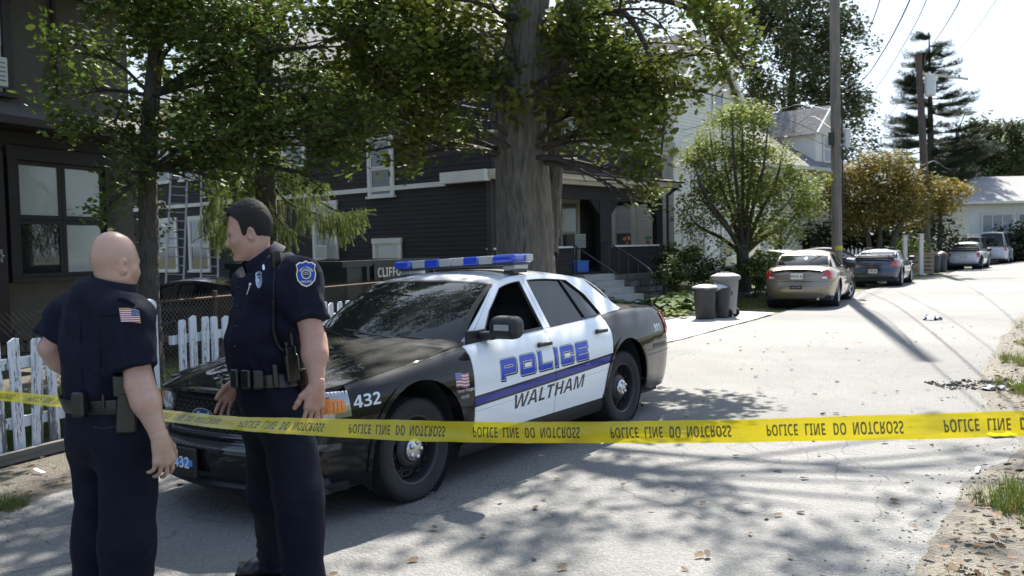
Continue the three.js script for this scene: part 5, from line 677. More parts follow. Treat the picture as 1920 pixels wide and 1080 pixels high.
  const bT = canvasTex(256, 112, (g, w, h) => { g.fillStyle = '#16306c'; g.fillRect(0, 0, w, h); g.fillStyle = '#e8edf5'; g.font = 'italic bold 70px serif'; g.textAlign = 'center'; g.fillText('Ford', w / 2, h / 2 + 22); });
  const bp = K.L(uF, .675); part('emblem', mv(cyl(1, 1, .016, 0, 0, 0, 0, 0, Math.PI / 2, 28).scale(1, .045, .108), bp.x + .035, bp.y, 0), chrome, gr);
  const bd = new THREE.CircleGeometry(1, 28); bd.scale(.097, .038, 1); bd.rotateY(Math.PI / 2); bd.translate(bp.x + .0445, bp.y, 0); part('emblem_face', bd, M([1, 1, 1], .3, { map: bT }), gr);
  for (const sd of side2) {
    const f = sd > 0 ? K.L : mirrorZ(K.L), fl = sd > 0, uI = uG(.47), poly = [[.585, .67], [.60, .80], [.66, .823], [uI - .2, .815], [uI, .79], [uI, .675], [uI - .2, .655]];
    const h = part('headlight', panel(poly, f, .05, { flip: fl, off: .010, skirt: .03 }), M([.35, .36, .38], .1, { metalness: .7, clearcoat: 1 }), root);
    const fac = []; for (let i = 0; i < 26; i++) { const u = lerp(.605, uI - .02, i / 25); for (const y of [.672, .805]) { const p = f(u, y), q = f(u + .02, y); fac.push(bar(p.clone().multiplyScalar(1), p.clone().add(V3(.004, .02, 0)), .008, .008, 5)); } } part('lens_ribs', fac, lampClear, h);
    part('amber_lens', panel([[.625, .70], [.625, .765], [.70, .787], [.84, .775], [.84, .70]], f, .04, { flip: fl, off: .018, skirt: .02 }), lampAmber, h);
    const lens = []; for (let i = 1; i < 9; i++) { const u = lerp(.625, .84, i / 9); lens.push(panel([[u, .70], [u, .768], [u + .004, .768], [u + .004, .70]], f, .04, { flip: fl, off: .0195, skirt: .004 })); } part('lens_lines', lens, M([.6, .16, .02], .3), h);
    part('tail_light', panel([[-3.90, .77], [-3.90, .98], [-4.02, .985], [-4.5, .96], [-4.5, .77]], f, .06, { flip: fl, off: .012, skirt: .02 }), lampRed, root);
  }
  // bumper details and the number board
  part('bumper_strip', P([[.66, .475], [.66, .515], [m(.66), .515], [m(.66), .475]], K.L, .012), M([.03, .03, .034], .2, { clearcoat: 1 }), root);
  part('bumper_lip', P([[.60, .222], [.60, .262], [m(.60), .262], [m(.60), .222]], K.L, .03, { skirt: .05 }), blackPlastic, root);
  part('lower_grille', P(roundRect(m(.98), .30, m(.76), .42, .03).map((p) => p), K.L, .004), M([.006, .006, .007], .7), root);
  const nT = canvasTex(512, 256, (g, w, h) => { g.fillStyle = '#101114'; g.fillRect(0, 0, w, h); g.fillStyle = '#3f86d6'; g.fillRect(150, 96, 350, 62); g.fillStyle = '#d7d9dc'; g.font = 'bold 150px sans-serif'; g.save(); g.translate(238, 180); g.scale(.88, 1); g.fillText('432', 0, 0); g.restore(); });
  const nb = K.L(uF, .4); part('number_plate', rbox(.03, .19, .42, .012, nb.x + .03, .375, .205), blackPlastic, root);
  const nf = new THREE.PlaneGeometry(.39, .17); nf.rotateY(Math.PI / 2); nf.translate(nb.x + .0462, .375, .205); part('number_plate_face', nf, M([1, 1, 1], .5, { map: nT }), root);
  // wipers, spotlight, light bar, push-button lock, aerial
  for (const [s0, s1, t1] of [[.55, -.25, .10], [-.15, -.85, .11]]) { const a = K.WS(s0, -.01), b = K.WS(s1, t1), up = V3(.01, .02, 0); part('wiper', [bar(a.clone().add(up), b.clone().add(up), .009, .005, 6), bar(K.WS(s0 + .12, .02).add(up), K.WS(s1 - .1, t1 + .015).add(up), .008, .008, 6)], trimBlack, root); }
  const lb = new THREE.Group(); lb.name = 'light_bar'; root.add(lb); lb.position.set(-1.68, 1.492, -.005); lb.rotation.x = .028; lb.scale.set(1, .9, .955);
  part('bar_base', [rbox(.25, .022, 1.34, .010, 0, .045, 0)], M([.05, .052, .06], .4), lb);
  for (const q of [-.6, .6]) part('mount', rbox(.2, .045, .13, .01, 0, .015, q), M([.4, .41, .42], .35, { metalness: .6 }), lb);
  const blueL = M([.02, .06, .5], .1, { clearcoat: 1, clearcoatRoughness: .05 }), clearL = M([.8, .8, .76], .12, { clearcoat: 1, bumpMap: rep(bumpFine, 20), bumpScale: .01 });
  const segs = ['b', 'c', 'b', 'c', 'c', 'b', 'c', 'b'], wid = [.22, .16, .17, .14, .15, .17, .16, .25]; let z = .715;
  segs.forEach((k, i) => { const w = wid[i]; part(k === 'b' ? 'blue_lens' : 'clear_lens', i === 7 || i === 0 ? rbox(.30, .085, w - .006, .035, 0, .095, z - w / 2, 0, 0, 0, 4) : rbox(.27, .078, w - .006, .012, 0, .093, z - w / 2), k === 'b' ? blueL : clearL, lb); z -= w; });
  part('corner_lens', rbox(.1, .06, .03, .008, -.06, .096, z - .0), clearL, lb); part('foot', [box(.2, .03, .1, 0, -.025, -.6), box(.2, .03, .1, 0, -.025, .6)], trimBlack, lb);
  part('mirror_light', rbox(.012, .045, .13, .005, S.mirror[0] + .083, S.mirror[1] + .005, -S.mirror[2] - .01), clearL, root);
  part('rear_reflector', P([[-3.5, .70], [-3.5, .66], [-3.9, .655], [-3.9, .69]], K.L, .003), blackPlastic, root);
  for (const y of [.60, .645]) part('bumper_groove', P([[-3.36, y], [-3.36, y + .007], [-4.3, y + .002], [-4.3, y - .005]], K.L, .004), trimBlack, root);
  part('partition', [box(.02, .45, 1.1, -1.98, 1.05, 0)], interiorM, root);
}

// ---------------------------------------------------------------- other cars
const BASE2 = (o) => { const S = { ...BASE_S, hoodLine: 0, hl: .55, ...o }; sedanWindows(S, o.w || { fl: -.80, ft: -1.25, S: -1.62, rt: -2.2, div: -2.15, end: -2.6 }); return S; };
const dirOf = (t) => Math.PI / 2 - t;
function plate(parent, x, y, z, txt, bg = '#e9e7e2', fg = '#7a3038', w = .31, h = .155, nm = 'number_plate') { const tx = canvasTex(256, 128, (g, W, H) => { g.fillStyle = bg; g.fillRect(0, 0, W, H); g.fillStyle = fg; g.font = 'bold 74px sans-serif'; g.textAlign = 'center'; g.fillText(txt, W / 2, H / 2 + 28); }); part(nm, rbox(.012, h + .02, w + .02, .005, x + .004, y, z), blackPlastic, parent); const f = new THREE.PlaneGeometry(w, h).rotateY(-Math.PI / 2).translate(x - .0035, y, z); part(nm + '_face', f, M([1, 1, 1], .5, { map: tx }), parent); }
{
  const S = BASE2({ outline: [[.92, 0], [.88, .4], [.7, .75], [.35, .885], [-.4, .915], [-1.4, .925], [-2.3, .92], [-2.9, .90], [-3.3, .86], [-3.66, .74], [-3.82, .45], [-3.86, 0]], wb: 2.756, tr: .78, R: .32, tw: .215, arch: [.38, .40, .33], qEnd: -3.42, bump: .66, rock: .28,
    top: [[.9, .68], [.4, .80], [-.4, .92], [-1.2, .94], [-2.4, .97], [-3.0, 1.0], [-3.5, .98], [-3.86, .90]], crown: [[.9, .03], [0, .08], [-2.8, .05], [-3.86, .05]], g: [.83, .60, .95], gr: .06, roofCrown: .07, rail: [[-1.15, 1.30], [-1.5, 1.36], [-1.9, 1.375], [-2.3, 1.34], [-2.62, 1.25]], ws: { b: -.4, db: .3, y: .95, w: .74, t: -1.15 }, bl: { b: -3.18, db: -.30, y: 1.03, w: .68, t: -2.5 },
    rear: [[.2, .14], [.3, .05], [.4, .0], [.56, .0], [.62, .02], [.7, .05], [.9, .07], [1.0, .10]], doorF: -.5, doorS: -1.55, doorR: -2.46, handles: [[-1.4, .82], [-2.3, .85]], mirror: [-.75, 1.0, .98], steer: -.35, w: { fl: -.75, ft: -1.22, S: -1.6, rt: -2.25, div: -2.2, end: -2.6 } });
  const rw = gnd(1442, 574).lerp(gnd(1564, 571), .53), t = .468, root = thing('tan_sedan', 'tan sedan parked nearest along the left side of the street', 'car', V3(rw.x + Math.sin(t) * 2.756, 0, rw.z - Math.cos(t) * 2.756), dirOf(t));
  const p = paint([.31, .25, .18], .5), K = buildCar(S, root, { fender: p, door: p, roof: p, quarter: p, hood: p }), uR = K.uR, m = (u) => 2 * uR - u;
  for (const sd of side2) { const f = sd > 0 ? K.L : mirrorZ(K.L), o = { flip: sd > 0, off: .012, skirt: .02 }; const u0 = K.uAt(-3.46); const l = part('tail_light', panel([[u0, .72], [u0 + .12, .86], [u0 - .02, .94], [u0 - .26, .93], [u0 - .42, .72]], f, .05, o), lampRed, root); part('reversing_lens', panel([[u0 - .24, .73], [u0 - .26, .79], [u0 - .40, .78], [u0 - .385, .73]], f, .05, { ...o, off: .02 }), lampClear, l); }
  part('boot_seam', panel([[uR + .40, .665], [uR + .40, .675], [m(uR + .40), .675], [m(uR + .40), .665]], K.L, .06, { flip: true, off: .003 }), trimBlack, root);
  part('boot_trim', panel([[uR + .36, .905], [uR + .36, .925], [m(uR + .36), .925], [m(uR + .36), .905]], K.L, .06, { flip: true, off: .012 }), chrome, root);
  const b = K.L(uR, .8); plate(root, b.x - .022, .80, 0, '4923 EJ', '#e9e6e0', '#44312f'); plate(root, K.L(uR, .52).x - .012, .52, -.02, '•••• •••', '#1b2038', '#c8cbd6', .28, .07, 'bumper_sticker');
  part('exhaust', bar(V3(-3.5, .24, .5), V3(-3.8, .23, .5), .03), alloy, root);
}
{
  const S = BASE2({ outline: [[.88, 0], [.84, .4], [.66, .72], [.3, .85], [-.4, .87], [-1.4, .88], [-2.1, .885], [-2.6, .88], [-3.0, .83], [-3.3, .70], [-3.45, .4], [-3.48, 0]], wb: 2.53, tr: .75, R: .31, tw: .215, arch: [.37, .39, .32], qEnd: -3.08, bump: .58, rock: .26,
    top: [[.9, .64], [.4, .76], [-.4, .89], [-1.2, .90], [-2.2, .95], [-2.8, .99], [-3.2, .97], [-3.48, .92]], crown: [[.9, .03], [0, .08], [-2.6, .04], [-3.48, .03]], g: [.79, .62, .92], gr: .06, roofCrown: .06, rail: [[-1.1, 1.20], [-1.5, 1.265], [-1.8, 1.27], [-2.1, 1.24], [-2.4, 1.16]], ws: { b: -.4, db: .3, y: .9, w: .70, t: -1.1 }, bl: { b: -2.95, db: -.22, y: 1.0, w: .64, t: -2.25 },
    rear: [[.2, .12], [.3, .03], [.45, .0], [.56, .0], [.62, .03], [.8, .04], [.95, .07]], doorF: -.5, doorS: -1.62, doorR: -2.2, mirror: [-.75, .95, .95], w: { fl: -.75, ft: -1.16, S: -1.6, rt: -1.95, div: -2.0, end: -2.35 } });
  const rw = gnd(1618, 536).lerp(gnd(1672, 534), .5), t = .55, root = thing('blue_coupe', 'slate blue coupe with rear spoiler parked ahead of the tan sedan', 'car', V3(rw.x + Math.sin(t) * 2.5, 0, rw.z - Math.cos(t) * 2.5), dirOf(t));
  const p = paint([.055, .07, .115], .5), K = buildCar(S, root, { fender: p, door: p, roof: p, quarter: p, hood: p, bumper: p }, { cell: .1 }), uR = K.uR;
  for (const sd of side2) { const f = sd > 0 ? K.L : mirrorZ(K.L), u0 = K.uAt(-3.12); part('tail_light', panel([[u0, .72], [u0 + .05, .82], [u0 - .1, .90], [u0 - .28, .88], [u0 - .38, .74]], f, .06, { flip: sd > 0, off: .012, skirt: .02 }), lampRed, root); part('spoiler_leg', rbox(.12, .14, .04, .015, -3.2, 1.02, sd * .52), p, root); }
  part('spoiler', [rbox(.2, .035, 1.3, .016, -3.25, 1.10, 0, 0, 0, -.08), rbox(.16, .035, .2, .016, -3.22, 1.075, .66, .45), rbox(.16, .035, .2, .016, -3.22, 1.075, -.66, -.45)], p, root);
  plate(root, K.L(uR, .52).x - .016, .55, 0, '57F 21', '#e3dfdc');
}
// the three vehicles at the far end: white hatchback, grey sport utility, white van
const boxy = (o) => BASE2({ g: [.80, .22, 1.0], gf: .04, gr: .03, roofCrown: .05, crown: [[.9, .02], [0, .05], [-2.8, .02], [-4.5, .02]], ...o });
{
  const S = BASE2({ outline: [[.7, 0], [.66, .4], [.5, .66], [.2, .80], [-.4, .84], [-1.4, .85], [-2.2, .845], [-2.7, .81], [-3.0, .68], [-3.12, .4], [-3.15, 0]], wb: 2.46, tr: .73, R: .30, tw: .19, arch: [.35, .37, .31], qEnd: -2.82, bump: .58, rock: .26, hl: .5, top: [[.7, .72], [.2, .82], [-.4, .90], [-1.2, .92], [-2.2, .94], [-2.8, .95], [-3.15, .93]], crown: [[.7, .02], [0, .05], [-2.4, .02], [-3.15, .02]], g: [.76, .5, .92], rail: [[-.95, 1.34], [-1.4, 1.39], [-1.8, 1.39], [-2.2, 1.36], [-2.5, 1.3]], ws: { b: -.25, db: .25, y: .92, w: .68, t: -.95 }, bl: { b: -2.86, db: -.12, y: .96, w: .66, t: -2.4 }, doorF: -.42, doorS: -1.5, doorR: -2.1, mirror: [-.65, 1.0, .92], w: { fl: -.6, ft: -1.05, S: -1.45, rt: -2.05, div: -2.0, end: -2.4 } });
  const rw = gnd(1785, 503).lerp(gnd(1836, 505), .5), t = .62, root = thing('white_hatchback', 'small white hatchback parked in front of the grey utility car', 'car', V3(rw.x + Math.sin(t) * 2.46, 0, rw.z - Math.cos(t) * 2.46), dirOf(t));
  const p = paint([.62, .63, .65]), K = buildCar(S, root, { fender: p, door: p, roof: blackPlastic, quarter: p, hood: p, bumper: p, sideGlass: glassTint }, { cell: .12 }), uR = K.uR;
  for (const sd of side2) { const f = sd > 0 ? K.L : mirrorZ(K.L), u0 = K.uAt(-2.85); part('tail_light', panel([[u0 - .02, .64], [u0 - .02, .86], [u0 - .2, .86], [u0 - .24, .64]], f, .08, { flip: sd > 0, off: .012, skirt: .02 }), lampRed, root); }
  plate(root, K.L(uR, .66).x - .016, .68, 0, '82 KTN', '#dddad6');
}
function wagon(name, label, pos, t, col, H, roofM, rack) {
  const k = H - 1.0, S = BASE2({ outline: [[.8, 0], [.76, .4], [.62, .74], [.3, .88], [-.4, .91], [-1.4, .92], [-2.6, .92], [-3.1, .90], [-3.4, .80], [-3.5, .5], [-3.52, 0]], wb: 2.65, tr: .78, R: .37, tw: .235, arch: [.43, .44, .38], qEnd: -3.26, bump: .72, rock: .36, top: [[.8, .92], [.2, 1.0], [-.4, 1.06], [-1.2, 1.07], [-2.4, 1.08], [-3.52, 1.09]], crown: [[.7, .02], [0, .05], [-2.4, .01], [-3.52, .01]], g: [.85, .26, 1.05], gr: .02, gra: -3.2, rail: [[-.95, H - .10], [-1.4, H - .05], [-2.4, H - .04], [-3.3, H - .08]], roofCrown: .05, ws: { b: -.3, db: .2, y: 1.08, w: .74, t: -.95 }, bl: { b: -3.46, db: -.04, y: 1.10, w: .76, t: -3.28 }, doorF: -.45, doorS: -1.5, doorR: -2.2, mirror: [-.7, 1.2, 1.0], w: { fl: -.62, ft: -1.02, S: -1.5, rt: -2.9, div: -2.3, end: -3.2 } });
  const root = thing(name, label, name === 'white_van' ? 'van' : 'car', pos, dirOf(t)); const p = paint(col, col[0] < .3 ? .4 : 0), K = buildCar(S, root, { fender: p, door: p, roof: roofM || p, quarter: p, hood: p, bumper: blackPlastic, rearBumper: name === 'white_van' ? p : blackPlastic }, { cell: .14 });
  for (const sd of side2) { const f = sd > 0 ? K.L : mirrorZ(K.L), u0 = K.uAt(-3.3); part('tail_light', panel([[u0, .80], [u0, 1.06], [u0 - .16, 1.06], [u0 - .16, .80]], f, .1, { flip: sd > 0, off: .012, skirt: .02 }), lampRed, root); }
  if (rack) part('roof_rack', [...[-.55, .55].map((z) => bar(V3(-1.2, H + .05, z), V3(-3.1, H + .05, z), .022)), ...[-1.5, -2.2, -2.9].map((x) => bar(V3(x, H + .07, -.6), V3(x, H + .07, .6), .02))], blackPlastic, root, STUFF);
  return root;
}
{ const a = gnd(1810, 504); wagon('grey_utility_car', 'dark grey sport utility car with roof rack behind the white hatchback', V3(a.x + 4.9, 0, a.z - 8.4), .60, [.22, .22, .235], 1.74, null, true); wagon('white_van', 'white van parked farthest along the street beyond the grey utility car', V3(a.x + 7.9, 0, a.z - 11.2), .60, [.62, .62, .62], 1.98); }
// cars standing off the street
function sedanAt(name, label, pos, t, col, metal) { const S = BASE2({ rock: .30, mirror: [-.85, 1.05, 1.02] }); S.outline = S.outline.map(([a, b]) => [a, b * .9]); S.g = [.79, .58, 1.0]; S.ws = { ...S.ws, w: .7 }; S.bl = { ...S.bl, w: .62 }; S.tr = .73; const root = thing(name, label, 'car', pos, dirOf(t)); root.scale.setScalar(.93); const p = paint(col, metal); const K = buildCar(S, root, { fender: p, door: p, roof: p, quarter: p, hood: p }, { cell: .12 }); for (const sd of side2) { const f = sd > 0 ? K.L : mirrorZ(K.L); part('headlight', panel([[.60, .67], [.60, .80], [.95, .80], [1.0, .68]], f, .08, { flip: sd > 0, off: .012, skirt: .02 }), lampClear, root); part('tail_light', panel([[-3.92, .80], [-3.92, .98], [-4.45, .96], [-4.45, .80]], f, .08, { flip: sd > 0, off: .012, skirt: .02 }), lampRed, root); } return root; }
sedanAt('dark_sedan', 'dark brown sedan in the yard behind the picket fence between the officers', W3(-6.6, -.10, 15.4), -1.15, [.022, .018, .017], .2);
{ const a = gnd(1352, 545); sedanAt('green_sedan', 'grey green sedan half hidden behind the slender street tree', W3(8.7, 0, 32.8), -.5, [.16, .17, .14], .4); }
{ const b = at(1598, 500, 37); sedanAt('dark_blue_car', 'dark blue car in a driveway between the utility pole and blue coupe', V3(b.x + .6, 0, b.z), 2.2, [.015, .02, .05], .3); }

// ---------------------------------------------------------------- fences
const peel = (seed, wear) => { const N = 512, a = noiseField(N, 6, 5, seed), b = noiseField(N, 48, 4, seed + 1), g = noiseField(N, 64, 3, seed + 2); return tex(N, (i, x, y) => { const q = a[((y * .35) | 0) % N * N + x] * .62 + b[((y * .5) | 0) % N * N + x] * .45, gr = .6 + .7 * g[((y / 9) | 0) * N + x], w = wear * (1.25 - .55 * y / N); return q < w ? [.17 * gr, .165 * gr, .16 * gr] : [.68 + .1 * b[i], .69 + .1 * b[i], .70 + .1 * b[i]]; }); };
const pickM = [peel(401, .36), peel(411, .41), peel(421, .47)].map((t) => M([1, 1, 1], .75, { map: t, bumpMap: t, bumpScale: .002 })), greyWood = matTex([.13, .122, .11], .35, .9, {}, 1.5, .004);
{
  const FD = V3(.371, 0, -.928), f0 = W3(-4.2, 0, 7.3), fp = (s) => f0.clone().addScaledVector(FD, s), f = thing('picket_fence', 'old white picket fence with peeling paint along the left side', 'fence', f0, Math.atan2(.928, .371)), r = rngOf(431);
  // local x runs along the fence away from the viewer, z towards the road
  const S0 = -2.6, S1 = 8.4; const tops = [[.05, 0], [.042, .04], [.0, .055], [-.042, .04], [-.05, 0]];
  for (let s = S0, i = 0; s < S1; s += .165 + r() * .02, i++) { if (s > 1.55 && s < 1.9) continue; const h = .93 + r() * .06, pts = i % 3 ? [[-.046, 0], [.046, 0], [.046, h - .02], [.03, h], [-.03, h], [-.046, h - .02]] : [[-.046, 0], [.046, 0], [.047, h - .01], [.01, h], [-.045, h - .03]], g = extrude(pts, .02, .002), uv = norm(g), p = uv.attributes.position, u = uv.attributes.uv, ou = r(), ov = r() * .3; for (let k = 0; k < p.count; k++) u.setXY(k, p.getX(k) * 5.5 + ou, p.getY(k) * .8); const m = part('picket', mv(uv, s, .04 + r() * .03, .02, (r() - .5) * .05, (r() - .5) * .08, (r() - .5) * .07), pickM[s < 1.5 ? (r() < .6 ? 2 : 1) : r() < .7 ? 0 : 1], f); }
  for (const y of [.30, .80]) { part('rail', box2(S0 - .2, 1.6, y - .045, y + .045, -.035, .01), pickM[1], f); part('rail', box2(1.85, S1, y - .045, y + .045, -.035, .01), pickM[0], f); }
  part('base_board', rbox(4.4, .10, .05, .01, -.4, .05, .12, 0, -.02), greyWood, f);
  for (const s of [1.66, 4.4, 7.2]) part('post', box2(s - .05, s + .05, 0, s < 2 ? 1.08 : .95, -.14, -.037), pickM[0], f);
  part('post_ball', [sph(.072, 1.66, 1.17, -.09), cyl(.045, .06, .05, 1.66, 1.095, -.09)], pickM[0], f);
  part('gate_latch', [rbox(.16, .035, .03, .01, 1.8, .98, -.0), sph(.03, 1.88, .985, .0)], M([.03, .03, .035], .5, { metalness: .6 }), f);
  // two black ship silhouettes hung on the pickets
  for (const [s, k] of [[2.62, 1], [2.95, 1.05]]) { const o = thing('ship_ornament', k === 1 ? 'black metal ship silhouette on the pickets, left one of the pair' : 'black metal ship silhouette on the pickets, right one of the pair', 'ornament', f.localToWorld(V3(s, .50, .055)), f.rotation.y); f.updateMatrixWorld(); o.position.copy(f.localToWorld(V3(s, .48, .05))); part('hull', extrude([[-.12, 0], [.12, 0], [.15, .06], [.05, .045], [-.09, .05], [-.14, .075]].map((p) => [p[0] * k, p[1] * k]), .008), blackPlastic, o); for (const [x, w, h] of [[-.06, .085, .17], [.045, .095, .21]]) part('sail', extrude([[x - w / 2, .07], [x + w / 2, .06], [x + w * .35, .06 + h * .6], [x + w * .3, .06 + h], [x, .08 + h], [x - w * .3, .06 + h * .9], [x - w * .42, .06 + h * .5]], .008), blackPlastic, o); part('mast', [bar(V3(-.06, .03, .004), V3(-.06, .27, .004), .006), bar(V3(.045, .03, .004), V3(.045, .31, .004), .006)], blackPlastic, o, STUFF); }
  // chain link behind it
  const c = thing('chain_link_fence', 'rusty chain link fence behind the white picket fence', 'fence', W3(-5.0, 0, 7.9), f.rotation.y), rust = M([.085, .05, .034], .85), wireM = M([.16, .14, .12], .6, { metalness: .4 });
  const w = [], st = .065, Hc = 1.12, L0 = 1.4, L1 = 7.6; for (let s = L0 - Hc; s < L1; s += st) for (const d of [1, -1]) { const a = d > 0 ? V3(s, .05, 0) : V3(s + Hc, .05, .006), b = d > 0 ? V3(s + Hc, Hc + .05, 0) : V3(s, Hc + .05, .006); w.push(plankBetween(a, b, .004, .004)); }
  part('mesh', w, wireM, c, STUFF); part('top_rail', bar(V3(L0 - .6, Hc + .02, .02), V3(L1, Hc + .02, .02), .014), rust, c);
  const tw = []; for (let s = L0; s < L1; s += st) tw.push(plankBetween(V3(s, Hc + .02, .01), V3(s + .02, Hc + .085, .01), .005, .005)); part('barbs', tw, rust, c, STUFF); for (const s of [L0, 3.4, 5.4, L1]) part('post', cyl(.028, .028, Hc + .1, s, (Hc + .1) / 2, 0), rust, c);
}
// ladders against the brown house
{
  const lad = (label, bx, tx, Zb, Zt, yt, W) => { const a = at(bx, 500, Zb), b = at(tx, 300, Zt); a.y = -.02; b.y = yt; const d = b.clone().sub(a), l = d.length(), o = thing('ladder', label, 'ladder', a), X = V3(.86, 0, -.3).normalize(); o.quaternion.setFromRotationMatrix(new THREE.Matrix4().makeBasis(X, d.clone().normalize(), V3().crossVectors(X, d.clone().normalize()).normalize())); for (const s of [-1, 1]) part('rail', rbox(.06, l, .09, .008, s * W / 2, l / 2, 0), M([.36, .36, .36], .6), o); for (let y = .3; y < l - .1; y += .31) part('rung', cyl(.018, .018, W, 0, y, 0, 0, 0, Math.PI / 2, 8), M([.36, .36, .36], .6), o); };
  lad('long aluminium ladder leaning on the brown house at its left end', 322, 362, 26.4, 29.2, 5.6, .5); lad('aluminium ladder leaning on the brown house, right of the longer one', 390, 402, 25.6, 28.2, 4.6, .48);
}
// the dumpster
{
  const o = thing('dumpster', 'dark green steel dumpster with white lettering behind the police car', 'dumpster', W3(-1.98, -.03, 15.7), Math.atan2(.928, .371)), g = matTex([.010, .020, .016], .3, .55, {}, .5, .004);
  part('body', [box2(-1.9, 1.4, .15, 1.45, -.06, 0), box2(-1.9, 1.4, .15, 1.45, -2.2, -2.14), box2(-1.9, -1.84, .15, 1.45, -2.14, -.06), box2(1.34, 1.4, .15, 1.45, -2.14, -.06), box2(-1.84, 1.34, .15, .2, -2.14, -.06)], g, o);
  part('rim', [box2(-1.96, 1.46, 1.45, 1.55, -.08, .05), box2(-1.96, 1.46, 1.45, 1.55, -2.25, -2.12), box2(-1.96, -1.84, 1.45, 1.55, -2.12, -.08), box2(1.34, 1.46, 1.45, 1.55, -2.12, -.08)], g, o); for (let i = 0; i < 6; i++) part('rib', box2(-1.85 + i * .6, -1.77 + i * .6, .15, 1.45, .003, .06), g, o); part('skid', [box2(-1.7, 1.2, 0, .15, -.4, -.25), box2(-1.7, 1.2, 0, .15, -1.9, -1.75)], g, o);
  const t = canvasTex(512, 256, (c, w, h) => { c.fillStyle = '#131c19'; c.fillRect(0, 0, w, h); c.fillStyle = '#b9bdb8'; c.font = 'bold 92px sans-serif'; c.save(); c.scale(.92, 1); c.fillText('CLIFFORD', 40, 100); c.fillText('CONTAINER', 4, 218); c.restore(); });
  const f = new THREE.PlaneGeometry(1.45, .62).translate(-.30, 1.19, .066); part('lettering', f, M([1, 1, 1], .6, { map: t }), o);
}

// ---------------------------------------------------------------- the two officers
function surfaceNet(f, lo, hi, cell, dispN) {
  const nx = Math.ceil((hi.x - lo.x) / cell) + 1, ny = Math.ceil((hi.y - lo.y) / cell) + 1, nz = Math.ceil((hi.z - lo.z) / cell) + 1, D = new Float32Array(nx * ny * nz), id = (i, j, k) => i + nx * (j + ny * k);
  for (let k = 0; k < nz; k++) for (let j = 0; j < ny; j++) { let i = 0; while (i < nx) { const d = f(lo.x + i * cell, lo.y + j * cell, lo.z + k * cell); D[id(i, j, k)] = d; i++; const skip = Math.floor((Math.abs(d) - cell * 3) / cell * .35); for (let s = 0; s < skip && i < nx; s++, i++) D[id(i, j, k)] = d; } }
  const vid = new Int32Array(nx * ny * nz).fill(-1), P = [], idx = [];
  for (let k = 0; k < nz - 1; k++) for (let j = 0; j < ny - 1; j++) for (let i = 0; i < nx - 1; i++) {
    let m = 0; for (let q = 0; q < 8; q++) if (D[id(i + (q & 1), j + ((q >> 1) & 1), k + (q >> 2))] < 0) m |= 1 << q; if (m === 0 || m === 255) continue;
    let x = 0, y = 0, z = 0, n = 0; for (let a = 0; a < 8; a++) for (const b of [1, 2, 4]) { if (a & b) continue; const c = a | b, da = D[id(i + (a & 1), j + ((a >> 1) & 1), k + (a >> 2))], dc = D[id(i + (c & 1), j + ((c >> 1) & 1), k + (c >> 2))]; if ((da < 0) === (dc < 0)) continue; const t = da / (da - dc); x += (a & 1) + (b === 1 ? t : 0); y += ((a >> 1) & 1) + (b === 2 ? t : 0); z += (a >> 2) + (b === 4 ? t : 0); n++; }
    vid[id(i, j, k)] = P.length / 3; P.push(lo.x + (i + x / n) * cell, lo.y + (j + y / n) * cell, lo.z + (k + z / n) * cell);
  }
  const quad = (a, b, c, d, flip) => { if (a < 0 || b < 0 || c < 0 || d < 0) return; if (flip) idx.push(a, c, b, a, d, c); else idx.push(a, b, c, a, c, d); };
  for (let k = 1; k < nz - 1; k++) for (let j = 1; j < ny - 1; j++) for (let i = 1; i < nx - 1; i++) {
    const s = D[id(i, j, k)] < 0;
    if (s !== (D[id(i + 1, j, k)] < 0)) quad(vid[id(i, j - 1, k - 1)], vid[id(i, j, k - 1)], vid[id(i, j, k)], vid[id(i, j - 1, k)], !s);
    if (s !== (D[id(i, j + 1, k)] < 0)) quad(vid[id(i - 1, j, k - 1)], vid[id(i - 1, j, k)], vid[id(i, j, k)], vid[id(i, j, k - 1)], !s);
    if (s !== (D[id(i, j, k + 1)] < 0)) quad(vid[id(i - 1, j - 1, k)], vid[id(i, j - 1, k)], vid[id(i, j, k)], vid[id(i - 1, j, k)], !s);
  }
  const N = new Float32Array(P.length), e = cell * .35, uv = new Float32Array(P.length / 3 * 2);
  for (let i = 0; i < P.length; i += 3) { const x = P[i], y = P[i + 1], z = P[i + 2]; let a = f(x + e, y, z) - f(x - e, y, z), b = f(x, y + e, z) - f(x, y - e, z), c = f(x, y, z + e) - f(x, y, z - e); const l = Math.hypot(a, b, c) || 1; N[i] = a / l; N[i + 1] = b / l; N[i + 2] = c / l; uv[i / 3 * 2] = (x + z * .6) * 2; uv[i / 3 * 2 + 1] = y * 2; }
  const g = new THREE.BufferGeometry(); g.setAttribute('position', new THREE.Float32BufferAttribute(P, 3)); g.setAttribute('normal', new THREE.BufferAttribute(N, 3)); g.setAttribute('uv', new THREE.BufferAttribute(uv, 2)); g.setIndex(idx);
  // face winding after the field's own direction
  const A = V3(), B = V3(), Cc = V3(), p = g.attributes.position, ix = g.index.array; for (let t = 0; t < ix.length; t += 3) { A.fromBufferAttribute(p, ix[t]); B.fromBufferAttribute(p, ix[t + 1]).sub(A); Cc.fromBufferAttribute(p, ix[t + 2]).sub(A); B.cross(Cc); const q = ix[t] * 3; if (B.x * N[q] + B.y * N[q + 1] + B.z * N[q + 2] < 0) { const w = ix[t + 1]; ix[t + 1] = ix[t + 2]; ix[t + 2] = w; } }
  return g;
}
const smin = (a, b, k) => { const h = Math.max(0, k - Math.abs(a - b)) / k; return Math.min(a, b) - h * h * k * .25; }, smax = (a, b, k) => -smin(-a, -b, k);
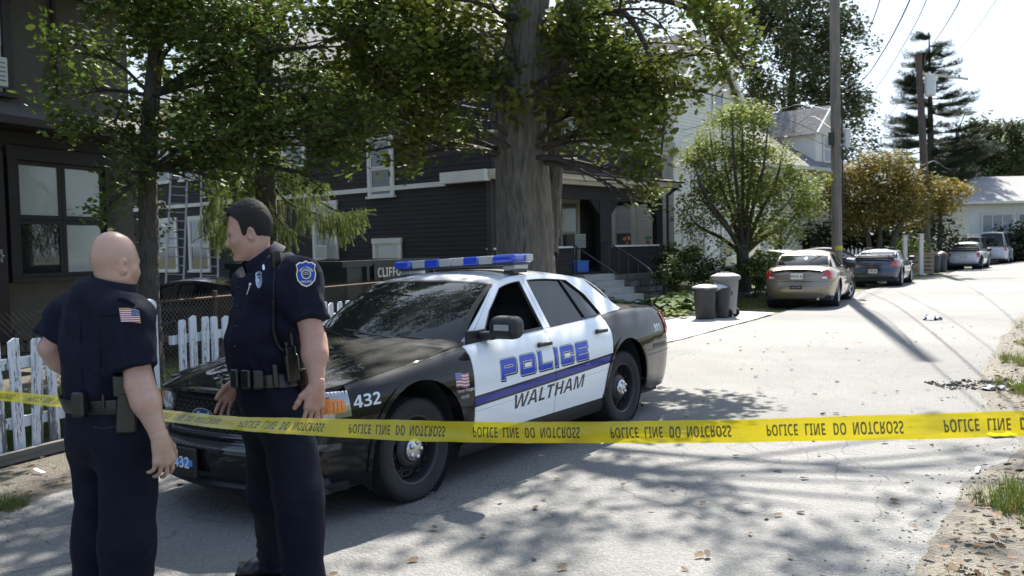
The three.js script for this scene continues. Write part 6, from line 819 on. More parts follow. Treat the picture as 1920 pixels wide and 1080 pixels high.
const cone = (a, b, r1, r2) => { const bx = b.x - a.x, by = b.y - a.y, bz = b.z - a.z, bb = bx * bx + by * by + bz * bz; return (x, y, z) => { const px = x - a.x, py = y - a.y, pz = z - a.z, t = clamp((px * bx + py * by + pz * bz) / bb); return Math.hypot(px - bx * t, py - by * t, pz - bz * t) - (r1 + (r2 - r1) * t); }; };
function frameOf(F, up = V3(0, 1, 0)) { F = F.clone().normalize(); const L = V3().crossVectors(up, F).normalize(), U = V3().crossVectors(F, L).normalize(); return { F, L, U }; }
const ell = (c, fr, rl, ru, rf) => (x, y, z) => { const px = x - c.x, py = y - c.y, pz = z - c.z, l = (px * fr.L.x + py * fr.L.y + pz * fr.L.z), u = (px * fr.U.x + py * fr.U.y + pz * fr.U.z), f = (px * fr.F.x + py * fr.F.y + pz * fr.F.z), k0 = Math.hypot(l / rl, u / ru, f / rf), k1 = Math.hypot(l / rl / rl, u / ru / ru, f / rf / rf); return k0 < 1e-6 ? -Math.min(rl, ru, rf) : k0 * (k0 - 1) / k1; };
const uni = (list, k) => (x, y, z) => { let d = list[0](x, y, z); for (let i = 1; i < list.length; i++) d = smin(d, list[i](x, y, z), k); return d; };
const n3 = (() => { const r = rngOf(501), T = Float32Array.from({ length: 4096 }, () => r() * 2 - 1), h = (i, j, k) => T[(i * 73 + j * 179 + k * 283) & 4095]; return (x, y, z) => { const i = Math.floor(x), j = Math.floor(y), k = Math.floor(z), s = (t) => t * t * (3 - 2 * t), fx = s(x - i), fy = s(y - j), fz = s(z - k); return lerp(lerp(lerp(h(i, j, k), h(i + 1, j, k), fx), lerp(h(i, j + 1, k), h(i + 1, j + 1, k), fx), fy), lerp(lerp(h(i, j, k + 1), h(i + 1, j, k + 1), fx), lerp(h(i, j + 1, k + 1), h(i + 1, j + 1, k + 1), fx), fy), fz); }; })();
function hitFrom(sdf, o, d, max = 1.5) { let t = 0; for (let i = 0; i < 120; i++) { const s = sdf(o.x + d.x * t, o.y + d.y * t, o.z + d.z * t); if (s < .0006) break; t += Math.max(.0006, s * .7); if (t > max) break; } return o.clone().addScaledVector(d, t); }
function handField(w, d, n, s, k, curl, spread = 1) {                  // w wrist, d to the fingers, n out of the palm, s to the thumb
  const P = (a, b, c) => w.clone().addScaledVector(d, a * k).addScaledVector(s, b * k).addScaledVector(n, c * k), list = [];
  list.push(cone(P(-.01, 0, 0), P(.03, 0, 0), .026 * k, .025 * k), cone(P(.03, .018, 0), P(.085, .030, .002), .021 * k, .0165 * k), cone(P(.03, -.014, 0), P(.08, -.026, .002), .021 * k, .0155 * k), cone(P(.03, 0, 0), P(.09, .004, 0), .021 * k, .0165 * k));
  const fingers = [[.088, .031, .042, .026, .021, .0092, .10], [.094, .010, .046, .030, .022, .0096, .02], [.090, -.011, .042, .027, .021, .0090, -.06], [.080, -.030, .033, .021, .018, .0082, -.16]], F = [];
  fingers.forEach(([a, b, l1, l2, l3, r, sp], i) => { let p = P(a - .004, b, 0), th = curl[0] * (1 + i * .12), dir = (t) => d.clone().multiplyScalar(Math.cos(t)).addScaledVector(n, Math.sin(t)).addScaledVector(s, sp * spread).normalize(); for (const [l, c, q] of [[l1, 0, 1], [l2, curl[1], .93], [l3, curl[2], .84]]) { th += c; const e = p.clone().addScaledVector(dir(th), l * k); F.push(cone(p, e, r * k * q, r * k * q * .9)); p = e; } });
  const t0 = P(.018, .026, .006), td = s.clone().multiplyScalar(.62).addScaledVector(d, .62).addScaledVector(n, .35).normalize(), t1 = t0.clone().addScaledVector(td, .040 * k), td2 = d.clone().multiplyScalar(.85).addScaledVector(s, .3).addScaledVector(n, .3).normalize(), t2 = t1.clone().addScaledVector(td2, .030 * k), t3 = t2.clone().addScaledVector(td2, .022 * k).addScaledVector(n, .006 * k);
  const palm = uni(list, .018 * k), th = uni([cone(t0, t1, .017 * k, .0125 * k), cone(t1, t2, .0122 * k, .011 * k), cone(t2, t3, .0108 * k, .009 * k)], .006 * k);
  return (x, y, z) => { let m = 1e9; for (const q of F) { const v = q(x, y, z); if (v < m) m = v; } return smin(smin(palm(x, y, z), m, .010 * k), th(x, y, z), .012 * k); };
}
function headField(c, fr, k, o = {}) {                                 // everything in head-lengths about the middle of the skull
  const su = o.su || 1, P = (l, u, f) => c.clone().addScaledVector(fr.L, l * k).addScaledVector(fr.U, u * k * su).addScaledVector(fr.F, f * k);
  const cran = uni([ell(P(0, .034, -.016), fr, .077 * k, .088 * k * su, .098 * k), ell(P(0, .015, .035), fr, .068 * k, .085 * k * su, .058 * k)], .03 * k);
  const jaw = uni([cone(P(-.045, -.052, .005), P(-.018, -.104, .066), .030 * k, .023 * k), cone(P(.045, -.052, .005), P(.018, -.104, .066), .030 * k, .023 * k), cone(P(0, -.06, .045), P(0, -.104, .072), .042 * k, .021 * k), ell(P(0, -.03, .045), fr, .058 * k, .06 * k * su, .05 * k)], .03 * k);
  const face = uni([cone(P(-.032, .014, .080), P(.032, .014, .080), .0135 * k, .0135 * k), cone(P(-.040, -.028, .066), P(-.048, -.02, .05), .022 * k, .020 * k), cone(P(.040, -.028, .066), P(.048, -.02, .05), .022 * k, .020 * k)], .02 * k);
  const nose = uni([cone(P(0, .006, .087), P(0, -.032, .111), .0095 * k, .0135 * k), cone(P(-.011, -.038, .094), P(.011, -.038, .094), .0105 * k, .0105 * k)], .012 * k);
  const lips = uni([cone(P(-.020, -.062, .080), P(.020, -.062, .080), .007 * k, .007 * k), cone(P(0, -.061, .088), P(0, -.0615, .089), .0085 * k, .0085 * k)], .01 * k), lip2 = uni([cone(P(-.017, -.0785, .078), P(.017, -.0785, .078), .008 * k, .008 * k), cone(P(0, -.0785, .085), P(0, -.079, .085), .0085 * k, .0085 * k)], .01 * k);
  const mouth = cone(P(-.016, -.070, .088), P(.016, -.070, .088), .0048 * k, .0048 * k), sockL = ell(P(.031, -.002, .096), fr, .017 * k, .010 * k, .016 * k), sockR = ell(P(-.031, -.002, .096), fr, .017 * k, .010 * k, .016 * k);
  const ears = [1, -1].map((s) => { const e = ell(P(.078 * s, -.006, -.012), frameOf(fr.F.clone().addScaledVector(fr.L, .45 * s)), .011 * k, .034 * k, .021 * k), hole = ell(P(.088 * s, -.004, -.008), frameOf(fr.F.clone().addScaledVector(fr.L, .45 * s)), .008 * k, .019 * k, .011 * k); return (x, y, z) => smax(e(x, y, z), -hole(x, y, z), .006 * k); });
  const skull = (x, y, z) => cran(x, y, z);
  const all = (x, y, z) => { let d = smin(cran(x, y, z), jaw(x, y, z), .035 * k); d = smin(d, face(x, y, z), .025 * k); d = smax(d, -sockL(x, y, z), .012 * k); d = smax(d, -sockR(x, y, z), .012 * k); d = smin(d, nose(x, y, z), .014 * k); d = smin(d, lips(x, y, z), .008 * k); d = smin(d, lip2(x, y, z), .008 * k); d = smax(d, -mouth(x, y, z), .004 * k); return Math.min(smin(d, ears[0](x, y, z), .008 * k), smin(d, ears[1](x, y, z), .008 * k)); };
  return { all, skull, P };
}
const skinT = (c, blot) => tex(256, (() => { const a = noiseField(256, 8, 4, 511), b = noiseField(256, 64, 2, 512); return (i) => { const k = .9 + .2 * a[i] + .12 * (b[i] - .5), r = (a[i] - .5) * blot; return [c[0] * k * (1 + r * .3), c[1] * k * (1 - r * .5), c[2] * k * (1 - r * .5)]; }; })());
const skinM = M([1, 1, 1], .48, { map: skinT([.46, .255, .185], .5), clearcoat: .12, clearcoatRoughness: .4 }), skinM2 = M([1, 1, 1], .42, { map: skinT([.50, .30, .225], .4), clearcoat: .25, clearcoatRoughness: .3 });
const twill = tex(256, (i, x, y) => .5 + .5 * Math.sin((x + y) * .785), false), navy = M([.0062, .0075, .021], .8, { specularIntensity: .5, sheen: .18, sheenColor: C(.06, .07, .15), sheenRoughness: .5, bumpMap: rep(twill, 30), bumpScale: .0006 }), navyT = M([.0048, .006, .0155], .82, { specularIntensity: .5, sheen: .15, sheenColor: C(.05, .06, .11), sheenRoughness: .5 }), leather = M([.008, .008, .009], .38, { clearcoat: .3, clearcoatRoughness: .3 });
function boundsOf(pts, pad) { const lo = V3(1e9, 1e9, 1e9), hi = V3(-1e9, -1e9, -1e9); for (const p of pts) { lo.min(p); hi.max(p); } return [lo.addScalar(-pad), hi.addScalar(pad)]; }
function officer(o, J) {
  const root = thing('person', o.label, 'person', V3(J.pelvis.x, 0, J.pelvis.z), 0), B = root.position, put = (g) => { g.translate(-B.x, -B.y, -B.z); return g; }, fr = frameOf(o.F), hf = frameOf(o.HF, o.HU);
  const nP = o.nP, nN = o.nN.clone().normalize(); const along = (a, b, t) => a.clone().lerp(b, t);
  // cloth volumes
  const torso = uni([ell(J.chest, fr, o.tw[0], .225, o.tw[1]), ell(J.belly, fr, o.tw[2], .19, o.tw[3]), ell(J.waist, fr, o.tw[4], .13, o.tw[5]), cone(J.neck, J.shL, .07, .085), cone(J.neck, J.shR, .07, .085)], .09);
  const slv = [[J.shL, J.elL], [J.shR, J.elR]].map(([s, e]) => { const q = along(s, e, o.sl), n = e.clone().sub(s).normalize(), c = cone(s, along(s, e, 1.0), .088, .082); return (x, y, z) => smax(c(x, y, z), (x - q.x) * n.x + (y - q.y) * n.y + (z - q.z) * n.z, .006); });
  const wr = (x, y, z, a) => a * (n3(x * 9 + y * 7, y * 11 - x * 4, z * 9 + y * 5) * .6 + n3(x * 24, y * 15 + x * 13, z * 24) * .3), crease = o.crease;
  const hemY = J.waist.y - .055, shirtF = (x, y, z) => { let d = torso(x, y, z); d = smin(d, slv[0](x, y, z), .05); d = smin(d, slv[1](x, y, z), .05); const low = sstep(J.chest.y, J.waist.y, y); d += wr(x, y, z, .014 + .008 * (1 - low)) - .006 + .0045 * Math.sin((y + (x + z) * .45 + .05 * n3(x * 6, y * 6, z * 6)) * 62) * sstep(.16, .02, Math.abs(y - J.waist.y - .06)) * n3(x * 5 + 7, y * 4, z * 5); const nk = Math.hypot(x - J.neck.x, (y - J.neck.y - .085) * 1.3, z - J.neck.z) - .088, q = (x - nP.x) * nN.x + (y - nP.y) * nN.y + (z - nP.z) * nN.z, far = Math.hypot(x - nP.x, y - nP.y, z - nP.z) - .135; return smax(smax(smax(d, hemY - y, .008), -nk, .012), -smax(-q, far, .02), .008); };
  const legs = [[J.hipL, J.knL, J.anL], [J.hipR, J.knR, J.anR]].map(([h, k, a]) => uni([cone(h, k, o.lg[0], o.lg[1]), cone(k, a, o.lg[1], o.lg[2])], .05)), hips = uni([ell(J.pelvis, fr, o.tw[4] + .012, .16, o.tw[5] + .005), ell(J.waist, fr, o.tw[4] + .004, .10, o.tw[5] + .002), cone(J.hipL, J.hipR, .125, .125)], .07);
  const trouF = (x, y, z) => { const a = legs[0](x, y, z), b = legs[1](x, y, z); let d = smin(smin(a, b, .012), hips(x, y, z), .055); const hem = Math.min(J.anL.y, J.anR.y) < 0 ? 0 : 0; d += n3(x * 7, y * 7, z * 7) * .009 + n3(x * 15 + y * 5, y * 6 + x * 9, z * 15) * .006 + Math.max(0, n3(x * 6 + y * 14, y * 4 - x * 8, z * 9 + y * 6) - .15) * .012 + sstep(.32, .08, y) * .008 * Math.sin(y * 75 + n3(x * 8, y * 4, z * 8) * 4); return smax(smax(d, y - J.waist.y + .01, .008), .045 - y, .006); };
  const H = headField(J.head, hf, o.hk, { su: o.su }), neck = uni([cone(H.P(0, -.05, -.022), J.neck.clone().add(V3(0, -.03, 0)), .060 * o.hk, .072)], .03);
  const arms = [[J.shL, J.elL, J.wrL], [J.shR, J.elR, J.wrR]].map(([s, e, w]) => uni([cone(s, e, .06, .051), cone(e, along(e, w, .3), .050, .053), cone(along(e, w, .3), w, .053, .030)], .03));
  const inner = uni([ell(J.chest, fr, o.tw[0] - .04, .19, o.tw[1] - .04), ell(J.waist, fr, o.tw[4] - .04, .2, o.tw[5] - .04), cone(J.hipL, J.knL, .07, .05), cone(J.hipR, J.knR, .07, .05), cone(J.knL, J.anL, .05, .035), cone(J.knR, J.anR, .05, .035)], .06);
  const bodyF = (x, y, z) => smin(smin(inner(x, y, z), neck(x, y, z), .05), Math.min(arms[0](x, y, z), arms[1](x, y, z)), .05);
  const hands = o.hands.map((h) => { const w = h.left ? J.wrL : J.wrR, f = handField(w, h.d.clone().normalize(), h.n.clone().normalize(), h.s.clone().normalize(), o.hdk || 1.08, h.curl, h.spread); return { f, w, h }; });
  const skull = (x, y, z) => smin(H.all(x, y, z), neck(x, y, z), .04);
  const [l0, h0] = boundsOf(Object.values(J), .22), gs = [];
  const cutY = J.neck.y + .055, bodyG = surfaceNet((x, y, z) => smax(bodyF(x, y, z), y - cutY - .012, .001), V3(l0.x, .02, l0.z), h0, .0125); gs.push(bodyG);
  const [l1, h1] = boundsOf([J.head], .185); l1.y = Math.min(l1.y, cutY - .01);
  gs.push(surfaceNet((x, y, z) => smax(skull(x, y, z), cutY - y, .001), l1, h1, .0046));
  for (const q of hands) { const d = q.h.d.clone().normalize(), c = q.w.clone().addScaledVector(d, .09), [a, b] = boundsOf([c], .15), armsF = arms[q.h.left ? 0 : 1]; gs.push(surfaceNet((x, y, z) => smax(smin(q.f(x, y, z), armsF(x, y, z), .02), -((x - q.w.x) * d.x + (y - q.w.y) * d.y + (z - q.w.z) * d.z) - .03, .001), a, b, .0042)); }
  const body = part('body', put(merge(gs)), o.skin, root);
  const shirt = part('shirt', put(surfaceNet(shirtF, V3(l0.x, J.waist.y - .1, l0.z), V3(h0.x, J.neck.y + .16, h0.z), .0095)), navy, root);
  const trousers = part('trousers', put(surfaceNet(trouF, V3(l0.x, 0, l0.z), V3(h0.x, J.waist.y + .03, h0.z), .0105)), navyT, root);
  // shoes
  for (const [a, dir] of [[J.anL, o.toeL], [J.anR, o.toeR]]) { const d = dir.clone().normalize(), g0 = V3(a.x, .04, a.z), f = frameOf(d), P = (x, y, z) => g0.clone().addScaledVector(f.F, z).addScaledVector(f.L, x).add(V3(0, y, 0)); const sh = uni([cone(P(0, .012, -.06), P(0, .005, .12), .042, .044), cone(P(0, .005, .12), P(0, -.005, .185), .044, .036), cone(P(0, .03, -.03), P(0, .10, -.03), .045, .044), cone(P(0, .05, 0), P(0, .02, .12), .04, .034)], .03); const sf = (x, y, z) => smax(sh(x, y, z), .006 - y, .004); const [lo, hi] = boundsOf([P(0, 0, -.1), P(0, .1, .22)], .1); part('shoe', [put(surfaceNet(sf, lo, hi, .007)), put(norm(new THREE.ExtrudeGeometry(new THREE.Shape([[-.04, -.1], [.04, -.1], [.048, 0], [.046, .15], [.02, .225], [-.02, .225], [-.046, .15], [-.048, 0]].map((p) => new THREE.Vector2(...p))), { depth: .022, bevelEnabled: false }).rotateX(-Math.PI / 2).applyMatrix4(new THREE.Matrix4().makeBasis(f.L, V3(0, 1, 0), f.F.clone().negate()).multiply(new THREE.Matrix4().makeScale(1, 1, 1))).translate(a.x, .002, a.z)))], leather, root); const lc = []; for (let i = 0; i < 5; i++) lc.push(bar(P(-.018, .055 - i * .006, .03 + i * .02).add(V3(0, .012, 0)), P(.018, .052 - i * .006, .035 + i * .02).add(V3(0, .012, 0)), .004)); part('laces', put(merge(lc)), M([.03, .03, .03], .8), root, STUFF); }
  // belt: a band that follows the waist
  const band = (c, y0, y1, off, sdf, n = 72) => { const pos = [], idx = []; for (let i = 0; i <= n; i++) { const a = i / n * 6.28318, d = V3(Math.cos(a), 0, Math.sin(a)); for (const [y, o2] of [[y0, 0], [y0, off], [y1, off], [y1, 0]]) { const s = V3(c.x, y, c.z).addScaledVector(d, .6), p = hitFrom(sdf, s, d.clone().negate(), .6).addScaledVector(d, o2); pos.push(p.x, p.y, p.z); } } for (let i = 0; i < n; i++) for (let k = 0; k < 3; k++) { const q = i * 4 + k; idx.push(q, q + 4, q + 1, q + 1, q + 4, q + 5); } const g = new THREE.BufferGeometry(); g.setAttribute('position', new THREE.Float32BufferAttribute(pos, 3)); g.setIndex(idx); g.computeVertexNormals(); return g; };
  const tors = (x, y, z) => Math.min(torso(x, y, z) - .006, hips(x, y, z)); part('belt', put(band(J.waist, J.waist.y - .045, J.waist.y + .012, .010, tors)), leather, root);
  const all = (x, y, z) => Math.min(shirtF(x, y, z), y < J.waist.y ? trouF(x, y, z) : 1e9);
  return { root, put, shirtF, all, tors, H, hf, fr, band, J, shirt, body };
}
const decalOn = (off, poly, c, ax, ay, dir0, size, mat, parent, name, O) => { const dir = c.clone().sub(V3(0, EYE, 0)).normalize(), map = (u, v) => hitFrom(O.shirtF, c.clone().addScaledVector(ax, u).addScaledVector(ay, v), dir).addScaledVector(dir, -off); const xs = poly.map((p) => p[0]), ys = poly.map((p) => p[1]), x0 = Math.min(...xs), x1 = Math.max(...xs), y0 = Math.min(...ys), y1 = Math.max(...ys); const g = panel(poly, map, .009, { skirt: .003, uvk: [1 / (x1 - x0), 1 / (y1 - y0), -x0 / (x1 - x0), -y0 / (y1 - y0)] }); return part(name, O.put(g), mat, parent); };
const shield = (w, h) => [[0, .5], [.16, .43], [.32, .44], [.5, .34], [.44, .18], [.5, -.02], [.44, -.25], [.25, -.42], [0, -.5], [-.25, -.42], [-.44, -.25], [-.5, -.02], [-.44, .18], [-.5, .34], [-.32, .44], [-.16, .43]].map((p) => [p[0] * w, p[1] * h]);
const silver = M([.62, .64, .68], .25, { metalness: .9 });
const X1 = V3(1, 0, 0), Y1 = V3(0, 1, 0), IN = V3(0, 0, -1);
function pouch(O, px, py, w, h, d, name, label, mat = leather, ang = 0, Z = 3.2, extra) { const o = at(px, py, Z), dir = o.clone().sub(V3(0, EYE, 0)).normalize(), p = hitFrom(O.tors, o, dir), e = .01, n = V3(O.tors(p.x + e, p.y, p.z) - O.tors(p.x - e, p.y, p.z), 0, O.tors(p.x, p.y, p.z + e) - O.tors(p.x, p.y, p.z - e)).normalize(), th = Math.atan2(n.x, n.z), c = p.clone().addScaledVector(n, d / 2 + .006).sub(O.root.position), R = (g) => mv(g, c.x, c.y, c.z, 0, th, ang); const m = part(name, merge([R(rbox(w, h, d, .012, 0, 0, 0, 0, 0, 0, 3)), ...(extra ? extra(R) : [])]), mat, O.root); return m; }

// the taller officer, in profile
{
  const Z = 4.05, J = { head: at(468, 437, Z), neck: at(502, 511, Z), chest: at(513, 568, Z), belly: at(500, 640, Z), waist: at(510, 697, Z), pelvis: at(514, 745, Z), shL: at(562, 528, 3.90), shR: at(478, 532, 4.22), elL: at(589, 640, 3.84), wrL: at(594, 722, 3.76), elR: at(476, 640, 4.30), wrR: at(450, 712, 4.12), hipL: at(535, 760, 3.97), hipR: at(497, 760, 4.14), knL: at(560, 930, 3.92), anL: at(572, 1130, 3.95), knR: at(510, 930, 4.25), anR: at(524, 1062, 4.5) };
  J.anL.y = .09; J.anR.y = .09;
  const O = officer({ label: 'taller dark haired police officer in profile, facing left in front of the car', F: V3(-.88, 0, .47), HF: V3(-.97, -.13, .20), HU: V3(-.10, 1, 0), hk: .93, su: 1.29, nP: at(492, 482, Z), nN: V3(-.72, .62, .30), tw: [.205, .150, .19, .178, .178, .160], sl: .66, lg: [.122, .105, .098], skin: skinM, toeL: V3(-.95, 0, .35), toeR: V3(-1, 0, .05),
    hands: [{ left: true, d: V3(-.10, -1, .12), n: V3(-.6, -.15, -.75), s: V3(-.75, .1, .6), curl: [.15, .35, .25], spread: 1.6 }, { left: false, d: V3(-.45, -.85, .2), n: V3(.3, -.3, .9), s: V3(-.8, .2, .4), curl: [.35, .55, .4] }] }, J), { root, put, H } = O;
  // hair
  const hp = H.P, hfr = O.hf, hc = J.head, edgeU = curve1([[-.14, -.052], [-.09, -.046], [-.055, -.036], [-.03, -.022], [-.012, -.002], [.008, .0], [.018, -.012], [.031, -.008], [.036, .036], [.052, .058], [.08, .070], [.12, .079]]);
  const hair = surfaceNet((x, y, z) => { const dx = x - hc.x, dy = y - hc.y, dz = z - hc.z, l = (dx * hfr.L.x + dy * hfr.L.y + dz * hfr.L.z) / .93, u = (dx * hfr.U.x + dy * hfr.U.y + dz * hfr.U.z) / .93 / 1.29, f = (dx * hfr.F.x + dy * hfr.F.y + dz * hfr.F.z) / .93, n = n3(x * 140, y * 140, z * 140), al = Math.abs(l), rec = f > .03 ? -.016 * Math.exp(-(((al - .042) / .016) ** 2)) : 0; const d = H.skull(x, y, z) - (.0045 + .010 * sstep(.0, .09, u) * sstep(-.16, .02, f)) + .0018 * n + .0012 * n3(x * 320, y * 320, z * 320); return smax(d, (edgeU(f) - rec * 1.0 - u) * .9 + .0035 * n, .004); }, hc.clone().addScalar(-.19), hc.clone().addScalar(.19), .0038);
  part('hair', put(hair), M([.032, .026, .024], .85, { bumpMap: rep(bumpFine, 14), bumpScale: .006 }), root);
  for (const s of [1, -1]) { const e = hp(.030 * s, -.003, .080); part('eye', [put(norm(new THREE.SphereGeometry(.0115, 14, 10)).translate(e.x, e.y, e.z))], M([.35, .33, .31], .2), root); const q = hp(.032 * s, -.003, .0905); part('iris', put(norm(new THREE.SphereGeometry(.0055, 10, 8)).translate(q.x, q.y, q.z)), M([.02, .015, .012], .2), root); part('eyebrow', put(merge([bar(hp(.014 * s, .015, .0935), hp(.048 * s, .019, .079), .0052)])), M([.03, .022, .02], .9), root); }
  // collar
  const nb = J.neck, ring = (y0, y1, r0, r1, tilt) => { const pos = [], idx = [], n = 40; for (let i = 0; i <= n; i++) { const a = -2.75 + i / n * 5.5, d = O.fr.F.clone().multiplyScalar(-Math.cos(a)).addScaledVector(O.fr.L, Math.sin(a)); for (const [y, r] of [[y0, r0], [y1, r1], [y1 + .004, r1 + .012], [y0 - .012, r0 + .018]]) pos.push(nb.x + d.x * r - O.fr.F.x * .004, nb.y + y - tilt * (d.dot(O.fr.F)), nb.z + d.z * r - O.fr.F.z * .004); } for (let i = 0; i < n; i++) for (let k = 0; k < 3; k++) { const q = i * 4 + k; idx.push(q, q + 4, q + 1, q + 1, q + 4, q + 5); } const g = new THREE.BufferGeometry(); g.setAttribute('position', new THREE.Float32BufferAttribute(pos, 3)); g.setIndex(idx); g.computeVertexNormals(); return g; };
  { const c0 = at(493, 484, 4.05), ax = V3(-.60, .75, .28).normalize(), cf = frameOf(V3(-.72, -.55, .3), ax), pos = [], idx = [], n = 44; for (let i = 0; i <= n; i++) { const a = -2.7 + i / n * 5.4, d = cf.F.clone().multiplyScalar(-Math.cos(a)).addScaledVector(cf.L, Math.sin(a)); const fr = .5 - .5 * Math.cos(a); for (const [u, r] of [[-.012, .094], [.030, .083], [.034, .092], [-.016 - .028 * fr, .112 + .014 * fr]]) pos.push(c0.x + d.x * r + ax.x * u, c0.y + d.y * r + ax.y * u, c0.z + d.z * r + ax.z * u); } for (let i = 0; i < n; i++) for (let k = 0; k < 3; k++) { const q = i * 4 + k; idx.push(q, q + 4, q + 1, q + 1, q + 4, q + 5); } const g = new THREE.BufferGeometry(); g.setAttribute('position', new THREE.Float32BufferAttribute(pos, 3)); g.setIndex(idx); g.computeVertexNormals(); part('collar', put(g), navy, root); }
  const T = canvasTex(256, 340, (g, w, h) => { g.fillStyle = '#c9b25a'; g.fillRect(0, 0, w, h); const sh = (k, c) => { g.fillStyle = c; g.beginPath(); shield(w * k, h * k).forEach((p, i) => g[i ? 'lineTo' : 'moveTo'](w / 2 + p[0], h / 2 - p[1])); g.fill(); }; sh(.98, '#e8e0c0'); sh(.90, '#1f3f9c'); g.fillStyle = '#d9d2b0'; g.beginPath(); g.arc(w / 2, h * .52, 62, 0, 7); g.fill(); g.fillStyle = '#274a86'; g.beginPath(); g.arc(w / 2, h * .52, 50, 0, 7); g.fill(); g.fillStyle = '#bfa64a'; g.fillRect(w / 2 - 36, h * .52 - 4, 72, 12); g.fillRect(w / 2 - 20, h * .52 - 28, 40, 12); g.fillStyle = '#15171c'; g.fillRect(w / 2 - 30, h * .52 + 12, 60, 14); g.fillStyle = '#e6d679'; g.font = 'bold 36px sans-serif'; g.textAlign = 'center'; const arc = (t, r, a0, s) => { for (let i = 0; i < t.length; i++) { g.save(); const a = a0 + i * s; g.translate(w / 2 + Math.cos(a) * r, h * .52 + Math.sin(a) * r); g.rotate(a + Math.PI / 2); g.fillText(t[i], 0, 0); g.restore(); } }; arc('WALTHAM', 74, -Math.PI / 2 - .98, .33); g.font = 'bold 38px sans-serif'; g.fillText('POLICE', w / 2, h * .84); });
  decalOn(.004, shield(.088, .116), at(574, 513, 3.4), X1, Y1, IN, .1, M([1, 1, 1], .8, { map: T }), root, 'shoulder_patch', O);
  const bdg = canvasTex(128, 160, (g, w, h) => { g.fillStyle = '#b9bec9'; g.fillRect(0, 0, w, h); g.fillStyle = '#5c6474'; g.beginPath(); g.arc(64, 90, 34, 0, 7); g.fill(); g.fillStyle = '#d5d9e2'; g.beginPath(); g.arc(64, 90, 24, 0, 7); g.fill(); g.fillStyle = '#39405a'; g.fillRect(22, 30, 84, 14); g.font = 'bold 16px sans-serif'; g.fillStyle = '#4a5164'; g.textAlign = 'center'; g.fillText('POLICE', 64, 145); });
  const dirB = V3(.75, 0, -.66).normalize(), axB = V3(.66, 0, .75);
  decalOn(.006, shield(.062, .078), at(489, 524, 3.55).addScaledVector(axB, -.02), axB.clone().addScaledVector(Y1, .12), Y1, IN, .1, M([1, 1, 1], .3, { map: bdg, metalness: .75 }), root, 'badge', O);
  decalOn(.004, arcPts(0, 0, .013, .013, 0, 330, 12), at(494, 501, 3.55), axB, Y1, IN, .1, silver, root, 'collar_pin', O);
  const sp = (px, py, off = .006) => { const o = at(px, py, 3.4), d = o.clone().sub(V3(0, EYE, 0)).normalize(); return hitFrom(O.shirtF, o, d, 1.2).addScaledVector(d, -off); };
  part('whistle_chain', put(merge([tube([sp(468, 534), sp(467, 540), sp(464, 548), sp(463, 552)], .0025, 10, 5), norm(sph(.006)).translate(...sp(469, 533).toArray())])), M([.8, .8, .8], .4), root);
  for (const y of [540, 575, 612, 650]) { const p = sp(447 + (y - 540) * -.06, y, .003); part('button', put(norm(sph(.006, p.x, p.y, p.z))), leather, root); }
  part('pocket_flap', [decalOn(.004, [[-.05, .02], [.055, .02], [.055, -.012], [0, -.028], [-.05, -.012]], at(482, 557, 3.5), axB, Y1, IN, .1, navy, new THREE.Group(), 'x', O).geometry], navy, root);
  // speaker microphone, its coiled lead and the radio on the belt
  const mp = sp(517, 487, .022), R2 = (g) => put(mv(g, mp.x, mp.y, mp.z, .15, .55, .12)); part('speaker_microphone', [R2(rbox(.042, .088, .03, .01, 0, 0, 0, 0, 0, 0, 3)), R2(rbox(.028, .03, .02, .008, .0, -.05, 0))], leather, root); const gl = []; for (let i = 0; i < 4; i++) gl.push(R2(box(.028, .003, .004, 0, .026 - i * .009, .0155))); part('grille', gl, M([.05, .05, .05], .6), root, STUFF);
  const lead = [sp(515, 508, .012), sp(513, 545, .012), sp(513, 590, .014), sp(514, 625, .014), sp(522, 648, .014), sp(538, 662, .02)], lc = new THREE.CatmullRomCurve3(lead), hel = []; for (let i = 0; i <= 520; i++) { const t = i / 520, p = lc.getPoint(t), a = i * .75, r = t < .28 ? .0008 : .0072; hel.push(V3(p.x + Math.cos(a) * r, p.y + Math.sin(a * .5) * .0008, p.z + Math.sin(a) * r)); } part('coiled_lead', put(new THREE.TubeGeometry(new THREE.CatmullRomCurve3(hel), 1100, .0026, 5)), leather, root);
  pouch(O, 541, 689, .066, .125, .045, 'radio_holster', null, leather, .1, 3.2, (R) => [R(rbox(.05, .06, .035, .008, 0, .07, .002)), R(bar(V3(.016, .09, 0), V3(.018, .19, -.004), .006, .005)), R(cyl(.008, .008, .02, -.012, .11, 0))]);
  for (const [x, w] of [[452, .05], [470, .05], [489, .05]]) pouch(O, x, 708 + (x - 450) * .05, w, .085, .04, 'belt_pouch', null, leather, 0);
  pouch(O, 516, 704, .03, .11, .03, 'torch_holder', null, leather, .05); pouch(O, 566, 716, .06, .13, .05, 'pistol_holster', null, M([.03, .016, .009], .45), .05);
  const st = sp(547, 730, .045); part('press_stud', put(norm(sph(.006, st.x, st.y, st.z))), silver, root);
}
